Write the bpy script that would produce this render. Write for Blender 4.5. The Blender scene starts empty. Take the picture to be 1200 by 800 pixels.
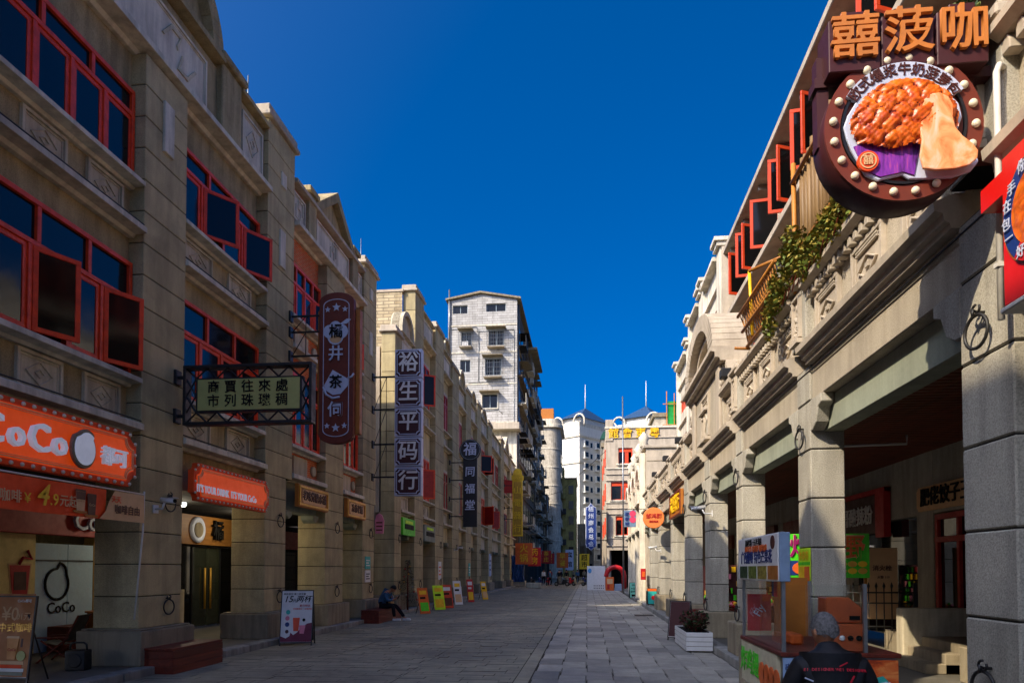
import bpy, bmesh, math, random
from mathutils import Vector, Matrix, Euler
R = math.radians
rnd = random.Random(7)
scene = bpy.context.scene
C = scene.collection

# ------------------------------------------------------------------ camera
FPX, VX, HY, PITCH, EYE = 820.0, 688.0, 667.0, R(1.7), 1.7
YAW = math.atan((VX - 600) / FPX)
PPY = HY - FPX * math.tan(PITCH)
cam_d = bpy.data.cameras.new('camera')
cam = bpy.data.objects.new('camera', cam_d); C.objects.link(cam)
cam.location = (0, 0, EYE)
cam.rotation_euler = (R(90) + PITCH, 0, YAW)
cam_d.sensor_width = 36.0; cam_d.lens = FPX / 1200 * 36
cam_d.shift_y = (PPY - 400) / 1200
cam_d.clip_start = 0.05; cam_d.clip_end = 2000
scene.camera = cam

# ------------------------------------------------------------------ sky, sun, exposure
SUN_EL, SUN_AZ = R(39), R(46)          # the light travels towards +X (SUN_AZ from +Y)
world = bpy.data.worlds.new('World'); scene.world = world; world.use_nodes = True
nt = world.node_tree; nt.nodes.clear()
sky = nt.nodes.new('ShaderNodeTexSky'); sky.sky_type = 'NISHITA'; sky.sun_disc = False
sky.sun_elevation = SUN_EL
sky.sun_rotation = SUN_AZ + math.pi
sky.altitude = 0; sky.air_density = 0.45; sky.dust_density = 6.0; sky.ozone_density = 8.0
hs = nt.nodes.new('ShaderNodeHueSaturation'); hs.inputs['Saturation'].default_value = 1.4
bg = nt.nodes.new('ShaderNodeBackground'); bg.inputs['Strength'].default_value = 0.108
ow = nt.nodes.new('ShaderNodeOutputWorld')
nt.links.new(sky.outputs[0], hs.inputs['Color']); nt.links.new(hs.outputs[0], bg.inputs[0]); nt.links.new(bg.outputs[0], ow.inputs[0])
sd = bpy.data.lights.new('sun', 'SUN'); sd.energy = 2.45; sd.angle = R(0.5); sd.color = (1.0, 0.86, 0.66)
so = bpy.data.objects.new('sun', sd); C.objects.link(so)
ldir = Vector((math.sin(SUN_AZ) * math.cos(SUN_EL), math.cos(SUN_AZ) * math.cos(SUN_EL), -math.sin(SUN_EL)))
so.rotation_euler = ldir.to_track_quat('-Z', 'Y').to_euler()
so.location = (-30, -30, 60)
scene.view_settings.view_transform = 'Standard'; scene.view_settings.look = 'None'
scene.view_settings.exposure = 1.42; scene.view_settings.gamma = 1
scene.view_settings.use_curve_mapping = False
scene.render.engine = 'CYCLES'
scene.cycles.max_bounces = 8; scene.cycles.diffuse_bounces = 6

# ------------------------------------------------------------------ objects
W = {}
def reg(o, at):
    W[o.name] = Vector(at); return o
def thing(name, label, cat, loc=(0, 0, 0), group=None, local=False, rot=0.0):
    o = bpy.data.objects.new(name, None); C.objects.link(o)
    o.empty_display_size = 0.2
    o.location = loc; o.rotation_euler = (0, 0, rot)
    o['label'] = label; o['category'] = cat
    if group: o['group'] = group
    return reg(o, (0, 0, 0) if local else loc)
def part(name, mesh, parent, at=(0, 0, 0), rot=None, label=None, kind=None):
    """mesh coordinates are relative to `at`; `at` is in world axes (or in the thing's own axes when the thing is local)"""
    o = bpy.data.objects.new(name, mesh); C.objects.link(o)
    o.parent = parent; o.location = Vector(at) - W[parent.name]
    if rot: o.rotation_euler = rot
    if label: o['label'] = label
    if kind: o['kind'] = kind
    return reg(o, at)
def solo(name, mesh, label, cat, at=(0, 0, 0), group=None, rot=None):
    o = bpy.data.objects.new(name, mesh); C.objects.link(o); o.location = at
    if rot: o.rotation_euler = rot
    o['label'] = label; o['category'] = cat
    if group: o['group'] = group
    return reg(o, at)
def struct(name, mesh, at=(0, 0, 0), parent=None):
    o = bpy.data.objects.new(name, mesh); C.objects.link(o); o.location = at
    o['kind'] = 'structure'
    return reg(o, at)
def dup(root, loc, rot=None, label=None, group=None, cat=None):
    r = root.copy(); C.objects.link(r); r.location = loc
    if rot is not None: r.rotation_euler = (0, 0, rot)
    if label: r['label'] = label
    if group: r['group'] = group
    for ch in root.children:
        c = ch.copy(); C.objects.link(c); c.parent = r
        for g in ch.children:
            d = g.copy(); C.objects.link(d); d.parent = c
    return r

# ------------------------------------------------------------------ mesh building
class Fr:
    """frame: local (u, v, w) -> world; 'L' left facade (u=Y, v=Z, w=+X), 'R' right facade (w=-X), 'F' facing the camera (u=X, v=Z, w=-Y), 'N' plain xyz"""
    def __init__(s, kind, d=0.0): s.k = kind; s.d = d
    def __call__(s, u, v, w):
        if s.k == 'L': return (s.d + w, u, v)
        if s.k == 'R': return (s.d - w, u, v)
        if s.k == 'F': return (u, s.d - w, v)
        return (u, v, w)
    @property
    def flip(s): return s.k in ('R',)
N = Fr('N')
class MB:
    def __init__(s, fr=N): s.v = []; s.f = []; s.m = []; s.fr = fr; s.sm = set()
    def add(s, vs, fs, mi=0, smooth=False, raw=False):
        b = len(s.v)
        s.v += [tuple(p) if raw else s.fr(*p) for p in vs]
        for f in fs:
            if smooth: s.sm.add(len(s.f))
            s.f.append(tuple(b + i for i in f)); s.m.append(mi)
        return s
    def box(s, u0, u1, v0, v1, w0, w1, mi=0):
        vs = [(u0, v0, w0), (u1, v0, w0), (u1, v1, w0), (u0, v1, w0), (u0, v0, w1), (u1, v0, w1), (u1, v1, w1), (u0, v1, w1)]
        return s.add(vs, [(0, 3, 2, 1), (4, 5, 6, 7), (0, 1, 5, 4), (1, 2, 6, 5), (2, 3, 7, 6), (3, 0, 4, 7)], mi)
    def cbox(s, u0, u1, v0, v1, w0, w1, c=0.01, mi=0):
        """box with all front (w1) edges chamfered"""
        vs = [(u0, v0, w0), (u1, v0, w0), (u1, v1, w0), (u0, v1, w0), (u0, v0, w1 - c), (u1, v0, w1 - c), (u1, v1, w1 - c), (u0, v1, w1 - c),
              (u0 + c, v0 + c, w1), (u1 - c, v0 + c, w1), (u1 - c, v1 - c, w1), (u0 + c, v1 - c, w1)]
        return s.add(vs, [(0, 3, 2, 1), (8, 9, 10, 11), (0, 1, 5, 4), (1, 2, 6, 5), (2, 3, 7, 6), (3, 0, 4, 7), (4, 5, 9, 8), (5, 6, 10, 9), (6, 7, 11, 10), (7, 4, 8, 11)], mi)
    def ring(s, u0, u1, v0, v1, t, w0, w1, mi=0):
        s.box(u0, u1, v0, v0 + t, w0, w1, mi); s.box(u0, u1, v1 - t, v1, w0, w1, mi)
        s.box(u0, u0 + t, v0 + t, v1 - t, w0, w1, mi); return s.box(u1 - t, u1, v0 + t, v1 - t, w0, w1, mi)
    def prism(s, poly, w0, w1, mi=0, smooth=False):
        n = len(poly)
        vs = [(u, v, w0) for u, v in poly] + [(u, v, w1) for u, v in poly]
        s.add(vs, [tuple(range(n))[::-1], tuple(range(n, 2 * n))], mi)
        b = len(s.v) - 2 * n
        for i in range(n):
            j = (i + 1) % n
            if smooth: s.sm.add(len(s.f))
            s.f.append((b + i, b + j, b + n + j, b + n + i)); s.m.append(mi)
        return s
    def band(s, outer, inner, w0, w1, mi=0):
        """closed or open ring between two equal-length polylines, extruded"""
        for i in range(len(outer) - 1):
            q = [outer[i], outer[i + 1], inner[i + 1], inner[i]]
            s.prism(q, w0, w1, mi)
        return s
    def profile(s, prof, u0, u1, mi=0):
        """extrude a (v, w) profile along u"""
        n = len(prof)
        vs = [(u0, v, w) for v, w in prof] + [(u1, v, w) for v, w in prof]
        fs = [tuple(range(n)), tuple(range(n, 2 * n))[::-1]] + [(i, n + i, n + (i + 1) % n, (i + 1) % n) for i in range(n)]
        return s.add(vs, fs, mi)
    def tube(s, pts, r, n=6, mi=0, caps=True, smooth=True):
        pts = [Vector(s.fr(*p)) for p in pts]
        rs = r if isinstance(r, (list, tuple)) else [r] * len(pts)
        rings = []; up0 = None
        for i, p in enumerate(pts):
            d = (pts[min(i + 1, len(pts) - 1)] - pts[max(i - 1, 0)]).normalized()
            if up0 is None:
                up0 = Vector((0, 0, 1)) if abs(d.z) < 0.9 else Vector((1, 0, 0))
            a = d.cross(up0)
            if a.length < 1e-5: a = d.cross(Vector((0.3, 0.8, 0.1)))
            a.normalize(); b = a.cross(d).normalized(); up0 = b
            rings.append([p + (a * math.cos(2 * math.pi * k / n) + b * math.sin(2 * math.pi * k / n)) * rs[i] for k in range(n)])
        base = len(s.v)
        for rg in rings: s.v += [tuple(q) for q in rg]
        for i in range(len(rings) - 1):
            for k in range(n):
                if smooth: s.sm.add(len(s.f))
                s.f.append((base + i * n + k, base + i * n + (k + 1) % n, base + (i + 1) * n + (k + 1) % n, base + (i + 1) * n + k)); s.m.append(mi)
        if caps:
            s.f.append(tuple(base + k for k in range(n))[::-1]); s.m.append(mi)
            e = base + (len(rings) - 1) * n
            s.f.append(tuple(e + k for k in range(n))); s.m.append(mi)
        return s
    def lathe(s, prof, c=(0, 0, 0), n=16, mi=0, axis='z'):
        """prof = [(r, h)...] revolved about the frame's third axis ('z') through c, in frame coordinates"""
        vs = []
        for r, h in prof:
            for k in range(n):
                a = 2 * math.pi * k / n
                vs.append((c[0] + r * math.cos(a), c[1] + r * math.sin(a), c[2] + h))
        fs = []
        for i in range(len(prof) - 1):
            for k in range(n):
                fs.append((i * n + k, i * n + (k + 1) % n, (i + 1) * n + (k + 1) % n, (i + 1) * n + k))
        s.add(vs, fs, mi, smooth=True)
        b = len(s.v) - len(vs)
        s.f.append(tuple(b + k for k in range(n))[::-1]); s.m.append(mi)
        e = b + (len(prof) - 1) * n
        s.f.append(tuple(e + k for k in range(n))); s.m.append(mi)
        return s
    def ball(s, c, r, n=10, mi=0, sq=(1, 1, 1)):
        m = max(4, n // 2)
        vs = []; fs = []
        for i in range(m + 1):
            t = math.pi * i / m
            for k in range(n):
                a = 2 * math.pi * k / n
                vs.append((c[0] + r * sq[0] * math.sin(t) * math.cos(a), c[1] + r * sq[1] * math.sin(t) * math.sin(a), c[2] + r * sq[2] * math.cos(t)))
        for i in range(m):
            for k in range(n):
                fs.append((i * n + k, (i + 1) * n + k, (i + 1) * n + (k + 1) % n, i * n + (k + 1) % n))
        return s.add(vs, fs, mi, smooth=True)
    def mesh(s, mats, name='mesh', bevel=0.0, seg=1, recalc=True):
        me = bpy.data.meshes.new(name)
        me.from_pydata(s.v, [], s.f)
        for m in (mats if isinstance(mats, (list, tuple)) else [mats]): me.materials.append(m)
        me.polygons.foreach_set('material_index', s.m)
        sm = [False] * len(s.f)
        for i in s.sm: sm[i] = True
        me.polygons.foreach_set('use_smooth', sm)
        if recalc or bevel:
            bm = bmesh.new(); bm.from_mesh(me)
            bmesh.ops.recalc_face_normals(bm, faces=bm.faces)
            if bevel:
                ed = [e for e in bm.edges if len(e.link_faces) == 2 and e.calc_face_angle(0) > 0.7]
                bmesh.ops.bevel(bm, geom=ed, offset=bevel, segments=seg, affect='EDGES', profile=0.6, clamp_overlap=True)
            bm.to_mesh(me); bm.free()
        me.update()
        return me

# text: collected, converted to meshes once at the end
TEXTS = []
def text(body, size, parent, at, facing, mat, depth=0.01, bold=0.0, name='lettering', align='CENTER', sx=1.0, tilt=0.0, shear=0.0, res=2, label=None, spacing=1.0):
    """facing: 'F' camera, 'L' on the left facade (reads looking at -X), 'R' on the right facade; or an Euler"""
    c = bpy.data.curves.new('lettering', 'FONT'); c.body = body; c.size = size; c.extrude = depth / 2
    c.offset = min(bold, size * .011); c.align_x = align; c.align_y = 'CENTER'; c.resolution_u = res; c.shear = shear; c.space_character = spacing
    o = bpy.data.objects.new(name, c); C.objects.link(o)
    rot = {'F': (R(90), 0, 0), 'L': (R(90), 0, R(90)), 'R': (R(90), 0, R(-90))}.get(facing, facing)
    m = Euler(rot).to_matrix() @ Matrix.Rotation(tilt, 3, 'Z')
    o.rotation_euler = m.to_euler(); o.scale = (sx, 1, 1)
    o.parent = parent; o.location = Vector(at) - W[parent.name]
    if label: o['label'] = label
    if len(body) > 1: o['kind'] = 'stuff'
    TEXTS.append((o, mat)); return o
def finish_texts():
    dg = bpy.context.evaluated_depsgraph_get(); dg.update()
    made = []
    for o, mat in TEXTS:
        me = bpy.data.meshes.new_from_object(o.evaluated_get(dg)); me.materials.clear(); me.materials.append(mat)
        made.append(me)
    for (o, mat), me in zip(TEXTS, made):
        nm = o.name.split('.')[0]; o.name = 'old_text'
        n = bpy.data.objects.new(nm, me); C.objects.link(n)
        n.parent = o.parent; n.location = o.location; n.rotation_euler = o.rotation_euler; n.scale = o.scale
        for k in ('label', 'kind'):
            if k in o: n[k] = o[k]
        bpy.data.objects.remove(o)
# ------------------------------------------------------------------ materials
MATS = {}
def srgb(h):
    def f(c): return c / 12.92 if c <= 0.04045 else ((c + 0.055) / 1.055) ** 2.4
    return tuple(f(int(h[i:i + 2], 16) / 255) for i in (0, 2, 4)) + (1,)
def new_mat(name, rough=0.8, spec=0.4, metal=0.0):
    m = bpy.data.materials.new(name); m.use_nodes = True
    b = m.node_tree.nodes['Principled BSDF']
    b.inputs['Roughness'].default_value = rough; b.inputs['Specular IOR Level'].default_value = spec; b.inputs['Metallic'].default_value = metal
    MATS[name] = m
    return m, m.node_tree, b
def nd(t, typ, **kw):
    n = t.nodes.new(typ)
    for k, v in kw.items():
        if k.startswith('i_'): n.inputs[k[2:].replace('_', ' ')].default_value = v
        else: setattr(n, k, v)
    return n
def ramp(t, src, stops):
    r = nd(t, 'ShaderNodeValToRGB'); e = r.color_ramp.elements
    while len(e) < len(stops): e.new(0.5)
    for x, (p, c) in zip(e, stops):
        x.position = p; x.color = c if len(c) == 4 else tuple(c) + (1,)
    t.links.new(src, r.inputs[0]); return r.outputs[0]
def mix(t, fac, a, b, mode='MIX'):
    n = nd(t, 'ShaderNodeMix', data_type='RGBA', blend_type=mode)
    for k, v in ((0, fac), (6, a), (7, b)):
        if hasattr(v, 'is_output'): t.links.new(v, n.inputs[k])
        else: n.inputs[k].default_value = v
    return n.outputs[2]
def wpos(t, sc=(1, 1, 1), loc=(0, 0, 0)):
    g = nd(t, 'ShaderNodeNewGeometry'); mp = nd(t, 'ShaderNodeMapping'); mp.inputs['Scale'].default_value = sc; mp.inputs['Location'].default_value = loc
    t.links.new(g.outputs['Position'], mp.inputs[0]); return mp.outputs[0]
def noise(t, vec, scale, detail=4, rough=0.6, dist=0.0):
    n = nd(t, 'ShaderNodeTexNoise'); n.inputs['Scale'].default_value = scale; n.inputs['Detail'].default_value = detail; n.inputs['Roughness'].default_value = rough; n.inputs['Distortion'].default_value = dist
    t.links.new(vec, n.inputs['Vector']); return n.outputs[0]
def bump(t, b, h, strength=0.3, dist=0.01):
    n = nd(t, 'ShaderNodeBump'); n.inputs['Strength'].default_value = strength; n.inputs['Distance'].default_value = dist
    t.links.new(h, n.inputs['Height']); t.links.new(n.outputs[0], b.inputs['Normal'])
def obj_rand(t): return nd(t, 'ShaderNodeObjectInfo').outputs['Random']
def sc(c, k): return (min(c[0] * k, 1), min(c[1] * k, 1), min(c[2] * k, 1), 1)
def stone(name, base, grain=60, speck=0.5, stain=0.5, rough=0.88, vary=0.15, bumpk=0.5, streak=0.5):
    """granular washed-stone stucco: fine light/dark grains, cloudy patches, vertical rain streaks"""
    m, t, b = new_mat(name, rough, 0.25)
    v = wpos(t); n1 = noise(t, v, grain, 3, 0.7); n2 = noise(t, v, 1.3, 5, 0.65, 0.4)
    vs = wpos(t, (3.2, 3.2, 0.35)); n3 = noise(t, vs, 1.4, 5, 0.6)
    c = mix(t, 1.0, base, ramp(t, n1, [(0.3, (1 - speck * .7,) * 3), (0.5, (1, 1, 1)), (0.72, (1 + speck * .5,) * 3)]), 'MULTIPLY')
    c = mix(t, 1.0, c, ramp(t, n2, [(0.3, (1 - stain * .5, 1 - stain * .5, 1 - stain * .53)), (0.6, (1.05, 1.04, 1.0))]), 'MULTIPLY')
    c = mix(t, streak, c, mix(t, 1.0, c, ramp(t, n3, [(0.38, (0.42, 0.41, 0.4)), (0.58, (1.05, 1.05, 1.05))]), 'MULTIPLY'))
    rn = obj_rand(t)
    c = mix(t, 1.0, c, ramp(t, rn, [(0, (1 - vary,) * 3), (1, (1 + vary * .6,) * 3)]), 'MULTIPLY')
    t.links.new(c, b.inputs['Base Color']); bump(t, b, n1, bumpk, 0.006)
    return m
def plain(name, hexc, rough=0.5, spec=0.4, metal=0.0, wear=0.12, sc_=6.0, bumpk=0.0, emit=0.0):
    m, t, b = new_mat(name, rough, spec, metal)
    base = srgb(hexc); n = noise(t, wpos(t), sc_, 5, 0.65)
    c = mix(t, 1.0, base, ramp(t, n, [(0.3, (1 - wear * 1.6,) * 3), (0.65, (1 + wear * .6,) * 3)]), 'MULTIPLY')
    t.links.new(c, b.inputs['Base Color'])
    rr = ramp(t, n, [(0.3, (min(rough + .15, 1),) * 3), (0.7, (max(rough - .1, 0.05),) * 3)]); t.links.new(rr, b.inputs['Roughness'])
    if bumpk: bump(t, b, n, bumpk, 0.01)
    if emit:
        t.links.new(c, b.inputs['Emission Color']); b.inputs['Emission Strength'].default_value = emit
    return m
def glass(name, hexc, rough=0.04, spec=0.6, wob=0.15):
    m, t, b = new_mat(name, rough, spec)
    n = noise(t, wpos(t), 0.8, 2, 0.5)
    base = srgb(hexc)
    c = mix(t, 1.0, base, ramp(t, obj_rand(t), [(0, (0.5, 0.5, 0.5)), (1, (1.4, 1.4, 1.4))]), 'MULTIPLY')
    t.links.new(c, b.inputs['Base Color']); bump(t, b, n, wob, 0.02)
    return m
def wood(name, hexc, hex2, axis='x', scale=1.0, rough=0.55, vary=0.15):
    m, t, b = new_mat(name, rough, 0.35)
    s_ = {'x': (0.6, 9, 9), 'y': (9, 0.6, 9), 'z': (9, 9, 0.6)}[axis]
    n = noise(t, wpos(t, tuple(k * scale for k in s_)), 2.2, 6, 0.65, 0.6)
    c = ramp(t, n, [(0.28, srgb(hex2)), (0.7, srgb(hexc))])
    c = mix(t, 1.0, c, ramp(t, obj_rand(t), [(0, (1 - vary,) * 3), (1, (1 + vary,) * 3)]), 'MULTIPLY')
    t.links.new(c, b.inputs['Base Color']); bump(t, b, n, 0.25, 0.004)
    return m
def bricks(name, c1, c2, mortar, axis='yz', bw=0.24, bh=0.075, msz=0.012, stain=0.4, rough=0.85, bumpk=0.5):
    m, t, b = new_mat(name, rough, 0.25)
    g = nd(t, 'ShaderNodeNewGeometry'); sp = nd(t, 'ShaderNodeSeparateXYZ'); cb = nd(t, 'ShaderNodeCombineXYZ')
    t.links.new(g.outputs['Position'], sp.inputs[0])
    t.links.new(sp.outputs['Y' if axis == 'yz' else 'X'], cb.inputs[0]); t.links.new(sp.outputs['Z'], cb.inputs[1])
    k = nd(t, 'ShaderNodeTexBrick'); k.inputs['Scale'].default_value = 1.0
    k.inputs['Brick Width'].default_value = bw; k.inputs['Row Height'].default_value = bh; k.inputs['Mortar Size'].default_value = msz
    k.inputs['Color1'].default_value = srgb(c1); k.inputs['Color2'].default_value = srgb(c2); k.inputs['Mortar'].default_value = srgb(mortar)
    t.links.new(cb.outputs[0], k.inputs['Vector'])
    n = noise(t, wpos(t), 1.1, 5, 0.65, 0.3)
    c = mix(t, 1.0, k.outputs['Color'], ramp(t, n, [(0.3, (1 - stain * .7,) * 3), (0.62, (1.06,) * 3)]), 'MULTIPLY')
    n2 = noise(t, wpos(t, (3, 3, .35)), 1.2, 5, 0.6)
    c = mix(t, stain, c, mix(t, 1.0, c, ramp(t, n2, [(0.36, (0.45, 0.44, 0.42)), (0.56, (1, 1, 1))]), 'MULTIPLY'))
    t.links.new(c, b.inputs['Base Color'])
    inv = nd(t, 'ShaderNodeMath', operation='SUBTRACT'); inv.inputs[0].default_value = 1.0; t.links.new(k.outputs['Fac'], inv.inputs[1])
    bump(t, b, inv.outputs[0], bumpk, 0.01)
    return m
def paver_mat(name, hexc, vary=0.28, grain=90, rough=0.75):
    m, t, b = new_mat(name, rough, 0.35)
    v = wpos(t); n1 = noise(t, v, grain, 3, 0.7); n2 = noise(t, v, 0.5, 6, 0.65, 0.5); n3 = noise(t, v, 4.0, 5, 0.7)
    c = mix(t, 1.0, srgb(hexc), ramp(t, n1, [(0.3, (.72,) * 3), (0.7, (1.2,) * 3)]), 'MULTIPLY')
    c = mix(t, 1.0, c, ramp(t, n2, [(0.32, (.55, .55, .56)), (0.62, (1.15, 1.13, 1.08))]), 'MULTIPLY')
    c = mix(t, 1.0, c, ramp(t, n3, [(0.3, (.8,) * 3), (0.6, (1.05,) * 3)]), 'MULTIPLY')
    c = mix(t, 1.0, c, ramp(t, obj_rand(t), [(0, (1 - vary, 1 - vary, 1 - vary)), (1, (1 + vary, 1 + vary * .95, 1 + vary * .85))]), 'MULTIPLY')
    t.links.new(c, b.inputs['Base Color']); t.links.new(ramp(t, n2, [(0.3, (.55,) * 3), (0.7, (.85,) * 3)]), b.inputs['Roughness'])
    bump(t, b, n1, 0.3, 0.004)
    return m

M_stoneA = stone('grey_wash_stone', (0.42, 0.335, 0.18, 1), 70, 0.5, 0.65)
M_pillA = stone('pillar_stone', (0.47, 0.385, 0.21, 1), 80, 0.5, 0.6, vary=0.13, streak=0.3)
M_plinth = stone('plinth_granite', (0.29, 0.24, 0.16, 1), 120, 0.5, 0.4)
M_mortar = plain('dark_joint', '2a2823', 0.95, 0.1)
M_cream = stone('cream_trim', (0.56, 0.49, 0.35, 1), 30, 0.12, 0.45, bumpk=0.12, vary=0.08, streak=0.5)
M_white = stone('white_trim', (0.66, 0.6, 0.48, 1), 30, 0.10, 0.45, bumpk=0.1, vary=0.08, streak=0.5)
M_yellowwall = stone('yellow_cream_wall', (0.58, 0.46, 0.23, 1), 30, 0.12, 0.4, bumpk=0.12, streak=0.45)
M_red = plain('red_window_paint', 'e2400f', 0.42, 0.45, wear=0.18)
M_dred = plain('dark_red_paint', 'a01c12', 0.45, 0.45, wear=0.15)
M_glass = glass('dark_window_glass', '121212', rough=.1, spec=.38, wob=.5)
M_glass2 = glass('shop_glass', '15181a', 0.03, 0.5, 0.05)
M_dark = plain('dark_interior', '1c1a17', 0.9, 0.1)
M_room = plain('dim_room_wall', '6a5c46', 0.9, 0.2)
M_black = plain('black_metal', '151515', 0.5, 0.5)
M_iron = plain('wrought_iron', '1d1b19', 0.55, 0.5)
M_sand = stone('granular_sandstone', (0.42, 0.36, 0.27, 1), 75, 0.55, 0.35, vary=0.07, bumpk=0.6, streak=0.3)
M_sandp = stone('granular_pillar_stone', (0.40, 0.37, 0.30, 1), 75, 0.6, 0.35, vary=0.10, bumpk=0.6, streak=0.35)
M_sandt = stone('smooth_sand_trim', (0.46, 0.39, 0.30, 1), 25, 0.12, 0.35, vary=0.06, bumpk=0.12, streak=0.3)
M_sage = stone('sage_green_beam', (0.27, 0.29, 0.22, 1), 30, 0.1, 0.3, vary=0.05, bumpk=0.1, streak=0.25)
M_brickO = bricks('orange_brick', 'd85a1c', 'bd4a18', 'b98f66', 'yz', 0.2, 0.06, 0.011, 0.25)
M_brickY = bricks('pale_old_brick', 'c9b893', 'a89470', '8f8168', 'xz', 0.5, 0.14, 0.02, 0.45)
M_brickW = bricks('white_painted_brick', 'b9b6b0', 'aaa7a0', '8f8b84', 'xz', 1.1, 0.27, 0.03, 0.35)
M_slat = wood('maroon_ceiling_wood', '74351f', '4c2013', 'y', 0.5)
M_bench = wood('red_brown_bench_wood', '7a2e19', '4a1a0e', 'y', 0.6)
M_goldwood = wood('honey_wood_fascia', 'a8712c', '7c4d1b', 'x', 0.5)
M_paver = paver_mat('grey_paver', 'a7a296')
M_sett = paver_mat('dark_road_stone', 'a39c86', vary=0.2)
M_kerb = stone('kerb_granite', (0.3, 0.29, 0.26, 1), 110, 0.5, 0.5, vary=0.15)
M_joint = plain('paving_joint', '544f46', 0.95, 0.1)
M_orange = plain('orange_sign', 'e0490a', 0.45, 0.45, wear=0.06)
M_orange_lit = plain('backlit_orange_panel', 'e0490a', 0.45, 0.45, wear=0.05, emit=0.14)
M_pale_lit = plain('backlit_pale_letters', 'b9bfd0', 0.5, 0.4, wear=0.05, emit=0.12)
M_glass3 = glass('dull_window_glass', '14171b', 0.4, 0.3)
M_orange2 = plain('orange_red_banner', 'e84a14', 0.6, 0.3, wear=0.08)
M_whitep = plain('white_paint', 'd8d6d0', 0.5, 0.4, wear=0.06)
M_pale = plain('pale_blue_grey_letters', 'b9bfd0', 0.5, 0.4, wear=0.05)
M_gold = plain('gold_paint', 'c9952a', 0.35, 0.5, metal=0.3, wear=0.1)
M_maroon = plain('maroon_board', '6a2a17', 0.5, 0.4, wear=0.12)
M_maroon2 = plain('dark_plum_board', '40191a', 0.5, 0.4, wear=0.1)
M_ochre = plain('ochre_sign_edge', 'a8641c', 0.5, 0.4)
M_greeny = plain('pale_olive_panel', 'a9a862', 0.5, 0.4, wear=0.08)
M_ink = plain('black_ink', '12110f', 0.7, 0.2)
M_blackb = plain('black_lacquer', '17171a', 0.35, 0.5)
M_yellow = plain('yellow_sign', 'e6b410', 0.45, 0.4)
M_green = plain('bright_green_print', '48c81a', 0.5, 0.4)
M_lime = plain('lime_print', 'c4ee1c', 0.5, 0.4)
M_beige = plain('beige_print', 'd3a878', 0.55, 0.3, wear=0.05)
M_teal = plain('teal_print', '2fa89a', 0.5, 0.4)
M_bluep = plain('blue_sign', '17306e', 0.45, 0.4)
M_redp = plain('red_print', 'b3161a', 0.45, 0.4)
M_pink = plain('pink_print', 'd87a8c', 0.5, 0.4)
M_cup = plain('coffee_brown_print', '4a1d12', 0.5, 0.4)
M_steel = plain('brushed_steel', '8b8d8c', 0.35, 0.5, metal=0.8)
M_pipe = plain('white_pvc_pipe', 'cfc9bb', 0.45, 0.4)
M_bamboo = wood('weathered_bamboo', '8d6f45', '5e4628', 'z', 1.2)
M_bamboo2 = wood('orange_bamboo_pole', 'b2752a', '83501a', 'z', 1.2)
M_bulb = plain('unlit_globe_bulb', 'd9cfb0', 0.25, 0.5, wear=0.04)
# ------------------------------------------------------------------ facade kit
CACHE = {}
def cached(key, fn):
    if key not in CACHE: CACHE[key] = fn()
    return CACHE[key]
def window(parent, fr, u0, u1, v0, v1, n=3, trans=0.55, w=-0.22, opens=None, mat=None, tn=None, bar=0.075, gl=None, back=True, mid=False):
    """red casement window: outer frame, mullions, a transom row of fixed panes and casement sashes below (some open)"""
    mat = mat or M_red; gl = gl or M_glass; opens = opens or {}
    key = ('win', fr.k, round(u1 - u0, 3), round(v1 - v0, 3), n, trans, tn, mat.name, bar)
    U, V = u1 - u0, v1 - v0
    tn = tn or n
    def mk():
        b = MB(Fr(fr.k, 0)); b.ring(0, U, 0, V, bar, -0.05, 0.05)
        for i in range(1, n):
            b.box(U * i / n - bar / 2, U * i / n + bar / 2, bar, (V - trans if trans else V) - (bar / 2 if trans else bar), -0.045, 0.046)
        if trans:
            b.box(bar, U - bar, V - trans - bar / 2, V - trans + bar / 2, -0.046, 0.048)
            for i in range(1, tn): b.box(U * i / tn - bar / 2, U * i / tn + bar / 2, V - trans + bar / 2, V - bar, -0.045, 0.045)
        return b.mesh(mat, 'window_frame', bevel=0.006)
    wo = part('window', cached(key, mk), parent, fr(u0, v0, w))
    def pane(a, c, e, f):
        k2 = ('pane', fr.k, round(c - a, 3), round(f - e, 3), gl.name)
        me = cached(k2, lambda: MB(Fr(fr.k, 0)).box(0, c - a, 0, f - e, -0.006, 0.006).mesh(gl, 'pane'))
        part('pane', me, wo, fr(u0 + a, v0 + e, w - 0.012))
    if trans:
        for i in range(tn): pane(U * i / tn + bar / 2, U * (i + 1) / tn - bar / 2, V - trans + bar / 2, V - bar)
    hgt = (V - trans - bar / 2 if trans else V - bar) - bar
    sw = U / n - bar
    def mks(sgn):
        b = MB(Fr(fr.k, 0)); x0, x1 = (0, sw) if sgn > 0 else (-sw, 0)
        b.ring(x0, x1, 0, hgt, 0.07, -0.02, 0.02)
        b.box(x0 + .07, x1 - .07, .07, hgt - .07, -0.006, 0.006, 1)
        if mid: b.box(x0 + .055, x1 - .055, hgt * .62, hgt * .62 + .035, -0.018, 0.018)
        return b.mesh([mat, gl], 'sash', bevel=0.004)
    sg = 1 if fr.k == 'L' else -1
    for i in range(n):
        a = opens.get(i, 0); sgn = -1 if a < 0 else 1
        me = cached(('sash', fr.k, round(sw, 3), round(hgt, 3), sgn, mat.name, gl.name, mid), lambda: mks(sgn))
        hu = u0 + (U * i / n + bar / 2 if sgn > 0 else U * (i + 1) / n - bar / 2)
        ang = -R(abs(a)) * sgn * sg
        part('sash', me, wo, fr(hu, v0 + bar, w + (0.04 if a else 0.0)), rot=(0, 0, ang) if a else None)
    return wo
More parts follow.
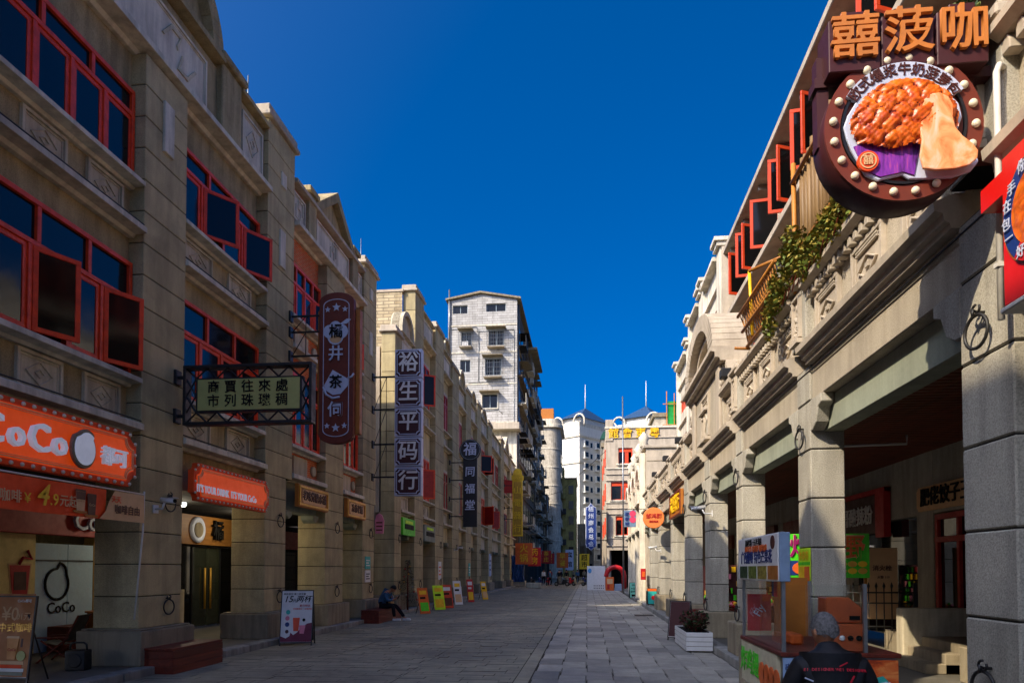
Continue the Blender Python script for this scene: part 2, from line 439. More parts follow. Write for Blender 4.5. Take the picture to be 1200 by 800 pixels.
def pillar(parent, fr, u0, u1, w0, w1, v0, v1, course, mat, gap=0.014, core=None, chamf=0.01, name='pillar', row0=None, slab=False):
    """stone pillar: a dark jointed core and one block per course"""
    core = core or M_mortar
    U, Wd, Vv = u1 - u0, w1 - w0, v1 - v0
    p = part(name, MB(fr).box(u0 + .012, u1 - .012, v0, v1, w0 + .012, w1 - .012).mesh(core, name), parent, (0, 0, 0))
    n = max(1, round(Vv / course)); h = Vv / n
    me = cached(('blk', fr.k, round(U, 3), round(Wd, 3), round(h, 3), mat.name), lambda: MB(Fr(fr.k, 0)).box(0, U, gap / 2, h - gap / 2, 0, Wd).mesh(mat, 'stone_block', bevel=chamf))
    for i in range(n):
        part('stone_block', me, p, fr(u0, v0 + i * h, w0))
    return p
def diamond_panel(parent, fr, u, v, wd, ht, w, mat, t=0.05, kind='diamond', name='relief_panel'):
    def mk():
        b = MB(Fr(fr.k, 0)); a, c = wd / 2, ht / 2
        b.box(-a, a, -c, c, 0, 0.02); b.ring(-a, a, -c, c, t, 0.02, 0.055); b.ring(-a + t * 1.5, a - t * 1.5, -c + t * 1.5, c - t * 1.5, t * .35, 0.02, 0.035)
        if kind == 'diamond':
            for k, q in ((.62, .004), (.24, .004)):
                o = [(a * k, 0), (0, c * k), (-a * k, 0), (0, -c * k), (a * k, 0)]
                f = 1 - .03 / (a * k)
                b.band(o, [(x * f, y * f) for x, y in o], 0.02, 0.02 + q + .02)
        elif kind == 'greek':
            s = min(a, c) * .62
            def bar(x0, x1, y0, y1): b.box(x0, x1, y0, y1, 0.02, 0.05)
            q = .035
            bar(-s, -s + q, -s, s * .4); bar(-s, s * .2, -s - q, -s); bar(s * .2, s * .2 + q, -s - q, 0); bar(-s * .2, s * .2, 0, q)
            bar(s - q, s, -s * .4, s); bar(-s * .2, s, s, s + q); bar(-s * .2 - q, -s * .2, 0, s + q)
        elif kind == 'bars':
            for k in (.52, .66): b.box(-a * .68, a * .68, c * k, c * k + .025, .02, .05)
            o = [(a * .62, -c * .2), (0, c * .3), (-a * .62, -c * .2), (0, -c * .72), (a * .62, -c * .2)]
            b.band(o, [(x * .86, (y + c * .2) * .86 - c * .2) for x, y in o], .02, .048)
            b.box(-a * .1, a * .1, -c * .28, -c * .06, .02, .045)
        return b.mesh(mat, name, bevel=0.003)
    me = cached(('dp', fr.k, round(wd, 3), round(ht, 3), mat.name, kind), mk)
    return part(name, me, parent, fr(u, v, w))
def ring_iron(parent, fr, u, v, w, r=0.13):
    """iron tether ring hanging from a hook"""
    def mk():
        b = MB(Fr(fr.k, 0))
        b.tube([(0, 0.0, 0), (0, 0.0, .05), (0, .02, .08), (0, -.03, .08)], .012, 6)
        b.tube([(r * math.sin(a), -.02 - r + r * math.cos(a), .06 + .015 * math.sin(a)) for a in [2 * math.pi * k / 20 for k in range(21)]], .013, 6, caps=False)
        b.tube([(.09 * math.sin(a) * .6, .02 + .035 * math.cos(a), .06) for a in [2 * math.pi * k / 12 for k in range(11)]], .010, 6)
        return b.mesh(M_iron, 'iron_ring')
    return part('iron_ring', cached(('ring', fr.k, r), mk), parent, fr(u, v, w))
def ledge(parent, fr, u0, u1, v0, v1, w0, w1, mat, name='ledge', steps=2):
    h = v1 - v0
    pr = [(v0, w0), (v0, w0 + (w1 - w0) * .55), (v0 + h * .3, w0 + (w1 - w0) * .62), (v0 + h * .38, w1), (v1 - .02, w1), (v1, w1 - .03), (v1 + .012, w0)]
    return part(name, MB(fr).profile(pr, u0, u1).mesh(mat, name, bevel=0.004), parent)
def solid(name, parent, fr, boxes, mat, bevel=0.0):
    b = MB(fr)
    for q in boxes: b.box(*q)
    return part(name, b.mesh(mat, name, bevel=bevel), parent)
# ------------------------------------------------------------------ ground
def grid_sheet(name, x0, x1, y0, y1, z, mat, kind='structure', zb=None):
    b = MB().box(x0, x1, y0, y1, (zb if zb is not None else z - 0.3), z)
    return struct(name, b.mesh(mat, name))
ground = struct('ground', MB().box(-400, 400, -80, 900, -0.5, -0.10).mesh(M_joint, 'ground'))
road = struct('road', MB().box(-7.0, 2.58, -12, 140, -0.0955, -0.02).mesh(M_joint, 'road_bed'))
# light pavers on the right hand part of the street, each one its own stone
PW, PL = 0.4275, 0.84
def paver_mesh(w, l): return MB().cbox(0.006, w - .006, 0, 1, 0, 1, .001)
def pm(w, l, mat, nm):
    b = MB(); g = .004
    b.add([(g, g, -.02), (w - g, g, -.02), (w - g, l - g, -.02), (g, l - g, -.02), (g + .006, g + .006, 0), (w - g - .006, g + .006, 0), (w - g - .006, l - g - .006, 0), (g + .006, l - g - .006, 0)],
          [(4, 5, 6, 7), (0, 1, 5, 4), (1, 2, 6, 5), (2, 3, 7, 6), (3, 0, 4, 7)])
    return b.mesh(mat, nm, recalc=False)
pvm = pm(PW, PL, M_paver, 'paver')
cnt = 0
y = 7.6
rows = []
while y < 135:
    rows.append(y); y += PL
far = MB()
for ri, y in enumerate(rows):
    for ci in range(8):
        x = -0.88 + ci * PW + (0.02 if ri % 2 else 0)
        z = rnd.uniform(-.004, .003)
        if cnt < 296 and y > 8.6:
            o = part('paver', pvm, road, (x, y - (PL * .5 if ci % 2 else 0), z)); cnt += 1
        else:
            yy = y - (PL * .5 if ci % 2 else 0); g = .008
            far.add([(x + g, yy + g, z), (x + PW - g, yy + g, z), (x + PW - g, yy + PL - g, z), (x + g, yy + PL - g, z)], [(0, 1, 2, 3)])
part('far_paving', far.mesh(M_paver, 'far_paving', recalc=False), road, kind='stuff')
# long dark border stones by the two edges and the seam between the two pavings
bord = MB()
for k in range(110):
    y = -10 + k * 1.3
    for x0, x1 in ((-1.12, -0.885),):
        bord.add([(x0 + .006, y + .006, .001), (x1 - .006, y + .006, .001), (x1 - .006, y + 1.294, .001), (x0 + .006, y + 1.294, .001)], [(0, 1, 2, 3)])
part('seam_stones', bord.mesh(M_sett, 'seam', recalc=False), road, kind='stuff')
# the darker street: narrow strips laid across, in panels
st = MB(); cols = [(-6.98, -4.95), (-4.95, -2.95), (-2.95, -1.125)]
y = -11.0
while y < 138:
    for a, c in cols:
        x = a + rnd.choice((0, .2, .35, .5)) * -1
        while x < c - .02:
            l = rnd.choice((.45, .6, .75)); x1 = min(x + l, c)
            xa = max(x, a)
            if x1 - xa > .03:
                z = rnd.uniform(-.004, .004)
                st.add([(xa + .005, y + .005, z), (x1 - .005, y + .005, z), (x1 - .005, y + .215, z), (xa + .005, y + .215, z)], [(0, 1, 2, 3)])
            x += l
    y += .22
part('road_stones', st.mesh(M_sett, 'road_stones', recalc=False), road, kind='stuff')
# pavements and kerbs
M_walk = paver_mat('pavement_stone', '6f6b60', .15)
lw = struct('left_pavement', MB().box(-11.4, -7.3, -12, 140, -.0945, .125).mesh(M_walk, 'left_pavement'))
rw = struct('right_pavement', MB().box(2.86, 7.4, -12, 60, -.0945, .125).mesh(M_walk, 'right_pavement'))
def kerbs(parent, x0, x1, y0, y1, L):
    me = MB().box(x0, x1, .006, L - .006, -.09, .13).mesh(M_kerb, 'kerb_stone', bevel=.022, seg=2)
    y = y0
    while y < y1:
        part('kerb_stone', me, parent, (0, y, rnd.uniform(-.004, .003))); y += L
kerbs(lw, -7.3, -7.0, 4, 76, 1.0)
kerbs(rw, 2.58, 2.86, 2, 52, 1.0)
# floor slabs under the right arcade (raised shop level is built with its steps)
gr = MB()
for i in range(9): gr.box(1.75, 2.45, 26 + i * .11, 26.06 + i * .11, -.02, .006)
part('drain_grate', gr.mesh(M_iron, 'drain_grate'), road)
# ------------------------------------------------------------------ left side
XL = -7.35
L = Fr('L', XL)
WV = -0.27      # wall plane behind the pillar faces
def shell(parent, y0, y1, ztop, mat, depth=8.0, endmat=None, z0=3.3):
    """solid upper body behind the facade: roof deck, end walls, back; leaves room behind the windows"""
    b = MB(); xb = XL - depth
    b.box(xb, XL - .62, y0, y0 + .2, z0, ztop); b.box(xb, XL - .62, y1 - .2, y1, z0, ztop); b.box(xb, xb + .2, y0 + .2, y1 - .2, 0.1, ztop)
    part('side_wall', b.mesh(endmat or mat, 'side_wall'), parent)
    part('roof', MB().box(xb + .2, XL - .62, y0 + .2, y1 - .2, ztop - 1.5, ztop - 1.3).mesh(M_sage, 'roof'), parent)
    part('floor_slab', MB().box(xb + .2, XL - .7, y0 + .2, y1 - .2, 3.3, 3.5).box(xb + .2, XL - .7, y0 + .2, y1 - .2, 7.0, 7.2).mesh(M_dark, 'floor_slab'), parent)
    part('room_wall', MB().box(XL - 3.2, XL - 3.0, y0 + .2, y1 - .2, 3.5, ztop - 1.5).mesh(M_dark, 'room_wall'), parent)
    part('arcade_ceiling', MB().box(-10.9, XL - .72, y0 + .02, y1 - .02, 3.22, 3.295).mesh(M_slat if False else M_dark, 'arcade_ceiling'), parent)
def bay_A(p, u0, u1, np_, w2, w3):
    for nm, q in (('lintel_beam', (u0, u1, 3.2, 3.93, -.6, WV)), ('wall', (u0, u1, 4.12, 4.73, -.6, WV)), ('wall', (u0, u1, 6.8, 7.24, -.6, WV)),
                  ('wall', (u0, u1, 7.42, 8.05, -.6, WV)), ('wall', (u0, u1, 9.71, 10.38, -.6, WV))):
        b = MB(L).box(*q); part(nm, b.mesh(M_stoneA, nm), p)
    ledge(p, L, u0, u1, 3.93, 4.12, WV - .2, .06, M_white); ledge(p, L, u0, u1, 7.24, 7.42, WV - .2, .06, M_white)
    ledge(p, L, u0, u1, 4.73, 4.88, WV - .2, .02, M_white, 'window_sill'); ledge(p, L, u0, u1, 8.05, 8.2, WV - .2, .02, M_white, 'window_sill')
    for v in (4.425, 7.735):
        st_ = (u1 - u0) / np_
        for i in range(np_): diamond_panel(p, L, u0 + st_ * (i + .5), v, min(st_ * .66, 1.0), .56, WV, M_cream)
    for v in (4.16, 7.46):
        b = MB(L).tube([(u0, v, .0), (u1, v, .0)], .012, 5)
        part('cable', b.mesh(M_black, 'cable'), p)
    window(p, L, u0 + .03, u1 - .03, 4.88, 6.8, w2[0], .62, opens=w2[1], tn=w2[2])
    window(p, L, u0 + .03, u1 - .03, 8.2, 9.71, w3[0], .42, opens=w3[1], tn=w3[2])
A = thing('shophouse', 'grey stone shophouse with wide red casement windows and an arched parapet, first on the left', 'building', (XL, 10.8, 0), 'shophouses along the left side of the street')
shell(A, 4.2, 16.8, 11.2, M_stoneA)
PIL_A = [(4.6, 5.8), (10.82, 12.04), (15.33, 16.45)]
for i, (a, c) in enumerate(PIL_A):
    pillar(A, L, a, c, -.8, 0, .72, 3.93, .535, M_pillA)
    part('plinth', MB(L).box(a - .17, c + .17, .126, .70, -.97, .17).mesh(M_plinth, 'plinth', bevel=.03, seg=2), A)
    part('plinth_cap', MB(L).box(a - .12, c + .12, .70, .728, -.92, .12).mesh(M_plinth, 'plinth_cap', bevel=.012), A)
    c2 = c if i < 2 else 16.8
    pillar(A, L, a, c2, -.55, 0.0, 3.93, 10.40 if i < 2 else 12.25, .54, M_pillA, name='pilaster')
    ring_iron(A, L, (a + c) / 2 + .15, 3.0, 0, .13); ring_iron(A, L, (a + c) / 2 + .15, 1.2, 0, .13)
    if i: part('white_plaque', MB(L).cbox((a + c2) / 2 - .14, (a + c2) / 2 + .14, 9.0, 9.9, 0, .05).mesh(M_white, 'plaque'), A)
part('pier_cap', MB(L).box(15.2, 16.9, 12.25, 12.36, -.7, .1).box(15.26, 16.84, 12.36, 12.55, -.65, .05).mesh(M_sandt, 'pier_cap', bevel=.02), A)
part('white_plaque', MB(L).cbox(16.0, 16.25, 11.0, 11.35, 0, .04).mesh(M_white, 'plaque'), A)
bay_A(A, 5.8, 10.82, 4, (7, {0: 20, 2: 18, 4: 24, 6: 26}, 5), (7, {}, 5))
bay_A(A, 12.04, 15.33, 2, (4, {}, 3), (4, {1: 36, 3: 30}, 3))
# cornice, parapet, arched pediment
ledge(A, L, 4.2, 15.33, 10.38, 10.58, WV - .3, .12, M_white, 'cornice')
part('parapet', MB(L).box(4.2, 15.33, 10.6, 11.9, -.55, -.12).mesh(M_stoneA, 'parapet'), A)
part('parapet_pier', MB(L).box(13.25, 14.05, 10.6, 12.05, -.58, .0).mesh(M_stoneA, 'pier', bevel=.02), A)
part('pier_cap', MB(L).box(13.15, 14.15, 12.05, 12.22, -.66, .1).mesh(M_stoneA, 'pier_cap', bevel=.03), A)
ledge(A, L, 14.05, 15.33, 11.9, 12.08, -.6, .04, M_stoneA, 'coping')
diamond_panel(A, L, 14.72, 11.22, .95, 1.0, -.12, M_white)
diamond_panel(A, L, 9.6, 11.2, 6.4, 1.0, -.12, M_white, kind='plain')
for q in (6.9, 9.1, 11.9):
    b = MB(L); s = .34
    b.band([(q - s * 1.6, 11.2), (q - s * .8, 11.2 + s), (q + s * .2, 11.2 + s), (q - s * .2, 11.2)], [(q - s * 1.4, 11.2), (q - s * .72, 11.2 + s * .8), (q, 11.2 + s * .8), (q - s * .3, 11.2 + .07)], -.1, -.07)
    b.band([(q + s * 1.6, 11.2), (q + s * .8, 11.2 - s), (q - s * .2, 11.2 - s), (q + s * .2, 11.2)], [(q + s * 1.4, 11.2), (q + s * .72, 11.2 - s * .8), (q, 11.2 - s * .8), (q + s * .3, 11.2 - .07)], -.1, -.07)
    part('relief_emblem', b.mesh(M_cream, 'emblem'), A)
ledge(A, L, 4.2, 13.25, 11.9, 12.12, -.6, .08, M_stoneA, 'coping')
uc, hw, rise, v0 = 8.4, 4.85, 2.3, 12.13
def arcp(k, n=28, sc_=1.0): return [(uc + hw * sc_ * math.cos(math.pi * i / n), v0 + rise * sc_ * math.sin(math.pi * i / n)) for i in range(n + 1)]
part('pediment', MB(L).prism(arcp(0, sc_=.95), -.5, -.18).mesh(M_stoneA, 'pediment'), A)
part('pediment_moulding', MB(L).band(arcp(0), arcp(0, sc_=.92), -.55, .03).mesh(M_stoneA, 'pediment_moulding', bevel=.01), A)
# lightning rods on the roof edge
for u in (14.9, 16.2): part('roof_spike', MB(L).tube([(u, 12.0, -.3), (u, 12.95, -.3)], .012, 5).mesh(M_steel, 'spike'), A)

# unseen building added behind the camera, its roof line shaped to shade the street
A0 = thing('shophouse', 'unseen grey stone shophouse behind the camera, added and shaped to shade the street', 'building', (XL, -8, 0), 'shophouses along the left side of the street')
b = MB(L).box(-30, -3.2, 3.2, 14.6, -8, 0)
for u in range(-30, -3, 5): b.box(u, u + 1.0, .12, 3.2, -.8, 0)
part('wall', b.mesh(M_stoneA, 'wall'), A0, kind='stuff')
part('wall', MB(L).box(-3.15, 4.15, 3.2, 12.2, -8, 0).mesh(M_stoneA, 'wall'), A0)
for u, h, z in ((-.5, 1.6, 14.2), (3.3, .85, 14.0)): part('gable', MB(L).prism([(u - h, 12.2), (u + h, 12.2), (u + h, 12.7), (u, z), (u - h, 12.7)], -.5, 0).mesh(M_stoneA, 'gable'), A0)  # unseen gable peaks set for the shadow edge on the right pillars

# --- the red brick shophouse
Bh = thing('shophouse', 'orange brick shophouse with a small triangular gable behind the tall brown vertical sign', 'building', (XL, 20.2, 0), 'shophouses along the left side of the street')
shell(Bh, 16.85, 23.75, 11.0, M_stoneA)
pillar(Bh, L, 19.06, 20.5, -.8, 0, .72, 3.93, .535, M_pillA); pillar(Bh, L, 22.38, 23.6, -.8, 0, .72, 3.93, .535, M_pillA)
for a, c in ((19.06, 20.5), (22.38, 23.6)):
    part('plinth', MB(L).box(a - .17, c + .17, .126, .72, -.97, .17).mesh(M_plinth, 'plinth', bevel=.03, seg=2), Bh)
    ring_iron(Bh, L, (a + c) / 2 + .1, 3.05, 0, .13); ring_iron(Bh, L, (a + c) / 2 + .1, 1.2, 0, .13)
pillar(Bh, L, 19.06, 20.5, -.55, 0, 3.93, 10.38, .54, M_pillA, name='pilaster'); pillar(Bh, L, 22.38, 23.75, -.55, 0, 3.93, 11.9, .54, M_pillA, name='pilaster')
part('pier_cap', MB(L).box(22.28, 23.85, 11.9, 12.0, -.7, .1).box(22.33, 23.8, 12.0, 12.16, -.65, .05).mesh(M_sandt, 'pier_cap', bevel=.02), Bh)
for v0_, v1_ in ((9.0, 9.8), (10.9, 11.3)): part('white_plaque', MB(L).cbox(22.95, 23.2, v0_, v1_, 0, .05).mesh(M_white, 'plaque'), Bh)
for u0, u1, np_, nw in ((16.8, 19.06, 1, 4), (20.5, 22.38, 1, 4)):
    for nm, q, m in (('lintel_beam', (u0, u1, 3.2, 3.93, -.6, WV), M_sage), ('brick_wall', (u0, u1, 4.12, 4.73, -.6, WV), M_brickO), ('brick_wall', (u0, u1, 6.8, 7.24, -.6, WV), M_brickO),
                     ('brick_wall', (u0, u1, 7.42, 8.05, -.6, WV), M_brickO), ('brick_wall', (u0, u1, 9.65, 10.38, -.6, WV), M_brickO)):
        part(nm, MB(L).box(*q).mesh(m, nm), Bh)
    for v in (3.93, 7.24): ledge(Bh, L, u0, u1, v, v + .19, WV - .2, .06, M_white)
    for v in (4.73, 8.05): ledge(Bh, L, u0, u1, v, v + .15, WV - .2, .02, M_white, 'window_sill')
    for v in (4.425, 7.735):
        part('spandrel_plate', MB(L).cbox((u0 + u1) / 2 - .52, (u0 + u1) / 2 + .36, v - .25, v + .25, WV, WV + .05).mesh(M_cream, 'plate'), Bh)
        part('medallion', MB(L).lathe([(.15, 0), (.15, .05), (.10, .07)], (u1 - .3, v, WV), 16).mesh(M_cream, 'medallion'), Bh)
    window(Bh, L, u0 + .03, u1 - .03, 4.88, 6.8, nw, .5, opens={}); window(Bh, L, u0 + .03, u1 - .03, 8.2, 9.65, nw, .5, opens={nw - 1: 35})
    for s in (u0 + .25, u1 - .25):      # scrolled corbels under the beam
        part('corbel', MB(L).prism([(s - .18, 3.2), (s + .18, 3.2), (s + .18, 3.08), (s, 2.98), (s - .18, 3.08)], -.55, WV + .1).mesh(M_sage, 'corbel', bevel=.02), Bh)
ledge(Bh, L, 16.86, 22.38, 10.38, 10.58, WV - .3, .12, M_white, 'cornice')
part('parapet', MB(L).box(16.86, 22.38, 10.6, 11.5, -.55, -.12).mesh(M_brickO, 'parapet'), Bh)
ledge(Bh, L, 16.86, 22.38, 11.5, 11.68, -.6, .06, M_sandt, 'coping')
for a, c, v in ((17.75, 18.25, 11.95), (21.25, 21.75, 11.95)):
    part('parapet_pier', MB(L).box(a, c, 10.6, v - .15, -.58, 0).box(a - .08, c + .08, v - .15, v, -.64, .07).mesh(M_stoneA, 'pier', bevel=.015), Bh)
part('pediment', MB(L).prism([(18.2, 11.68), (21.3, 11.68), (19.75, 12.7)], -.5, -.15).mesh(M_stoneA, 'pediment'), Bh)
part('pediment_moulding', MB(L).band([(18.1, 11.68), (19.75, 12.85), (21.4, 11.68)], [(18.5, 11.68), (19.75, 12.55), (21.0, 11.68)], -.55, .05).mesh(M_stoneA, 'pediment_moulding'), Bh)
diamond_panel(Bh, L, 17.3, 11.05, .72, .72, -.12, M_white, kind='greek'); diamond_panel(Bh, L, 19.75, 11.05, 2.6, .75, -.12, M_white, kind='greek'); diamond_panel(Bh, L, 22.05, 11.05, .55, .72, -.12, M_white, kind='diamond')
for u in (17.2, 22.9): part('roof_spike', MB(L).tube([(u, 11.6, -.3), (u, 13.0, -.3)], .012, 5).mesh(M_steel, 'spike'), Bh)

# --- the paler shophouses farther down
def far_house(name_label, y0, y1, piers, ztop, wall, win='narrow', pierm=None, gable=None, endmat=None, trim=None, seed=1):
    r = random.Random(seed)
    t = thing('shophouse', name_label, 'building', (XL, (y0 + y1) / 2, 0), 'shophouses along the left side of the street')
    pierm = pierm or M_pillA; trim = trim or M_cream
    shell(t, y0, y1, ztop - 1.0, wall, endmat=endmat)
    k = (ztop - 1.2) / 10.58 * 1.0
    lv = lambda v: 3.93 + (v - 3.93) * (ztop - 1.2 - 3.93) / (10.58 - 3.93)
    for a, c, zt in piers:
        pillar(t, L, a, c, -.8, 0, .72, 3.93, .535, pierm)
        part('plinth', MB(L).box(a - .17, c + .17, .126, .72, -.97, .17).mesh(M_plinth, 'plinth', bevel=.03), t)
        pillar(t, L, a, c, -.55, 0, 3.93, zt, .8, pierm, name='pilaster')
        part('pier_cap', MB(L).box(a - .1, c + .1, zt, zt + .1, -.65, .1).box(a - .04, c + .04, zt + .1, zt + .28, -.6, .04).mesh(M_sandt, 'pier_cap', bevel=.02), t)
        ring_iron(t, L, (a + c) / 2 + .1, 3.05, 0, .13); ring_iron(t, L, (a + c) / 2 + .1, 1.2, 0, .13)
    edges = [(y0, piers[0][0])] + [(piers[i][1], piers[i + 1][0]) for i in range(len(piers) - 1)] + [(piers[-1][1], y1)]
    for u0, u1 in edges:
        if u1 - u0 < .3: continue
        part('lintel_beam', MB(L).box(u0, u1, 3.15, 3.93, -.6, WV).mesh(wall, 'beam'), t)
        for s in (u0 + .2, u1 - .2):
            part('corbel', MB(L).prism([(s - .16, 3.15), (s + .16, 3.15), (s + .16, 3.02), (s, 2.92), (s - .16, 3.02)], -.5, WV + .08).mesh(M_sage, 'corbel', bevel=.02), t)
        ledge(t, L, u0, u1, 3.93, 4.1, WV - .2, .05, trim)
        levels = [(4.1, 4.75, 6.85, lv(7.3)), (lv(7.3) + .16, lv(8.0), lv(9.75), lv(10.4))]
        for zi, (a, s, h, e) in enumerate(levels):
            part('wall', MB(L).box(u0, u1, a, s, -.6, WV).mesh(wall, 'wall'), t)
            part('wall', MB(L).box(u0, u1, h, e, -.6, WV).mesh(wall, 'wall'), t)
            ledge(t, L, u0, u1, s, s + .13, WV - .2, .0, trim, 'window_sill')
            if zi == 0: ledge(t, L, u0, u1, e, e + .16, WV - .2, .05, trim)
            diamond_panel(t, L, (u0 + u1) / 2, (a + s) / 2, (u1 - u0) * .62, (s - a) * .78, WV, trim, kind='greek' if r.random() < .4 else 'plain')
            Wn = (u1 - u0) * (.92 if win == 'wide' else .56)
            n = 1 if win == 'narrow' else 2
            m = (u0 + u1) / 2
            if win != 'wide':
                part('wall', MB(L).box(u0, m - Wn / 2, s + .13, h, -.6, WV).box(m + Wn / 2, u1, s + .13, h, -.6, WV).mesh(wall, 'wall'), t)
                part('window_surround', MB(L).box(m - Wn / 2 - .14, m - Wn / 2, s + .13, h, WV - .05, WV + .05).box(m + Wn / 2, m + Wn / 2 + .14, s + .13, h, WV - .05, WV + .05).box(m - Wn / 2 - .14, m + Wn / 2 + .14, h, h + .16, WV - .05, WV + .07).mesh(trim, 'surround'), t)
            op = {0: 60 if r.random() < .3 else 0, n - 1 if n > 1 else 5: -60 if r.random() < .3 else 0}
            if n == 1: op = {0: 0}
            window(t, L, m - Wn / 2, m + Wn / 2, s + .13, h, n, .0 if win == 'narrow' else .5, opens=op, mat=M_dred if seed % 2 else M_red, gl=M_dred if zi == (seed % 2) else M_glass3)
        ct = lv(10.4)
        ledge(t, L, u0, u1, ct, ct + .2, WV - .3, .1, trim, 'cornice')
        part('parapet', MB(L).box(u0, u1, ct + .2, ztop - .12, -.5, -.12).mesh(wall, 'parapet'), t)
        ledge(t, L, u0, u1, ztop - .12, ztop, -.55, .02, trim, 'coping')
        diamond_panel(t, L, (u0 + u1) / 2, (ct + .2 + ztop - .12) / 2, (u1 - u0) * .7, (ztop - ct - .4) * .75, -.12, M_white, kind='plain')
    if gable:
        for kind, u, hw_, rs in gable:
            if kind == 'arch':
                o = [(u + hw_ * math.cos(math.pi * i / 16), ztop + .005 + rs * math.sin(math.pi * i / 16)) for i in range(17)]
                part('pediment', MB(L).prism(o, -.45, -.14).mesh(wall, 'pediment', bevel=0), t)
                part('pediment_moulding', MB(L).band(o, [(u + (x - u) * .84, ztop + (v - ztop) * .84) for x, v in o], -.5, .0).mesh(trim, 'moulding'), t)
            else:
                part('pediment', MB(L).prism([(u - hw_, ztop), (u + hw_, ztop), (u, ztop + rs)], -.45, -.14).mesh(wall, 'pediment'), t)
                part('pediment_moulding', MB(L).band([(u - hw_ - .1, ztop), (u, ztop + rs + .12), (u + hw_ + .1, ztop)], [(u - hw_ * .72, ztop), (u, ztop + rs * .72), (u + hw_ * .72, ztop)], -.5, .03).mesh(trim, 'moulding'), t)
    return t
C1 = far_house('low shophouse with a rounded cream gable behind the sign of five square boxes', 26.2, 29.25, [(26.2, 27.15, 10.9)], 11.35, M_cream, 'two', gable=[('arch', 28.2, 1.0, 1.0)], endmat=M_sandt, seed=2)
C2 = far_house('shophouse with a pale brick end wall rising above the rounded gable, tall corner pier', 29.3, 33.35, [(29.35, 30.9, 13.75)], 13.5, M_yellowwall, 'two', endmat=M_brickY, seed=4)
part('brick_end_wall', MB().box(XL - 7, XL - .56, 29.22, 29.29, 10, 13.7).mesh(M_brickY, 'brick_end_wall'), C2)
part('end_wall_coping', MB().box(XL - 7, XL - .5, 29.18, 29.6, 13.7, 13.8).mesh(M_sandt, 'end_wall_coping'), C2)
D_ = far_house('narrow yellowish shophouse with rounded parapet just past the pale brick end wall', 33.4, 37.75, [(33.45, 35.4, 13.6)], 13.2, M_yellowwall, 'two', gable=[('arch', 36.5, .9, .8)], seed=5)
E_ = far_house('cream shophouse with arched parapets right behind the black vertical sign', 37.8, 46.4, [(37.8, 39.7, 12.9), (42.13, 44.0, 12.7)], 12.5, M_yellowwall, 'narrow', gable=[('arch', 41.0, 1.0, 1.1), ('arch', 45.2, 1.1, .9)], seed=7)
F_ = far_house('cream shophouse with open red shutters and white panels, just past the black vertical sign', 46.45, 56.9, [(46.5, 48.3, 12.9), (51.76, 54.0, 12.7)], 12.5, M_cream, 'two', gable=[('arch', 50.0, 1.4, .8)], seed=8)
G_ = far_house('last cream shophouse of the left arcade with a pointed gable, behind the yellow vertical sign', 56.95, 72.4, [(59.5, 61.8, 12.9), (66.5, 68.0, 12.6)], 12.5, M_cream, 'two', gable=[('tri', 64.2, 2.0, 1.4)], seed=11)
# ------------------------------------------------------------------ right side
XR = 2.85
Q = Fr('R', XR)
QP = [(0.6, 1.26), (4.99, 5.65), (9.28, 9.82), (13.27, 13.79), (16.7, 17.4), (20.3, 21.0), (23.7, 24.4), (27.75, 28.6), (31.8, 32.6)]
R1 = thing('arcade_house', 'sandy stone arcade house with long cream eaves and red windows, nearest on the right', 'building', (XR, 9.5, 0), 'arcade houses along the right side of the street')
R2 = thing('arcade_house', 'sandy arcade house with an arched pediment on its parapet and white pilasters set back above', 'building', (XR, 24, 0), 'arcade houses along the right side of the street')
def own(u): return R1 if u < 13.5 else R2
for i, (a, c) in enumerate(QP):
    p = own(a)
    pillar(p, Q, a, c, -.42, 0, .72, 3.87, .62, M_sandp, chamf=.012)
    part('plinth', MB(Q).box(a - .16, c + .16, .126, .72, -.58, .16).mesh(M_plinth, 'plinth', bevel=.03, seg=2), p)
    pillar(p, Q, a, c, -.5, 0, 3.87, 4.33, .46, M_sandp, chamf=.012, name='pillar_head')
    pillar(p, Q, a - .03, c + .03, -.5, .05, 4.62, 5.42, .8, M_sandp, name='parapet_pier')
    part('pier_cap', MB(Q).box(a - .1, c + .1, 5.42, 5.5, -.56, .12).box(a - .05, c + .05, 5.5, 5.58, -.52, .07).mesh(M_sandt, 'pier_cap', bevel=.015), p)
    # carved plaque on the pier
    b = MB(Q); m = (a + c) / 2; b.ring(m - .15, m + .15, 4.74, 5.3, .03, .05, .10); b.box(m - .12, m + .12, 4.77, 5.27, .05, .06)
    r_ = random.Random(i)
    for k in range(16): b.ball((m + r_.uniform(-.09, .09), 4.82 + k * .027, .062), r_.uniform(.02, .045), 6, sq=(1, 1, .5))
    b.box(m - .17, m + .17, 4.66, 4.72, .05, .13)
    part('carved_plaque', b.mesh(M_sandt, 'carved_plaque'), p)
    ring_iron(p, Q, m, 3.55, 0, .12); ring_iron(p, Q, m, 1.0, 0, .12)
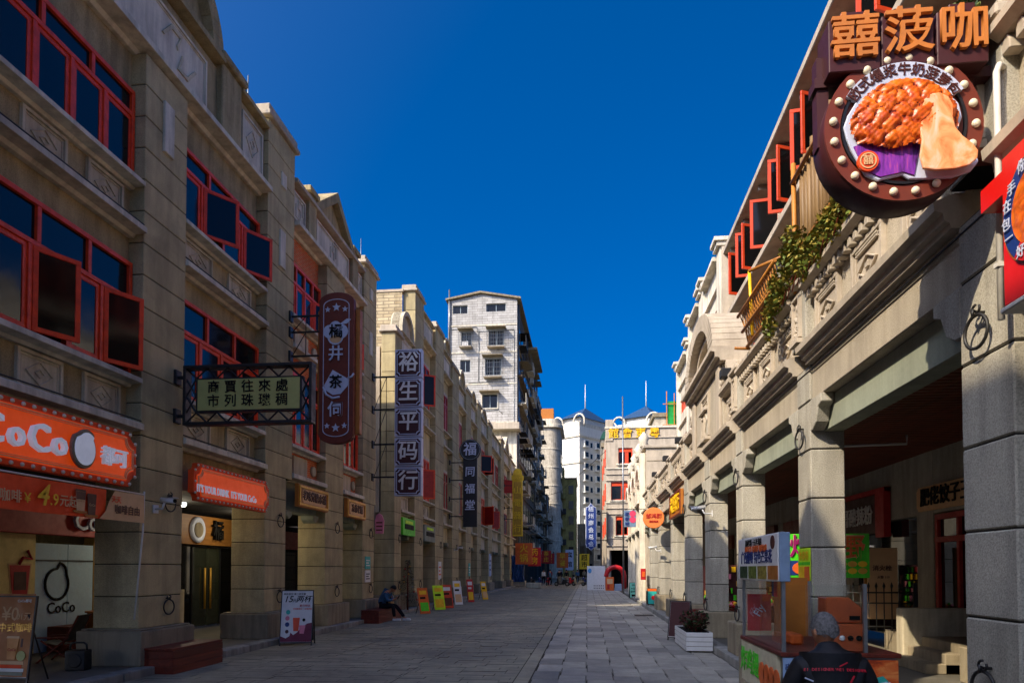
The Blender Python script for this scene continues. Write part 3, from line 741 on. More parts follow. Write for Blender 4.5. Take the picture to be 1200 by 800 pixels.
def rbay(p, u0, u1, parapet=True, npan=3, near=True):
    part('front_beam', MB(Q).box(u0, u1, 3.87, 4.33, -.45, -.03).mesh(M_sand, 'front_beam', bevel=.012), p)
    part('inner_beam', MB(Q).box(u0, u1, 3.46, 3.87, -.40, -.17).mesh(M_sage, 'inner_beam', bevel=.01), p)
    for s, d in ((u0, 1), (u1, -1)):
        pr = [(s, 3.87), (s + d * .42, 3.87), (s + d * .42, 3.76), (s + d * .3, 3.72), (s + d * .22, 3.55), (s + d * .08, 3.47), (s, 3.47)]
        part('corbel', MB(Q).prism(pr, -.16, -.0).mesh(M_sandp, 'corbel', bevel=.01), p)
    b = MB(Q); b.profile([(4.33, -.5), (4.33, .05), (4.37, .06), (4.39, .10), (4.45, .11), (4.47, .17), (4.54, .18), (4.6, .02), (4.6, -.5)], u0, u1)
    part('ledge', b.mesh(M_sandt, 'ledge'), p)
    if not parapet: return
    part('parapet', MB(Q).box(u0, u1, 4.6, 5.28, -.4, -.06).mesh(M_sand, 'parapet'), p)
    b = MB(Q); b.profile([(5.28, -.46), (5.28, .06), (5.33, .12), (5.39, .12), (5.42, .06), (5.42, -.46)], u0, u1); part('coping', b.mesh(M_sandt, 'coping'), p)
    st_ = (u1 - u0) / npan
    for k in range(npan): diamond_panel(p, Q, u0 + st_ * (k + .5), 4.88, min(st_ * .66, .85), .5, -.06, M_sandt, kind='bars')
    n = int((u1 - u0) / .155)
    if near:
        me = cached(('balr',), lambda: MB(Fr('R', 0)).prism([(-.045, 0), (.045, 0), (.045, .06), (.02, .11), (-.02, .11), (-.045, .06)], 0, .11).mesh(M_sandt, 'dentil', bevel=.006))
        for k in range(n): part('dentil', me, p, Q(u0 + .09 + k * .155, 5.165, -.06))
    else:
        b = MB(Q)
        for k in range(n): b.box(u0 + .05 + k * .155, u0 + .13 + k * .155, 5.165, 5.275, -.06, .05)
        part('dentil_row', b.mesh(M_sandt, 'dentils'), p, kind='stuff')
rbay(R1, 1.26, 4.99); rbay(R1, 5.65, 9.28); rbay(R1, 9.82, 13.27)
rbay(R2, 13.79, 16.7, False); rbay(R2, 17.4, 20.3, False); rbay(R2, 21.0, 23.7, npan=2, near=False); rbay(R2, 24.4, 27.75, npan=3, near=False); rbay(R2, 28.6, 31.8, npan=3, near=False); rbay(R2, 32.6, 35.2, npan=2, near=False)
# the arched pediment bay
part('parapet', MB(Q).box(13.79, 14.9, 4.6, 5.28, -.4, -.06).box(18.9, 20.3, 4.6, 5.28, -.4, -.06).mesh(M_sand, 'parapet'), R2, kind='stuff')
for a, c in ((13.79, 14.9), (18.9, 20.3)):
    part('coping', MB(Q).profile([(5.28, -.46), (5.28, .06), (5.33, .12), (5.42, .12), (5.44, -.46)], a, c).mesh(M_sandt, 'coping'), R2)
    diamond_panel(R2, Q, (a + c) / 2, 4.9, .6, .5, -.06, M_sandt, kind='bars')
part('pediment_wall', MB(Q).box(14.9, 18.9, 4.6, 6.02, -.45, .02).mesh(M_sand, 'pediment_wall', bevel=.01), R2)
for a in (15.0, 18.4): part('pediment_strip', MB(Q).box(a, a + .4, 4.6, 6.02, .02, .08).mesh(M_sandt, 'strip', bevel=.01), R2)
diamond_panel(R2, Q, 16.9, 5.3, .95, 1.0, .02, M_sandt, kind='bars')
part('pediment_sill', MB(Q).box(16.3, 17.5, 4.68, 4.76, .02, .16).mesh(M_sandt, 'sill', bevel=.01), R2)
part('pediment_cornice', MB(Q).profile([(6.02, -.5), (6.02, .1), (6.08, .12), (6.1, .2), (6.2, .22), (6.22, .3), (6.3, .3), (6.32, -.5)], 14.7, 19.1).mesh(M_sandt, 'cornice'), R2)
def parc(k, n=26): return [(16.9 + 2.1 * k * math.cos(math.pi * i / n), 6.33 + 1.25 * k * math.sin(math.pi * i / n)) for i in range(n + 1)]
part('pediment', MB(Q).prism(parc(.8), -.4, -.08).mesh(M_sand, 'pediment'), R2)
part('pediment_arch', MB(Q).band(parc(1), parc(.72), -.5, .24).mesh(M_sandt, 'pediment_arch', bevel=.012), R2)
part('pediment_bead', MB(Q).band(parc(.66), parc(.58), -.08, .06).mesh(M_sandt, 'bead'), R2)
for u, d in ((14.75, -1), (19.05, 1)):        # scroll consoles at both feet of the pediment
    b = MB(Q); b.tube([(u + d * .16 * (1 - t * .9) * math.cos(t * 9), 5.62 + .17 * (1 - t * .9) * math.sin(t * 9), .04) for t in [k / 30 for k in range(31)]], .05, 6)
    b.prism([(u, 5.44), (u + d * .5, 5.44), (u + d * .3, 5.6), (u + d * .12, 6.0), (u, 6.02)], -.3, .0)
    part('scroll_console', b.mesh(M_sandt, 'scroll'), R2)
# floodlights clipped to the coping
for u in (14.2, 21.4, 24.9, 29.0):
    b = MB(Q).box(u - .13, u + .13, 5.5, 5.68, .0, .2).box(u - .02, u + .02, 5.42, 5.52, .05, .1)
    solo('floodlight', b.mesh(M_black, 'floodlight', bevel=.015), 'small black floodlight on the right parapet coping, ' + {14.2: 'nearest, left of the arched gable', 21.4: 'just past the arched gable', 24.9: 'second past the arched gable', 29.0: 'farthest one'}[u], 'lamp', group='floodlights on the right parapet')
# arcade ceiling of maroon slats, each one a piece
cel = part('arcade_ceiling', MB().box(XR + .46, 6.9, .2, 35.2, 3.98, 4.2).mesh(M_slat, 'arcade_ceiling'), R1)
sme = MB().box(0, 3.6, .01, .125, 0, .05).mesh(M_slat, 'ceiling_slat', bevel=.004)
y = 4.6
while y < 22: part('ceiling_slat', sme, cel, (XR + .47, y, 3.92)); y += .15
# terrace deck
part('terrace_deck', MB().box(XR + .4, 5.1, -2, 35.2, 4.25, 4.45).mesh(M_sage, 'terrace_deck'), R1)
# upper storeys set back, with two long slabs of eaves
UX = Fr('R', 4.9)
part('upper_wall', MB(UX).box(-2, 20.3, 4.45, 5.9, -.4, 0).mesh(M_sandt, 'upper_wall'), R1)
part('upper_wall', MB(UX).box(-2, 20.3, 8.3, 8.85, -.4, 0).mesh(M_sandt, 'upper_wall'), R1)
part('upper_wall', MB(UX).box(-2, 20.3, 9.025, 9.1, .05, .5).mesh(M_sandt, 'upper_wall'), R1)
part('upper_wall', MB(UX).box(-2, 20.3, 10.4, 10.755, .05, .5).mesh(M_sandt, 'upper_wall'), R1)
part('back_room', MB(UX).box(-2, 20.3, 4.45, 10.75, -3.2, -3.0).mesh(M_room, 'back_room'), R1)
part('side_wall', MB(UX).box(20.05, 20.3, 4.45, 10.75, -6, -.4).mesh(M_sandt, 'side_wall'), R1)
part('back_wall', MB().box(10.9, 11.2, -2, 20.3, 0, 10.75).mesh(M_sandt, 'back_wall'), R1)
part('eave_slab', MB(UX).box(-2, 20.5, 10.76, 10.92, -.6, .98).box(-2, 20.3, 10.92, 11.0, -.6, .9).mesh(M_sandt, 'eave_slab', bevel=.015), R1)
part('roof', MB(UX).box(-2, 20.3, 11.0, 11.1, -6.2, -.0).mesh(M_sage, 'roof'), R1)
part('balcony_slab', MB(UX).box(-2, 20.7, 8.86, 9.02, .0, .92).mesh(M_sandt, 'balcony_slab', bevel=.015), R1)
cb = MB(Fr('R', 0)).prism([(-.3, 0), (.3, 0), (.3, -.12), (.22, -.16), (.2, -.5), (.14, -.75), (-.14, -.75), (-.2, -.5), (-.22, -.16), (-.3, -.12)], 0, .55).mesh(M_sandp, 'corbel_block', bevel=.012)
bk = MB(Fr('R', 0)); bk.prism([(-.06, 0), (.06, 0), (.06, -.3), (-.06, -.3)], .5, .6); bk.prism([(-.05, 0), (.05, 0), (.05, -.12), (-.05, -.12)], .6, .85)
bkm = bk.mesh(M_sandt, 'eave_bracket', bevel=.015)
for k in range(7): part('corbel_block', cb, R1, UX(-.4 + k * 3.35, 8.86, 0))
for k in range(14): part('eave_bracket', bkm, R1, UX(-1 + k * 1.62, 10.76, 0))
M_redor = plain('red_orange_paint', 'c8401a', 0.45, 0.4, wear=0.15)  # even red-orange paint for windows and shutters
u = 0.3; k = 0
while u < 19.6:
    window(R1, UX, u, u + 1.5, 9.1, 10.4, 2, 0, w=.38, opens={0: 82, 1: (-68 if k % 3 else 0)}, mat=M_redor)
    part('window_pier', MB(UX).box(u + 1.5, u + 1.62, 9.1, 10.4, .05, .5).mesh(M_sandt, 'window_pier'), R1); u += 1.62; k += 1
u = .2; k = 0
while u < 19.5:
    window(R1, UX, u, u + 2.1, 5.9, 8.3, 3, .6, w=-.12, opens={0: 75, 2: -70 if k % 2 else 0, 1: 40 if k % 3 == 1 else 0}, mat=M_redor)
    part('window_pier', MB(UX).box(u + 2.1, u + 2.4, 5.9, 8.3, -.4, .04).mesh(M_sandp, 'window_pier'), R1); u += 2.4; k += 1
# the set-back upper house with white pilasters
VX_ = Fr('R', 3.95)
part('terrace_deck', MB().box(5.1, 9.5, 20.3, 35.2, 4.22, 4.45).mesh(M_sage, 'terrace_deck'), R2)
segs = [(20.55, 23.9, 11.3), (23.9, 27.0, 11.2), (27.0, 30.6, 10.5)]
part('end_wall', MB(VX_).box(20.5, 20.7, 4.45, 10.9, -5.5, -.0).mesh(M_sandt, 'end_wall'), R2)
part('cream_return', MB(VX_).box(20.42, 20.5, 4.45, 11.0, -1.2, .06).mesh(M_sandt, 'cream_return'), R2)
for u0, u1, zt in segs:
    for a, c in ((u0, u0 + .55), (u1 - .5, u1)):
        part('pilaster', MB(VX_).box(a, c, 4.45, zt - .25, -.3, .1).mesh(M_white, 'pilaster', bevel=.012), R2)
        part('pilaster_cap', MB(VX_).box(a - .08, c + .0, zt - .25, zt - .12, -.4, .2).box(a - .14, c, zt - .12, zt, -.45, .28).mesh(M_white, 'pilaster_cap', bevel=.012), R2)
    for s, h in ((4.45, 5.3), (7.2, 8.2), (zt - 1.7, zt - .5)):
        part('upper_wall', MB(VX_).box(u0 + .55, u1 - .5, s, h, -.3, 0).mesh(M_white, 'upper_wall'), R2)
    for v in (7.6, zt - 1.3): ledge(R2, VX_, u0 + .55, u1 - .5, v, v + .16, -.1, .1, M_white)
    ledge(R2, VX_, u0 + .55, u1 - .5, zt - .5, zt - .3, -.3, .22, M_white, 'cornice')
    for v0_, v1_ in ((5.3, 7.2), (8.2, zt - 1.7)):
        m = (u0 + u1) / 2 + .02; Wd = (u1 - u0 - 1.05)
        window(R2, VX_, m - Wd / 2 + .02, m + Wd / 2 - .02, v0_, v1_, 2, 0, w=-.1, opens={}, mat=M_redor, gl=M_redor)
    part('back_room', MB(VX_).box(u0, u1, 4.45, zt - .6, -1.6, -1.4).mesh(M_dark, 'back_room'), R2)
    part('roof', MB(VX_).box(u0, u1, zt - .62, zt - .5, -5.5, -.3).mesh(M_sage, 'roof'), R2)
part('water_tank', MB(VX_).lathe([(.28, 0), (.32, .2), (.3, .5), (.1, .62)], (24.3, 11.2, -.6), 14).mesh(M_black, 'water_tank'), R2)
# arcade interior: back wall with shop openings
BX = Fr('R', 6.4)
for a, c in ((1.0, 8.8), (11.0, 11.25), (13.75, 14.4), (17.7, 20.3), (20.3, 35.2)):
    part('shop_wall', MB(BX).box(a, c, .12, 3.98, -.3, 0).mesh(M_sandp, 'shop_wall'), own(a))
for a, c in ((8.8, 11.0), (11.25, 13.75), (14.4, 17.7)):
    part('shop_wall', MB(BX).box(a, c, 2.75, 3.98, -.3, -.01).mesh(M_sandp, 'shop_wall'), R1)
for u in (21, 24.5, 28, 31.5):
    part('shop_window', MB(BX).box(u, u + 2.2, .3, 2.6, 0, .05).mesh(M_glass2, 'shop_window'), R2)
    part('shop_shutter', MB(BX).box(u - .1, u + 2.3, 2.62, 3.2, 0, .12).mesh(M_maroon, 'shutter_box'), R2)
# dumpling shop door, red frames
dr = part('shop_door', MB(BX).ring(11.3, 13.7, .6, 2.72, .1, -.12, 0).box(11.3, 13.7, 2.2, 2.3, -.11, .01).box(12.1, 12.2, .6, 2.2, -.11, .0).box(12.86, 12.94, .6, 2.62, -.11, .0).mesh(M_dred, 'shop_door', bevel=.006), R1)
for a, c, e, f in ((11.4, 12.1, .7, 2.2), (12.2, 12.86, .7, 2.2), (12.94, 13.6, .7, 2.2), (11.4, 12.86, 2.3, 2.62), (12.94, 13.6, 2.3, 2.62)):
    part('pane', MB(BX).box(a, c, e, f, -.07, -.06).mesh(M_glass2, 'pane'), dr)
part('shop_window', MB(BX).box(14.45, 17.65, .3, 2.72, -.2, -.1).mesh(M_glass2, 'shop_window'), R1)
part('threshold_step', MB().box(5.6, 6.4, 10.9, 14.0, .126, .58).mesh(M_plinth, 'threshold', bevel=.015), R1)
for k in range(2): part('stair_step', MB().box(5.35 - k * .28, 5.6, 11.2, 12.45, .126, .43 - k * .15).mesh(M_plinth, 'stair_step', bevel=.012), R1)
part('stair_cheek', MB().prism([(5.3, 12.5), (6.38, 12.5), (6.38, 12.75), (5.3, 12.75)], .126, 1.05).mesh(M_cream, 'stair_cheek', bevel=.012), R1)
part('stair_cheek', MB().box(5.2, 6.38, 9.9, 10.5, .126, .62).mesh(M_plinth, 'stair_cheek', bevel=.012), R1)
# buildings closing the right side
Er = thing('shophouse', 'plain grey end wall and ornate white street front, rising above the low right arcade', 'building', (2.9, 42, 0))
part('wall', MB().box(2.95, 9, 35.3, 49.0, .1, 7.75).mesh(M_sandt, 'wall'), Er)
part('roof_edge', MB().box(2.8, 9.1, 35.2, 49.1, 7.75, 7.9).mesh(M_sandt, 'roof_edge', bevel=.02), Er)
part('wall_groove', MB().box(2.98, 9, 35.285, 35.295, 7.1, 7.14).box(2.98, 9, 35.285, 35.295, 5.7, 5.74).box(2.98, 9, 35.285, 35.295, 4.2, 4.24).mesh(M_plinth, 'wall_groove'), Er)
EF = Fr('R', 2.94)
for i in range(4):
    u = 35.8 + i * 3.3
    part('pilaster', MB(EF).box(u, u + .5, .1, 7.6, 0, .28).mesh(M_white, 'pilaster', bevel=.015), Er)
    part('bay_arch', MB(EF).band([(u + 1.9 + 1.3 * math.cos(math.pi * k / 12), 6.3 + .9 * math.sin(math.pi * k / 12)) for k in range(13)], [(u + 1.9 + 1.05 * math.cos(math.pi * k / 12), 6.3 + .7 * math.sin(math.pi * k / 12)) for k in range(13)], 0, .3).mesh(M_white, 'bay_arch'), Er)
    for v in (3.6, 5.0): ledge(Er, EF, u + .5, u + 3.3, v, v + .25, 0, .35, M_white)
    for v in (3.95, 5.35): window(Er, EF, u + .9, u + 2.9, v, v + 1.0, 2, 0, w=.05, mat=M_redor)
    part('shop_opening', MB(EF).box(u + .6, u + 3.2, .1, 3.1, .0, .06).mesh(M_dark, 'shop_opening'), Er)
    part('finial', MB().lathe([(.16, 0), (.24, .1), (.2, .3), (.28, .5), (.05, .8)], (2.9, u + .25, 7.9), 10).mesh(M_white, 'finial'), Er)

part('conduit', MB(Q).tube([(1.3, 4.27, .0), (5.0, 4.26, .0), (9.0, 4.25, .0), (13.2, 4.27, .0)], .01, 5).mesh(M_black, 'conduit'), R1)
part('ceiling_pipe', MB().tube([(3.6, 12.2, 3.75), (5.2, 12.0, 3.75), (5.2, 12.0, 3.9)], .02, 6).mesh(M_whitep, 'ceiling_pipe'), R1)
# ------------------------------------------------------------------ the far end of the street
GH = thing('guild_hall', 'grey rendered hall with golden characters under its roof line, closing the right of the street', 'building', (5, 62, 0))
GF = Fr('F', 62.0)
holes = [(2.75, 4.0, 11.0, 12.4), (2.1, 3.95, 7.8, 9.4), (2.5, 3.6, 4.7, 6.4), (1.95, 3.9, .1, 3.4)]
b = MB(GF); zs = [(.1, 3.4), (3.4, 4.7), (4.7, 6.4), (6.4, 7.8), (7.8, 9.4), (9.4, 11.0), (11.0, 12.4), (12.4, 14.1)]
for v0_, v1_ in zs:
    h = [q for q in holes if abs(q[2] - v0_) < .01]
    if h: b.box(1.72, h[0][0], v0_, v1_, -.4, 0); b.box(h[0][1], 12.5, v0_, v1_, -.4, 0)
    else: b.box(1.72, 12.5, v0_, v1_, -.4, 0)
part('wall', b.mesh(M_sandt, 'wall'), GH)
part('side_wall', MB().box(1.72, 2.1, 62.4, 84, .1, 14.1).mesh(M_sandt, 'side_wall'), GH)
part('inner_wall', MB().box(2.1, 12.5, 64.4, 64.6, .1, 13.5).mesh(M_dark, 'inner_wall'), GH)
part('roof', MB().box(2.1, 12.5, 62.4, 84, 13.3, 13.6).mesh(M_sage, 'roof'), GH)
for v in (14.1,): part('coping', MB(GF).box(1.6, 12.6, v, v + .18, -.5, .14).mesh(M_white, 'coping', bevel=.02), GH)
part('corner_pier', MB(GF).box(1.66, 2.3, 13.0, 14.9, -.5, .08).mesh(M_sandt, 'corner_pier', bevel=.02), GH)
for v in (13.2, 10.5, 10.0, 9.45, 7.5, 7.0, 6.5, 4.4, 3.7): ledge(GH, GF, 1.68, 12.5, v, v + .12, -.1, .1, M_white if v in (10.5, 7.5, 4.4) else M_sandt)
for i, (a, c, e, f) in enumerate(holes[:3]):
    wn = part('window', MB(GF).ring(a, c, e, f, .09, -.2, -.08).box(a + .09, c - .09, f - .35, f - .28, -.2, -.08).box((a + c) / 2 - .04, (a + c) / 2 + .04, e + .09, f - .35, -.2, -.08).mesh(M_redor, 'window'), GH)
    part('pane', MB(GF).box(a + .09, c - .09, f - .28, f - .09, -.16, -.14).mesh(M_orange, 'pane'), wn)
    part('pane', MB(GF).box(a + .09, (a + c) / 2 - .04, e + .09, f - .35, -.16, -.14).mesh(M_glass, 'pane'), wn)
    part('shutter', MB(GF).box((a + c) / 2 + .04, c - .35, e + .09, f - .35, -.16, -.1).mesh(M_redor, 'shutter'), wn)
    part('shutter', MB().box(a, a + .04, 61.7, 62.0, e, f - .3).mesh(M_maroon, 'shutter'), wn)
    part('window_sill', MB(GF).box(a - .15, c + .15, e - .12, e, -.1, .18).mesh(M_white, 'sill'), GH)
SFr = Fr('L', 1.72)
for k in range(3):
    for u in (64, 69, 74): part('side_shutter', MB(Fr('R', 1.72)).box(u, u + .9, 4.9 + k * 3.1, 6.4 + k * 3.1, 0, .09).mesh(M_redor, 'side_shutter'), GH)
for i, ch in enumerate('館會東粵'):
    text(ch, .95, GH, (2.36 + i * 1.18, 61.93, 13.62), 'F', M_yellow, .1, .012, name='gilded_character', tilt=rnd.uniform(-.05, .05))
pole = solo('utility_pole', MB().tube([(2.55, 50, 0), (2.55, 50, 14.0)], [.06, .045], 8).mesh(M_steel, 'pole'), 'thin grey pole standing in front of the hall with golden characters', 'pole')

# tall white painted brick house
T = thing('apartment_block', 'tall narrow house with a sunlit white painted brick end wall and caged windows', 'building', (-11, 73, 0))
TF = Fr('F', 73.0)
x0, x1 = -14.7, -7.29
wins = [(-14.2, -12.6, 29.0, 29.9), (-10.6, -8.5, 29.1, 29.95), (-13.3, -12.2, 25.6, 27.0), (-10.3, -8.7, 25.5, 27.1), (-13.4, -12.3, 22.7, 24.0), (-10.7, -9.0, 22.3, 24.1), (-11.0, -9.4, 18.8, 20.3)]
b = MB(TF)
zz = sorted({7.0, 30.0} | {w[2] for w in wins} | {w[3] for w in wins})
for a, c in zip(zz[:-1], zz[1:]):
    xs = [x0]
    for w in sorted(wins):
        if w[2] <= a + 1e-6 and w[3] >= c - 1e-6: xs += [w[0], w[1]]
    xs.append(x1)
    for i in range(0, len(xs), 2): b.box(xs[i], xs[i + 1], a, c, -.35, 0)
part('end_wall', b.mesh(M_brickW, 'end_wall'), T)
part('gable', MB(TF).prism([(x0, 30.0), (x1, 30.0), (x1, 30.3), (-11.2, 31.0), (x0, 30.4)], -.35, 0).mesh(M_brickW, 'gable'), T)
part('roof', MB().prism([(x0 - .2, 72.8), (x0 - .2, 96.5), (x1 + .35, 96.5), (x1 + .35, 72.8)], 31.0, 31.1).mesh(M_plinth, 'roof') if False else MB(TF).band([(x0 - .25, 30.42), (-11.2, 31.08), (x1 + .4, 30.3)], [(x0 - .25, 30.6), (-11.2, 31.28), (x1 + .4, 30.48)], -23, .3).mesh(M_plinth, 'roof'), T)
part('inner_wall', MB().box(x0, x1, 74.4, 74.6, 7, 30).mesh(M_dark, 'inner_wall'), T)
part('back_wall', MB().box(x0, x0 + .3, 73.4, 96, 0, 30).box(x0 + .3, x1 - .3, 95.7, 96, 0, 30).mesh(M_brickW, 'back_wall'), T)
for v in (7.5, 17.2, 21.3, 24.7, 27.6): part('floor_band', MB(TF).box(x0, x1, v, v + .14, -.02, .05).mesh(M_white, 'floor_band'), T)
M_alu = plain('aluminium_window', '8d9796', 0.4, 0.5, metal=0.4)
for i, (a, c, e, f) in enumerate(wins):
    wn = part('window', MB(TF).ring(a, c, e, f, .07, -.3, -.2).box((a + c) / 2 - .03, (a + c) / 2 + .03, e + .07, f - .07, -.3, -.2).mesh(M_alu, 'window'), T)
    for q0, q1 in ((a + .07, (a + c) / 2 - .03), ((a + c) / 2 + .03, c - .07)): part('pane', MB(TF).box(q0, q1, e + .07, f - .07, -.26, -.25).mesh(M_glass, 'pane'), wn)
    if i in (2, 3, 5):
        g = MB(TF); d = .75
        for k in range(9):
            x = a - .15 + (c - a + .3) * k / 8; g.tube([(x, e - .3, d), (x, f - .2, d)], .018, 4, smooth=False)
        for k in range(5):
            z = e - .3 + (f - e + .1) * k / 4; g.tube([(a - .15, z, 0), (a - .15, z, d), (c + .15, z, d), (c + .15, z, 0)], .018, 4, smooth=False)
        part('window_cage', g.mesh(M_steel, 'window_cage'), T)
        part('planter_tray', MB(TF).box(a - .1, c + .1, e - .38, e - .3, .0, d).mesh(M_sandt, 'planter_tray'), T)
    if i > 1 and i != 4: part('window_canopy', MB(TF).box(a - .25, c + .25, f + .1, f + .18, 0, .95).mesh(M_plinth, 'window_canopy'), T)
    if i == 2: part('air_conditioner', MB(TF).box(a + .2, c - .25, e - .28, e + .25, .1, .5).mesh(M_whitep, 'air_conditioner'), T)
    if i == 6: part('window_surround', MB(TF).ring(a - .12, c + .12, e - .12, f + .05, .1, 0, .08).mesh(M_white, 'surround'), T)
b = MB(TF).tube([(-14.55, 24.5, .15), (-14.55, 31.6, .15)], .08, 6); part('vent_pipe', b.mesh(M_steel, 'vent_pipe'), T)
for pts in ([(-14.4, 27.3, .06), (-11.6, 27.5, .06), (-11.6, 27.0, .06), (-7.6, 27.1, .06)], [(-11.4, 27.2, .06), (-11.4, 21.6, .06)], [(-12.5, 21.5, .05), (-9.9, 21.6, .05), (-9.8, 21.9, .05), (-7.6, 21.9, .05)], [(-10.9, 18.5, .05), (-9.3, 18.6, .05), (-8.9, 18.2, .05)], [(-7.6, 8, .05), (-7.6, 27, .05)]):
    part('wall_pipe', MB(TF).tube(pts, .035, 4).mesh(M_steel, 'wall_pipe'), T)
part('lower_ledge', MB(TF).box(-12.0, -6.9, 16.2, 16.9, -.4, 1.6).mesh(M_sandt, 'lower_ledge', bevel=.03), T)
part('lower_wall', MB(TF).box(-11.8, -7.3, 11, 16.2, 0, .4).mesh(M_white, 'lower_wall'), T)
# street fronts of the tall houses on the left: storeys of windows, balconies, air conditioners
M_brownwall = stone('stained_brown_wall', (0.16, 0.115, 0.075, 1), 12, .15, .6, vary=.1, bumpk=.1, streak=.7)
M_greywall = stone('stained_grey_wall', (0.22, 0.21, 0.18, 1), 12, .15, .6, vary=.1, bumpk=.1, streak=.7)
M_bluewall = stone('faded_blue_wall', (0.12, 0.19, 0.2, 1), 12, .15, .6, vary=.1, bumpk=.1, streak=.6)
M_olive = stone('olive_yellow_wall', (0.36, 0.30, 0.1, 1), 12, .12, .5, vary=.1, bumpk=.1, streak=.5)
def block(t, fr, u0, u1, z1, wall, st_h=3.1, seed=1, bayw=3.2, base=True):
    r = random.Random(seed)
    part('street_wall', MB(fr).box(u0, u1, .1, z1, -.6, 0).mesh(wall, 'street_wall'), t)
    n = int((z1 - 3.6) / st_h); nb = max(1, int((u1 - u0) / bayw)); bw = (u1 - u0) / nb
    for s in range(n):
        z = 3.9 + s * st_h
        part('floor_band', MB(fr).box(u0, u1, z - .3, z - .12, 0, r.choice((.12, .5, .25))).mesh(r.choice((M_white, wall, M_plinth)), 'floor_band'), t)
        for k in range(nb):
            a = u0 + bw * k + .5; c = u0 + bw * (k + 1) - .5; q = r.random()
            part('window', MB(fr).box(a, c, z + .55, z + 2.2, .0, .05).mesh(M_glass, 'window'), t)
            if q < .45:
                g = MB(fr).box(a - .2, c + .2, z - .05, z + .05, 0, .9)
                for j in range(8): g.box(a - .2 + (c - a + .37) * j / 7, a - .17 + (c - a + .37) * j / 7, z + .05, z + 1.0, .86, .9)
                g.box(a - .2, c + .2, z + 1.0, z + 1.06, .85, .91)
                part('balcony', g.mesh(r.choice((M_plinth, M_iron, M_white)), 'balcony'), t)
            elif q < .75: part('window_canopy', MB(fr).box(a - .2, c + .2, z + 2.35, z + 2.42, 0, .9).mesh(r.choice((M_plinth, M_sage, M_dark)), 'canopy'), t)
            if r.random() < .5: part('air_conditioner', MB(fr).box(c - .1, c + .75, z + .1, z + .75, .05, .5).mesh(M_white, 'air_conditioner', bevel=.02), t)
    part('downpipe', MB(fr).tube([(u0 + .3, 3, .1), (u0 + .3, z1, .1)], .07, 5).mesh(M_steel, 'downpipe'), t)
    part('shop_opening', MB(fr).box(u0 + .4, u1 - .4, .1, 3.0, .0, .03).mesh(M_dark, 'shop_opening'), t)
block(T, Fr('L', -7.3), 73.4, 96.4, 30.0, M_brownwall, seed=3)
part('roof_overhang', MB(Fr('L', -7.3)).box(86, 96.5, 29.0, 29.3, 0, 1.2).mesh(M_plinth, 'overhang'), T)
def tower(label, y0, y1, z1, wall, xs=-7.3, depth=9, seed=1, name='apartment_block', st_h=3.1):
    t = thing(name, label, 'building', (xs, (y0 + y1) / 2, 0))
    block(t, Fr('L', xs), y0, y1, z1, wall, seed=seed, st_h=st_h)
    part('body', MB().box(xs - depth, xs - .62, y0 + .02, y1 - .02, .1, z1 - .2).mesh(wall, 'body'), t)
    part('roof_edge', MB().box(xs - depth, xs + .12, y0, y1, z1, z1 + .2).mesh(M_plinth, 'roof_edge'), t)
    return t
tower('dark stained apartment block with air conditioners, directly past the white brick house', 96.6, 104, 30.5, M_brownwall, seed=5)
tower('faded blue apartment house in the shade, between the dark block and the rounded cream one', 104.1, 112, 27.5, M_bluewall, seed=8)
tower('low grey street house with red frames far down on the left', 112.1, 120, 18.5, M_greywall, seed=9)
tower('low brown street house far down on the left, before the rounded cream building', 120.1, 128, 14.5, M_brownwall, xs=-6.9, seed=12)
# rounded cream building
RC = thing('apartment_block', 'cream building with a rounded corner and sunlit flaking front wall, far down the street', 'building', (-6, 130, 0))
corner = [(-12, 129)] + [(-6.9, 129)] + [(-6.9 + 2.0 * math.sin(a), 131 - 2.0 * math.cos(a)) for a in [k * math.pi / 16 for k in range(1, 9)]] + [(-4.9, 141), (-12, 141)]
M_creamflake = stone('flaking_cream_wall', (0.52, 0.46, 0.36, 1), 3, .35, .6, vary=.05, bumpk=.1, streak=.5)
part('wall', MB().prism(corner, .1, 28.5).mesh(M_creamflake, 'wall'), RC)
def off(k): return [(x + (k if x > -7 else 0), y - (k if y < 135 else 0)) for x, y in corner]
for z in (7, 10.4, 13.8, 17.2, 20.6, 24): part('floor_band', MB().prism(off(.08), z, z + .18).mesh(M_white, 'floor_band'), RC)
part('cornice', MB().prism(off(.5), 28.0, 28.6).mesh(M_white, 'cornice', bevel=.05), RC)
part('parapet', MB().prism(off(.2), 28.6, 29.6).mesh(M_white, 'parapet'), RC)
part('roof_shed', MB().box(-9, -6.2, 131, 134, 29.6, 32.0).mesh(M_ochre, 'roof_shed'), RC)
for z in range(6):
    for u in (131.6, 134.6, 137.6): part('window', MB(Fr('L', -4.9)).box(u, u + 1.4, 4.7 + z * 3.4, 6.4 + z * 3.4, 0, .08).mesh(M_glass, 'window'), RC)
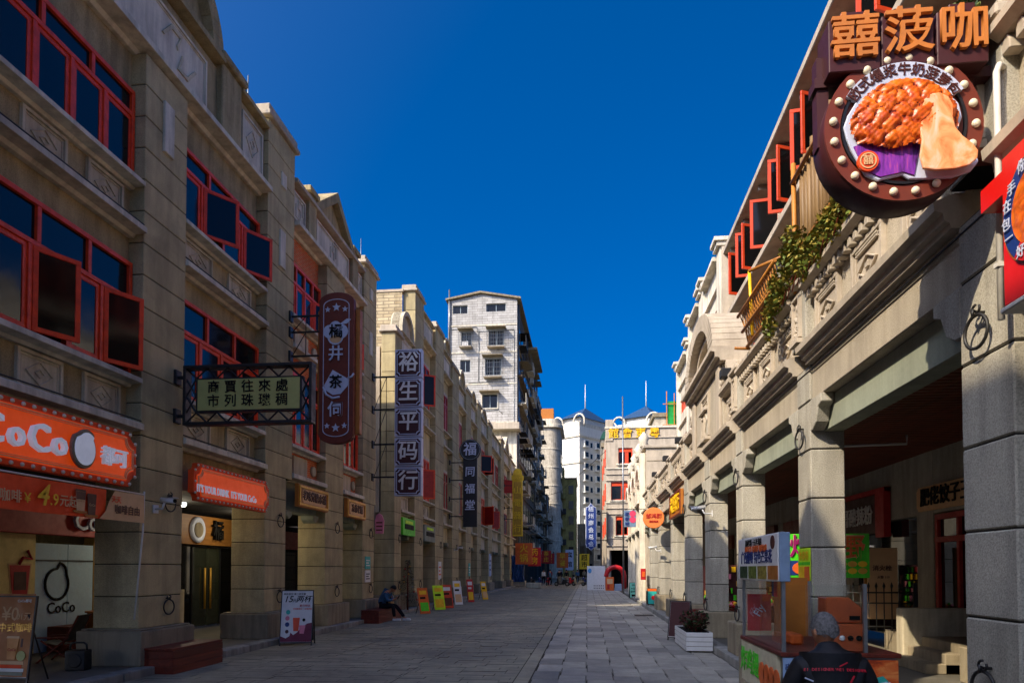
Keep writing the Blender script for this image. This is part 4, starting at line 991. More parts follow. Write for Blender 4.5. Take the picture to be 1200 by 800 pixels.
# yellow-green house
YH = thing('apartment_block', 'olive yellow apartment house with balconies, at the far bend of the street', 'building', (-3, 143, 0))
part('wall', MB().box(-6.5, -2.2, 142, 156, .1, 20.0).box(-6.5, -4.6, 142, 146, 20.0, 22.4).mesh(M_olive, 'wall'), YH)
part('roof_edge', MB().box(-4.5, -2.0, 141.8, 156, 20.0, 20.3).mesh(M_plinth, 'roof_edge'), YH)
for z in range(5):
    for u in (142.6, 145.6, 148.6): part('window', MB(Fr('L', -2.2)).box(u, u + 1.6, 4.6 + z * 3.1, 6.3 + z * 3.1, 0, .08).mesh(M_glass, 'window'), YH)
    part('window', MB(Fr('F', 142)).box(-3.7, -2.7, 4.6 + z * 3.1, 6.3 + z * 3.1, 0, .08).mesh(M_glass, 'window'), YH)
    part('balcony', MB(Fr('F', 142)).box(-6.0, -4.2, 3.6 + z * 3.1, 4.7 + z * 3.1, 0, 1.0).mesh(M_iron if z % 2 else M_olive, 'balcony'), YH)
# high-rises with blue pyramid roofs
M_tile = plain('blue_roof_tile', '2b4766', 0.45, 0.5)
M_pearl = stone('pearl_white_tower', (0.62, 0.60, 0.54, 1), 2, .05, .15, vary=.03, bumpk=.02, streak=.12)
def highrise(label, cx, cy, rz, w, d, z1, seed=1):
    t = thing('high_rise', label, 'building', (cx, cy, 0), 'white high-rises with blue pyramid roofs', local=True, rot=rz)
    part('wall', MB().box(-w, 0, 0, d, .1, z1).mesh(M_pearl, 'wall'), t)
    for z in (z1 - 2.6, z1 - 9): part('floor_band', MB().box(-w - .3, .3, -.3, d + .3, z, z + .45).mesh(M_white, 'floor_band'), t)
    part('roof_storey', MB().box(-w * .9, -w * .1, d * .1, d * .9, z1, z1 + 2.4).mesh(M_pearl, 'roof_storey'), t)
    part('terrace_rail', MB().ring(-w, 0, 0, d, .2, z1, z1 + 1.0).mesh(M_white, 'terrace_rail'), t)
    a, c = w * .46, d * .46; mx, my = -w / 2, d / 2
    b = MB(); b.add([(mx - a, my - c, z1 + 2.4), (mx + a, my - c, z1 + 2.4), (mx + a, my + c, z1 + 2.4), (mx - a, my + c, z1 + 2.4), (mx, my, z1 + 6.0)], [(3, 2, 1, 0), (0, 1, 4), (1, 2, 4), (2, 3, 4), (3, 0, 4)])
    part('pyramid_roof', b.mesh(M_tile, 'pyramid_roof'), t)
    part('spire', MB().tube([(mx, my, z1 + 5.9), (mx, my, z1 + 12)], [.16, .05], 6).mesh(M_whitep, 'spire'), t)
    for x, y in ((-w * .95, .4), (-.4, .4), (-.4, d * .95)):
        part('roof_arch', MB().tube([(x - 1.4 + 0, y, z1)] + [(x + 1.6 * math.cos(math.pi * (1 - k / 10)), y, z1 + 1.2 + 1.7 * math.sin(math.pi * k / 10)) for k in range(11)] + [(x + 1.6, y, z1)], .22, 6).mesh(M_white, 'roof_arch'), t)
    # windows and bays on the right face
    fr = Fr('L', 0)
    n = int((z1 - 6) / 2.75); bayme = None
    bm_ = MB(fr).box(0, 1.6, 0, 1.5, 0, .55).box(-.2, 1.8, -.25, 0, 0, .75).mesh(M_pearl, 'bay_window'); pn = MB(fr).box(.15, 1.45, .2, 1.35, .552, .6).mesh(M_glass, 'pane')
    sw = MB(fr).box(0, .8, 0, 1.2, 0, .06).mesh(M_glass, 'window'); bl = MB(fr).box(0, d * .3, 0, .9, 0, 1.3).mesh(M_greywall, 'balcony')
    for k in range(n):
        z = 4 + k * 2.75
        for u in (d * .1, d * .42):
            o = part('bay_window', bm_, t, (0, u, z)); part('pane', pn, o, (0, u, z))
        part('window', sw, t, (0, d * .3, z)); part('balcony', bl, t, (0, d * .66, z - .2))
    return t
highrise('white high-rise with a blue pyramid roof and thin spire, sunlit left face', -1.75, 168, R(-36), 7.4, 15, 36.3)
highrise('second white high-rise with blue pyramid roof, only its top above the golden character hall', 15.0, 158, R(-30), 9.5, 12, 34.0)
# green-topped block between the towers
t = thing('apartment_block', 'dark block with green glazed roof terraces between the two pyramid roofs', 'building', (6, 150, 0))
part('wall', MB().box(3.0, 9.5, 150, 160, .1, 29.5).mesh(M_greywall, 'wall'), t)
for k in range(10): part('balcony', MB(Fr('F', 150)).box(3.0, 6, 3 + k * 2.75, 3.9 + k * 2.75, 0, .9).mesh(M_plinth, 'balcony'), t)
part('roof', MB(Fr('F', 150)).prism([(2.8, 29.5), (9.7, 29.5), (9.0, 30.5), (4.6, 31.7), (3.4, 31.0)], -9, .2).mesh(plain('green_glazed_roof', '1d4a38', .35, .5), 'roof'), t)
# scaffolded house in green netting
t = thing('scaffolded_house', 'cream house wrapped in green scaffold netting, behind the right arcade', 'building', (9, 70, 0))
part('wall', MB().box(6.9, 12, 72, 80, .1, 17.2).mesh(M_creamflake, 'wall'), t)
part('roof_edge', MB().box(6.7, 12, 71.8, 80, 17.2, 17.6).mesh(M_plinth, 'roof_edge'), t)
M_net = plain('green_scaffold_net', '1f8a3c', .8, .2, wear=.4, sc_=1.2)
part('safety_net', MB(Fr('F', 71.2)).box(8.1, 10.2, 13.5, 18.6, -.02, 0).mesh(M_net, 'safety_net'), t)
sc_ = MB(Fr('F', 71.1))
for k in range(4): sc_.tube([(8.0 + k * .75, 0, 0), (8.0 + k * .75, 19.6 - k * .2, 0)], .05, 5)
for k in range(9): sc_.tube([(7.6, 1.5 + k * 2.1, .05), (10.6, 1.5 + k * 2.1, .05)], .045, 5)
part('scaffold_poles', sc_.mesh(M_ochre, 'scaffold_poles'), t)
# house closing the view at the bend
t = thing('street_house', 'grey house with shop signs closing the view at the bend of the street', 'building', (0, 158, 0))
part('wall', MB().box(-2.2, 1.5, 158, 166, .1, 12).mesh(M_greywall, 'wall'), t)
part('shop_opening', MB(Fr('F', 158)).box(-1.8, 1.2, .1, 3, 0, .1).mesh(M_dark, 'shop_opening'), t)
for k in range(2): part('window', MB(Fr('F', 158)).box(-1.6 + k * 1.5, -.5 + k * 1.5, 5, 7, 0, .1).mesh(M_glass, 'window'), t)
# ------------------------------------------------------------------ signs, left side
def notched(u0, u1, v0, v1, n=.16, steps=5):
    """plaque outline with scooped corners"""
    pts = []
    for (cx, cy, a0) in ((u0, v0, 90), (u1, v0, 180), (u1, v1, 270), (u0, v1, 0)):
        q = []
        for k in range(steps + 1):
            a = R(a0 - 90 * k / steps); q.append((cx + n * math.cos(a), cy + n * math.sin(a)))
        pts += q
    return pts
def fix_order(p):
    return p
def marquee(t, fr, u0, u1, v0, v1, w, n=.17, bulb_step=.17, bulbr=.03):
    o = notched(u0, u1, v0, v1, n)
    part('board', MB(fr).prism(o, w, w + .12).mesh(M_redp if False else M_orange2, 'board', bevel=.006), t)
    part('panel', MB(fr).prism(notched(u0 + .085, u1 - .085, v0 + .085, v1 - .085, n), w + .12, w + .135).mesh(M_orange_lit, 'panel'), t)
    for off_, th in ((.105, .014), (.135, .008)):
        a = notched(u0 + off_, u1 - off_, v0 + off_, v1 - off_, n); b = notched(u0 + off_ + th, u1 - off_ - th, v0 + off_ + th, v1 - off_ - th, n)
        part('border_line', MB(fr).band(a + a[:1], b + b[:1], w + .135, w + .15).mesh(M_beige, 'border_line'), t)
    me = cached(('bulb', bulbr, fr.k), lambda: MB().ball((0, 0, 0), bulbr, 8).mesh(M_bulb, 'bulb'))
    U, V = u1 - u0 - 2 * n, v1 - v0 - 2 * n
    for i in range(int(U / bulb_step) + 1):
        for v in (v0 + .042, v1 - .042): part('bulb', me, t, fr(u0 + n + U * i / int(U / bulb_step), v, w + .125))
    for i in range(int(V / bulb_step) + 1):
        for u in (u0 + .042, u1 - .042): part('bulb', me, t, fr(u, v0 + n + V * i / max(1, int(V / bulb_step)), w + .125))
LS = Fr('L', -7.29)
t = thing('shop_sign', 'orange plaque sign with big pale bubble letters and round bulbs, nearest on the left', 'sign', (-7.29, 8.3, 3.4))
marquee(t, LS, 5.9, 10.45, 3.0, 3.86, 0.0)
for ch, y in zip('CoCo', (7.62, 8.0, 8.37, 8.72)):
    text(ch, .52 if ch == 'C' else .5, t, (-7.10, y, 3.40), 'L', M_pale_lit, .07, .022, name='letter', label=None)
drop = [(math.sin(a) * .2 * (1 if True else 1), -math.cos(a) * .22) for a in [2 * math.pi * k / 28 for k in range(28)]]
drop = [(9.2 + x + (0.05 if y > .15 else 0), 3.40 + y * (1.15 if y > 0 else 1)) for x, y in drop]
part('drop_badge', MB(LS).prism([(9.2 + (x - 9.2) * 1.2, 3.4 + (v - 3.4) * 1.2) for x, v in drop], .135, .19).mesh(M_plinth, 'badge', bevel=.01), t)
part('drop_badge_face', MB(LS).prism(drop, .19, .21).mesh(M_pale_lit, 'badge_face', bevel=.005), t)
for i, ch in enumerate('都可'): text(ch, .30, t, (-7.12, 9.72 + i * .29, 3.38), 'L', M_pale_lit, .05, .014, name='character')
t = thing('shop_sign', 'smaller orange plaque sign with the line of slim white English lettering, second on the left', 'sign', (-7.29, 13.3, 3.3))
marquee(t, LS, 12.1, 15.15, 2.98, 3.68, 0.0, .14, .15, .024)
text("IT'S YOUR DRINK  IT'S YOUR CoCo", .20, t, (-7.13, 13.3, 3.2), 'L', M_pale_lit, .015, .004, sx=.74)
for nm, u0, u1, tx, lab in (('w', 16.95, 18.98, '老味觉糖水铺', 'wooden yellow shop sign with dark carved characters under the first brick bay'), ('w', 20.55, 22.3, '凉茶老铺', 'shorter wooden yellow shop sign with dark carved characters under the second brick bay')):
    t = thing('shop_sign', lab, 'sign', (-7.29, (u0 + u1) / 2, 3.6))
    part('board', MB(LS).cbox(u0, u1, 3.3, 3.88, -.05, .05).mesh(M_ochre, 'board'), t)
    part('moulding', MB(LS).ring(u0 + .03, u1 - .03, 3.33, 3.85, .07, .05, .08).mesh(M_gold, 'moulding', bevel=.01), t)
    part('plaque', MB(LS).prism(notched(u0 + .22, u1 - .22, 3.41, 3.77, .05), .05, .065).mesh(M_beige, 'plaque'), t)
    text(tx, .27, t, (-7.215, (u0 + u1) / 2, 3.59), 'L', M_cup, .025, .022, spacing=.95)
# long price banner along the first arcade
t = thing('banner', 'orange price banner with coffee cups and pale end panel on a slim white frame', 'banner', (-7.05, 9, 2.6))
LBn = Fr('L', -7.06)
b = MB(LBn); npt = 24
def wv(u): return .012 * math.sin(u * 5.1) + .008 * math.sin(u * 11)
for i in range(npt):
    a = 5.6 + (9.62 - 5.6) * i / npt; c = 5.6 + (9.62 - 5.6) * (i + 1) / npt
    b.add([(a, 2.44, wv(a)), (c, 2.44, wv(c)), (c, 2.88, wv(c) * .3), (a, 2.88, wv(a) * .3)], [(0, 1, 2, 3)], smooth=True)
part('cloth', b.mesh(M_orange2, 'cloth'), t)
b = MB(LBn)
b.add([(9.45, 2.44, .016), (10.48, 2.44, .02), (10.48, 2.88, .014), (9.78, 2.88, .014), (9.66, 2.72, .017), (9.58, 2.56, .02)], [(0, 1, 2, 3, 4, 5)]); part('pale_panel', b.mesh(M_beige, 'pale_panel'), t)
for pts in ([(5.5, 2.9, 0), (10.5, 2.9, 0)], [(10.5, 2.95, 0), (10.48, 2.3, 0), (10.3, .92, 0)]): part('frame_pipe', MB(LBn).tube(pts, .014, 6).mesh(M_pipe, 'frame_pipe'), t)
part('frame_pipe', MB().tube([(-7.35, 10.5, 2.9), (-7.06, 10.5, 2.9)], .014, 6).mesh(M_pipe, 'frame_pipe'), t)
text('￥', .17, t, (-7.03, 8.12, 2.6), 'L', M_yellow, .004, .004); text('4', .40, t, (-7.03, 8.36, 2.66), 'L', M_yellow, .004, .008, shear=.25); text('.9', .22, t, (-7.03, 8.57, 2.62), 'L', M_yellow, .004, .004); text('元起', .17, t, (-7.03, 8.83, 2.62), 'L', M_beige, .004, .003); text('咖啡', .17, t, (-7.03, 7.86, 2.6), 'L', M_beige, .004, .003)
text('天天', .11, t, (-7.03, 9.80, 2.745), 'L', M_orange2, .004, .002); text('咖啡自由', .15, t, (-7.03, 10.06, 2.60), 'L', M_cup, .004, .003)
for u, v, s, m in ((9.05, 2.66, 1.0, M_beige), (9.27, 2.62, .95, M_cup)):
    part('printed_cup', MB(LBn).prism([(u - .075 * s, v - .14), (u + .075 * s, v - .14), (u + .095 * s, v + .13), (u - .095 * s, v + .13)], .03, .034).mesh(m, 'cup'), t)
    part('printed_lid', MB(LBn).prism([(u - .10 * s, v + .13), (u + .10 * s, v + .13), (u + .09 * s, v + .16), (u - .09 * s, v + .16)], .03, .034).mesh(M_cup, 'lid'), t)
    if m is M_beige: part('printed_coffee', MB(LBn).prism([(u - .087, v + .02), (u + .087, v + .02), (u + .094, v + .128), (u - .094, v + .128)], .0345, .0365).mesh(M_cup, 'coffee'), t)
    part('printed_saucer', MB(LBn).prism([(u + .14 * math.cos(a), v - .15 + .025 * math.sin(a)) for a in [2 * math.pi * k / 16 for k in range(16)]], .026, .03).mesh(M_ochre, 'saucer'), t)
    text('CoCo', .05, t, (-7.02, u, v), 'L', M_beige, .003, .001)

def arms(t, y, xs, zs, x0=XL, brace=True, r=.028):
    for z in zs: part('bracket_arm', MB().box(x0 - .02, xs, y - r, y + r, z - r, z + r).box(x0 - .02, x0 + .05, y - .09, y + .09, z - .13, z + .13).mesh(M_black, 'bracket_arm', bevel=.006), t)
    if brace:
        for a, c in zip(zs[:-1], zs[1:]): part('bracket_brace', MB().tube([(x0 + .06, y, c), (x0 + (xs - x0) * .55, y, a)], .012, 5).tube([(x0 + (xs - x0) * .55, y, a), (x0 + (xs - x0) * .55, y, c)], .012, 5).mesh(M_black, 'bracket_brace'), t)
# framed couplet sign
t = thing('hanging_sign', 'horizontal pale panel with ten black characters in a black lattice frame', 'sign', (-6, 11.8, 4.27), 'signs hung over the street on black brackets')
F1 = Fr('F', 11.8)
part('frame', MB(F1).ring(-7.17, -4.78, 4.27, 5.34, .055, -.1, .1).mesh(M_black, 'frame', bevel=.006), t)
part('panel_box', MB(F1).box(-6.94, -4.97, 4.50, 5.11, -.07, .06).mesh(M_black, 'panel_box'), t)
part('panel', MB(F1).box(-6.90, -5.01, 4.53, 5.08, .06, .072).box(-6.90, -5.01, 4.53, 5.08, -.082, -.07).mesh(M_greeny, 'panel'), t, kind='stuff')
bar = lambda a, c: MB(F1).tube([(a[0], a[1], .05), (c[0], c[1], .05)], .017, 4, smooth=False)
n = 6
for i in range(n):
    a = -7.12 + (2.29) * i / n; c = -7.12 + 2.29 * (i + 1) / n; m = (a + c) / 2
    for p_, q_ in (((a, 5.29), (m, 5.11)), ((m, 5.11), (c, 5.29)), ((a, 4.32), (m, 4.5)), ((m, 4.5), (c, 4.32))): part('lattice_bar', bar(p_, q_).mesh(M_black, 'lattice_bar'), t)
for x0_, x1_ in ((-7.12, -6.94), (-4.97, -4.83)):
    for z in (4.5, 4.8): part('lattice_bar', bar((x0_, z), (x1_, z + .3)).mesh(M_black, 'lattice_bar'), t); part('lattice_bar', bar((x0_, z + .3), (x1_, z)).mesh(M_black, 'lattice_bar'), t)
arms(t, 11.8, -7.16, [5.15, 4.45], brace=False)
for row, z in (('商賈往來處', 4.93), ('市列珠璣稠', 4.68)):
    for i, ch in enumerate(row): text(ch, .235, t, (-6.60 + i * .317, 11.72, z), 'F', M_ink, .006, .008, name='character', tilt=rnd.uniform(-.05, .05))
def star(F_, u, v, r, w0, w1): return MB(F_).prism([(u + (r if k % 2 == 0 else r * .42) * math.sin(math.pi * k / 5), v + (r if k % 2 == 0 else r * .42) * math.cos(math.pi * k / 5)) for k in range(10)], w0, w1).mesh(M_pale, 'star')
# tall brown sign with four characters
t = thing('hanging_sign', 'tall brown sign with rounded ends, stars, a peach and a teacup behind its characters', 'sign', (-6.1, 16.6, 4.8), 'signs hung over the street on black brackets')
F2 = Fr('F', 16.6)
def capsule(u0, u1, v0, v1, rise, n=12):
    m = (u0 + u1) / 2; h = (u1 - u0) / 2
    return [(m + h * math.cos(a), v1 - rise + rise * math.sin(a)) for a in [math.pi * k / n for k in range(n + 1)]] + [(m + h * math.cos(a), v0 + rise + rise * math.sin(a)) for a in [math.pi + math.pi * k / n for k in range(n + 1)]]
part('ochre_box', MB(F2).box(-6.66, -5.58, 5.05, 8.15, -.28, -.08).mesh(M_ochre, 'ochre_box', bevel=.01), t)
part('board', MB(F2).prism(capsule(-6.56, -5.68, 4.78, 8.53, .22), -.08, .1).mesh(M_maroon, 'board', bevel=.01), t)
a = capsule(-6.45, -5.79, 4.95, 8.36, .16); c = capsule(-6.435, -5.805, 4.965, 8.345, .155)
part('outline', MB(F2).band(a + a[:1], c + c[:1], .1, .112).mesh(M_pale, 'outline'), t)
for u, v, r in ((-6.12, 8.15, .11), (-6.34, 8.1, .075), (-5.9, 8.1, .075), (-6.12, 5.17, .11), (-6.34, 5.22, .075), (-5.9, 5.22, .075)): part('star', star(F2, u, v, r, .1, .115), t)
blob = MB(F2)
for u, v, r in ((-6.28, 7.55, .17), (-6.0, 7.55, .18), (-6.14, 7.42, .2), (-6.14, 7.66, .15)): blob.prism([(u + r * math.cos(k * .3927), v + r * math.sin(k * .3927)) for k in range(16)], .1, .112 + r * .02)
blob.prism([(-6.05, 7.72), (-5.85, 7.86), (-5.75, 7.84), (-5.85, 7.74)], .1, .113)
part('peach_shape', blob.mesh(M_pale, 'peach'), t, kind='stuff')
part('peach_blush', MB(F2).prism([(-6.13 + .15 * math.cos(k * .3927), 7.36 + .1 * math.sin(k * .3927)) for k in range(16)], .112, .1195).mesh(M_beige, 'peach_blush'), t)
part('teacup_shape', MB(F2).prism([(-6.2, 6.6), (-5.78, 6.35), (-5.82, 6.2), (-6.0, 6.0), (-6.2, 5.98), (-6.38, 6.1), (-6.42, 6.22)], .1, .113).mesh(M_pale, 'teacup'), t)
part('teacup_saucer', MB(F2).tube([(-6.44, 6.18, .11), (-6.36, 5.99, .11), (-6.2, 5.9, .11), (-6.02, 5.93, .11)], .03, 5).tube([(-5.82, 6.38, .11), (-5.72, 6.42, .11), (-5.66, 6.5, .11)], .025, 5).mesh(M_pale, 'saucer'), t, kind='stuff')
for ch, z, m, s in (('橘', 7.53, M_ink, .36), ('井', 6.98, M_pale, .40), ('茶', 6.28, M_ink, .34), ('伺', 5.6, M_pale, .40)): text(ch, s, t, (-6.12, 16.47, z), 'F', m, .02, .014, name='character')
arms(t, 16.6, -6.6, [8.0, 7.6, 7.0], r=.022)
# five square boxes
t = thing('hanging_sign', 'vertical sign of five square dark boxes with silver edges and big brush characters', 'sign', (-6, 23.2, 4.2), 'signs hung over the street on black brackets')
F3 = Fr('F', 23.2)
for i, ch in enumerate('裕生平码行'):
    z1 = 9.18 - i * 1.005; z0 = z1 - .965
    bx = part('character_box', MB(F3).box(-6.49, -5.55, z0, z1, -.14, .12).mesh(M_pale, 'character_box', bevel=.01), t)
    part('face', MB(F3).prism(notched(-6.45, -5.59, z0 + .04, z1 - .04, .07), .12, .13).mesh(M_maroon2, 'face'), bx)
    a = notched(-6.42, -5.62, z0 + .07, z1 - .07, .09); c = notched(-6.395, -5.645, z0 + .095, z1 - .095, .09)
    part('inner_line', MB(F3).band(a + a[:1], c + c[:1], .13, .142).mesh(M_pale, 'inner_line'), bx)
    text(ch, .70, t, (-6.02, 23.05, (z0 + z1) / 2), 'F', M_whitep, .03, .02, name='character', shear=.04)
arms(t, 23.35, -6.45, [8.33, 7.2, 6.0, 4.87])
# black sign with a round head
t = thing('hanging_sign', 'tall black board with a round head and four white brush characters', 'sign', (-6.2, 37, 4), 'signs hung over the street on black brackets')
F4 = Fr('F', 37.0)
part('board', MB(F4).box(-6.6, -5.84, 3.98, 7.75, -.1, .1).mesh(M_blackb, 'board', bevel=.012), t)
part('round_head', MB(F4).lathe([(.56, -.12), (.58, -.1), (.58, .12), (.55, .15), (.5, .15), (.48, .13)], (-6.22, 8.1, 0), 28).mesh(M_blackb, 'round_head'), t)
part('head_ring', MB(F4).band([(-6.22 + .535 * math.cos(k * .2244), 8.1 + .535 * math.sin(k * .2244)) for k in range(29)], [(-6.22 + .515 * math.cos(k * .2244), 8.1 + .515 * math.sin(k * .2244)) for k in range(29)], .15, .165).mesh(M_steel, 'head_ring'), t)
for ch, z, s in (('福', 8.1, .74), ('同', 6.9, .56), ('福', 5.98, .56), ('堂', 5.1, .58)): text(ch, s, t, (-6.22, 36.83, z), 'F', M_pale, .03, .016, name='character', shear=.05)
arms(t, 37.0, -6.55, [7.45, 6.5, 5.5, 4.55], brace=False)
# yellow sign
t = thing('hanging_sign', 'tall yellow board with a scalloped head and five faded gold characters', 'sign', (-6.1, 62, 4.7), 'signs hung over the street on black brackets')
F5 = Fr('F', 62.0)
o = [(-5.7, 4.66), (-5.7, 9.6), (-5.62, 9.7), (-5.6, 10.0), (-5.75, 10.15), (-5.8, 10.5), (-6.0, 10.68), (-6.15, 10.72), (-6.3, 10.68), (-6.5, 10.5), (-6.55, 10.15), (-6.7, 10.0), (-6.68, 9.7), (-6.6, 9.6), (-6.6, 4.66)]
part('board', MB(F5).prism(o, -.12, .12).mesh(M_yellow, 'board', bevel=.02), t)
part('panel', MB(F5).box(-6.5, -5.8, 4.8, 9.5, .12, .14).mesh(plain('ochre_yellow_panel', 'b5830f', .5, .4), 'panel'), t)
for i, ch in enumerate('泰山電器行'): text(ch, .72, t, (-6.15, 61.83, 9.85 - i * 1.13), 'F', M_yellow, .05, .02, name='character')
arms(t, 62.0, -6.6, [9.2, 8.2, 7.2, 6.2], brace=False)
# blue sign by the hall
t = thing('hanging_sign', 'tall blue sign with pointed ends and white characters, hung from the corner of the hall', 'sign', (.35, 61.5, 3.5))
F6 = Fr('F', 61.5)
o = [(.35, 3.35), (.6, 3.6), (.78, 3.65), (.82, 3.95), (.82, 6.9), (.78, 7.15), (.6, 7.2), (.35, 7.5), (.1, 7.2), (-.08, 7.15), (-.12, 6.9), (-.12, 3.95), (-.08, 3.65), (.1, 3.6)]
part('edge', MB(F6).prism(o, -.12, .1).mesh(M_pale, 'edge', bevel=.02), t)
part('board', MB(F6).prism([(.35 + (x - .35) * .9, 5.42 + (z - 5.42) * .975) for x, z in o], .1, .12).mesh(M_bluep, 'board'), t)
for i, ch in enumerate('梧州商会总会'): text(ch, .5, t, (.35, 61.36, 6.95 - i * .61), 'F', M_pale, .03, .012, name='character')
part('bracket_arm', MB().box(.8, 1.75, 61.5, 61.56, 6.6, 6.68).box(.8, 1.75, 61.5, 61.56, 4.2, 4.28).box(1.7, 1.78, 61.5, 62.1, 4.1, 6.75).mesh(M_black, 'bracket_arm'), t)

# ------------------------------------------------------------------ signs, right side
t = thing('bun_sign', 'big round sign of an orange bun with bulbs round the rim and block characters', 'sign', (2.16, 5.0, 4.2))
F7 = Fr('F', 5.0); CX, CZ, RR = 2.17, 4.745, .52
circ = lambda r, n=48, cx=CX, cz=CZ: [(cx + r * math.cos(2 * math.pi * k / n), cz + r * math.sin(2 * math.pi * k / n)) for k in range(n)]
part('drum', MB(F7).prism(circ(RR), -.24, 0, smooth=True).mesh(M_maroon2, 'drum', bevel=.006), t)
a = circ(RR); c = circ(RR * .80)
part('rim', MB(F7).band(a + a[:1], c + c[:1], 0, .02).mesh(M_maroon, 'rim'), t)
a = circ(RR * .79); c = circ(RR * .755)
part('rim_step', MB(F7).band(a + a[:1], c + c[:1], 0, .03).mesh(M_blackb, 'rim_step'), t)
bul = MB(F7).ball((0, 0, 0), .029, 12).mesh(M_bulb, 'bulb')
bul = MB().ball((0, 0, 0), .029, 12, sq=(1, .8, 1)).mesh(M_bulb, 'bulb')
for k in range(19):
    an = R(-52 + 0) + R(285) * (1 - k / 18) + R(0); an = R(-20 - 0) + R(285 / 1) * 0 + 2 * math.pi * k / 20.5 - R(0)
    if k < 19: part('bulb', bul, t, (CX + RR * .895 * math.cos(an), 4.972, CZ + RR * .895 * math.sin(an)))
# outlined bun print
out = [(-.38, -.02), (-.40, .06), (-.37, .14), (-.33, .20), (-.30, .25), (-.34, .29), (-.28, .36), (-.16, .405), (0, .42), (.16, .405), (.28, .35), (.33, .27), (.29, .24), (.35, .17), (.37, .08), (.34, .0), (.36, -.08), (.45, -.16), (.47, -.22), (.42, -.28), (.30, -.315), (.12, -.315), (.02, -.31), (-.02, -.28), (-.18, -.31), (-.26, -.27), (-.31, -.18), (-.35, -.10)]
sc7 = lambda P, k=1.0: [(CX + x * k, CZ + z * 1.05 * k - .06) for x, z in P]
part('print_outline', MB(F7).prism(sc7(out), .02, .045).mesh(M_pale, 'print_outline', bevel=.006), t)
part('print_back', MB(F7).prism(circ(RR * .75), .0, .012).mesh(M_maroon, 'print_back'), t)
M_cream2, tt, bb = new_mat('cream_filling_print', .35, .5)
n_ = noise(tt, wpos(tt, (5, 5, 3)), 1.6, 4, .6, 1.2); tt.links.new(ramp(tt, n_, [(.3, srgb('e0662a')), (.5, srgb('eda36a')), (.68, srgb('e9c2a8'))]), bb.inputs['Base Color'])
M_wrap, tt, bb = new_mat('purple_wrapper_print', .5, .4)
n_ = noise(tt, wpos(tt, (30, 30, 4)), 1.5, 4, .6); tt.links.new(ramp(tt, n_, [(.3, srgb('3c1150')), (.55, srgb('7a2a9c')), (.75, srgb('b04a86'))]), bb.inputs['Base Color'])
M_bun, tt, bb = new_mat('orange_bun_crust', .4, .5)
vo = nd(tt, 'ShaderNodeTexVoronoi', feature='DISTANCE_TO_EDGE'); vo.inputs['Scale'].default_value = 9
wp = wpos(tt); dn = nd(tt, 'ShaderNodeTexNoise'); dn.inputs['Scale'].default_value = 6; tt.links.new(wp, dn.inputs['Vector'])
mv = nd(tt, 'ShaderNodeVectorMath', operation='MULTIPLY_ADD'); mv.inputs[1].default_value = (.12, .12, .12); tt.links.new(dn.outputs['Color'], mv.inputs[0]); tt.links.new(wp, mv.inputs[2]); tt.links.new(mv.outputs[0], vo.inputs['Vector'])
cc = ramp(tt, vo.outputs['Distance'], [(.0, srgb('5a1004')), (.10, srgb('b03205')), (.3, srgb('e8670c'))]); cc = mix(tt, .6, cc, ramp(tt, noise(tt, wp, 14, 5, .7), [(.3, srgb('9c2503')), (.6, srgb('f07a10'))]))
tt.links.new(cc, bb.inputs['Base Color']); bump(tt, bb, vo.outputs['Distance'], .6, .02)
wr = [(-.34, -.08), (-.30, -.17), (-.25, -.25), (-.17, -.29), (-.02, -.265), (.05, -.29), (.10, -.05), (-.1, -.02)]
part('wrapper', MB(F7).prism(sc7(wr), .045, .055).mesh(M_wrap, 'wrapper'), t)
# bun dome: relief grid
bunout = [(-.37, .0), (-.385, .06), (-.35, .14), (-.29, .22), (-.2, .29), (-.07, .33), (.06, .335), (.18, .30), (.27, .22), (.33, .12), (.34, .03), (.32, -.06), (.22, -.08), (.12, -.12), (.02, -.11), (-.1, -.13), (-.22, -.10), (-.32, -.07)]
cen = (-.03, .1); b = MB(F7); pr = random.Random(8)
def inside(x, z, P):
    c_ = False
    for i in range(len(P)):
        (xa, za), (xb, zb) = P[i], P[i - 1]
        if (za > z) != (zb > z) and x < (xb - xa) * (z - za) / (zb - za) + xa: c_ = not c_
    return c_
cells = []
while len(cells) < 34:
    q = (pr.uniform(-.39, .35), pr.uniform(-.14, .34))
    if all((q[0] - c_[0]) ** 2 + (q[1] - c_[1]) ** 2 > .0038 for c_ in cells): cells.append(q)
def crust(x, z):
    wx, wz = x + .018 * math.sin(z * 31 + 1) + .008 * math.sin(z * 77), z + .018 * math.sin(x * 27) + .008 * math.sin(x * 83)
    d = sorted(math.hypot(wx - c_[0], (wz - c_[1]) * 1.1) for c_ in cells)
    e_ = d[1] - d[0]; r_ = math.hypot((x - cen[0]) / .37, (z - cen[1]) / .24)
    return .06 * math.sqrt(max(0, 1 - min(r_, 1) ** 2)) + .022 * min(1, e_ / .035) ** .6 + .004 * math.sin(x * 150) * math.sin(z * 170), e_
nx, nz = 84, 56; idx = {}
for i in range(nx):
    for j in range(nz):
        x = -.40 + .76 * i / (nx - 1); z = -.15 + .50 * j / (nz - 1)
        if inside(x, z, bunout):
            h_, e_ = crust(x, z); idx[i, j] = (len(b.v), e_); b.v.append(F7(CX + x, CZ + z * 1.05 - .06, .052 + h_))
for (i, j), (k, e_) in list(idx.items()):
    q = [(i, j), (i + 1, j), (i + 1, j + 1), (i, j + 1)]
    if all(p_ in idx for p_ in q):
        ee = sum(idx[p_][1] for p_ in q) / 4; b.sm.add(len(b.f)); b.f.append(tuple(idx[p_][0] for p_ in q)); b.m.append(1 if ee < .007 else 0)
part('bun', b.mesh([M_bun, plain('baked_crack_brown', '6a1a05', .5, .3)], 'bun'), t)
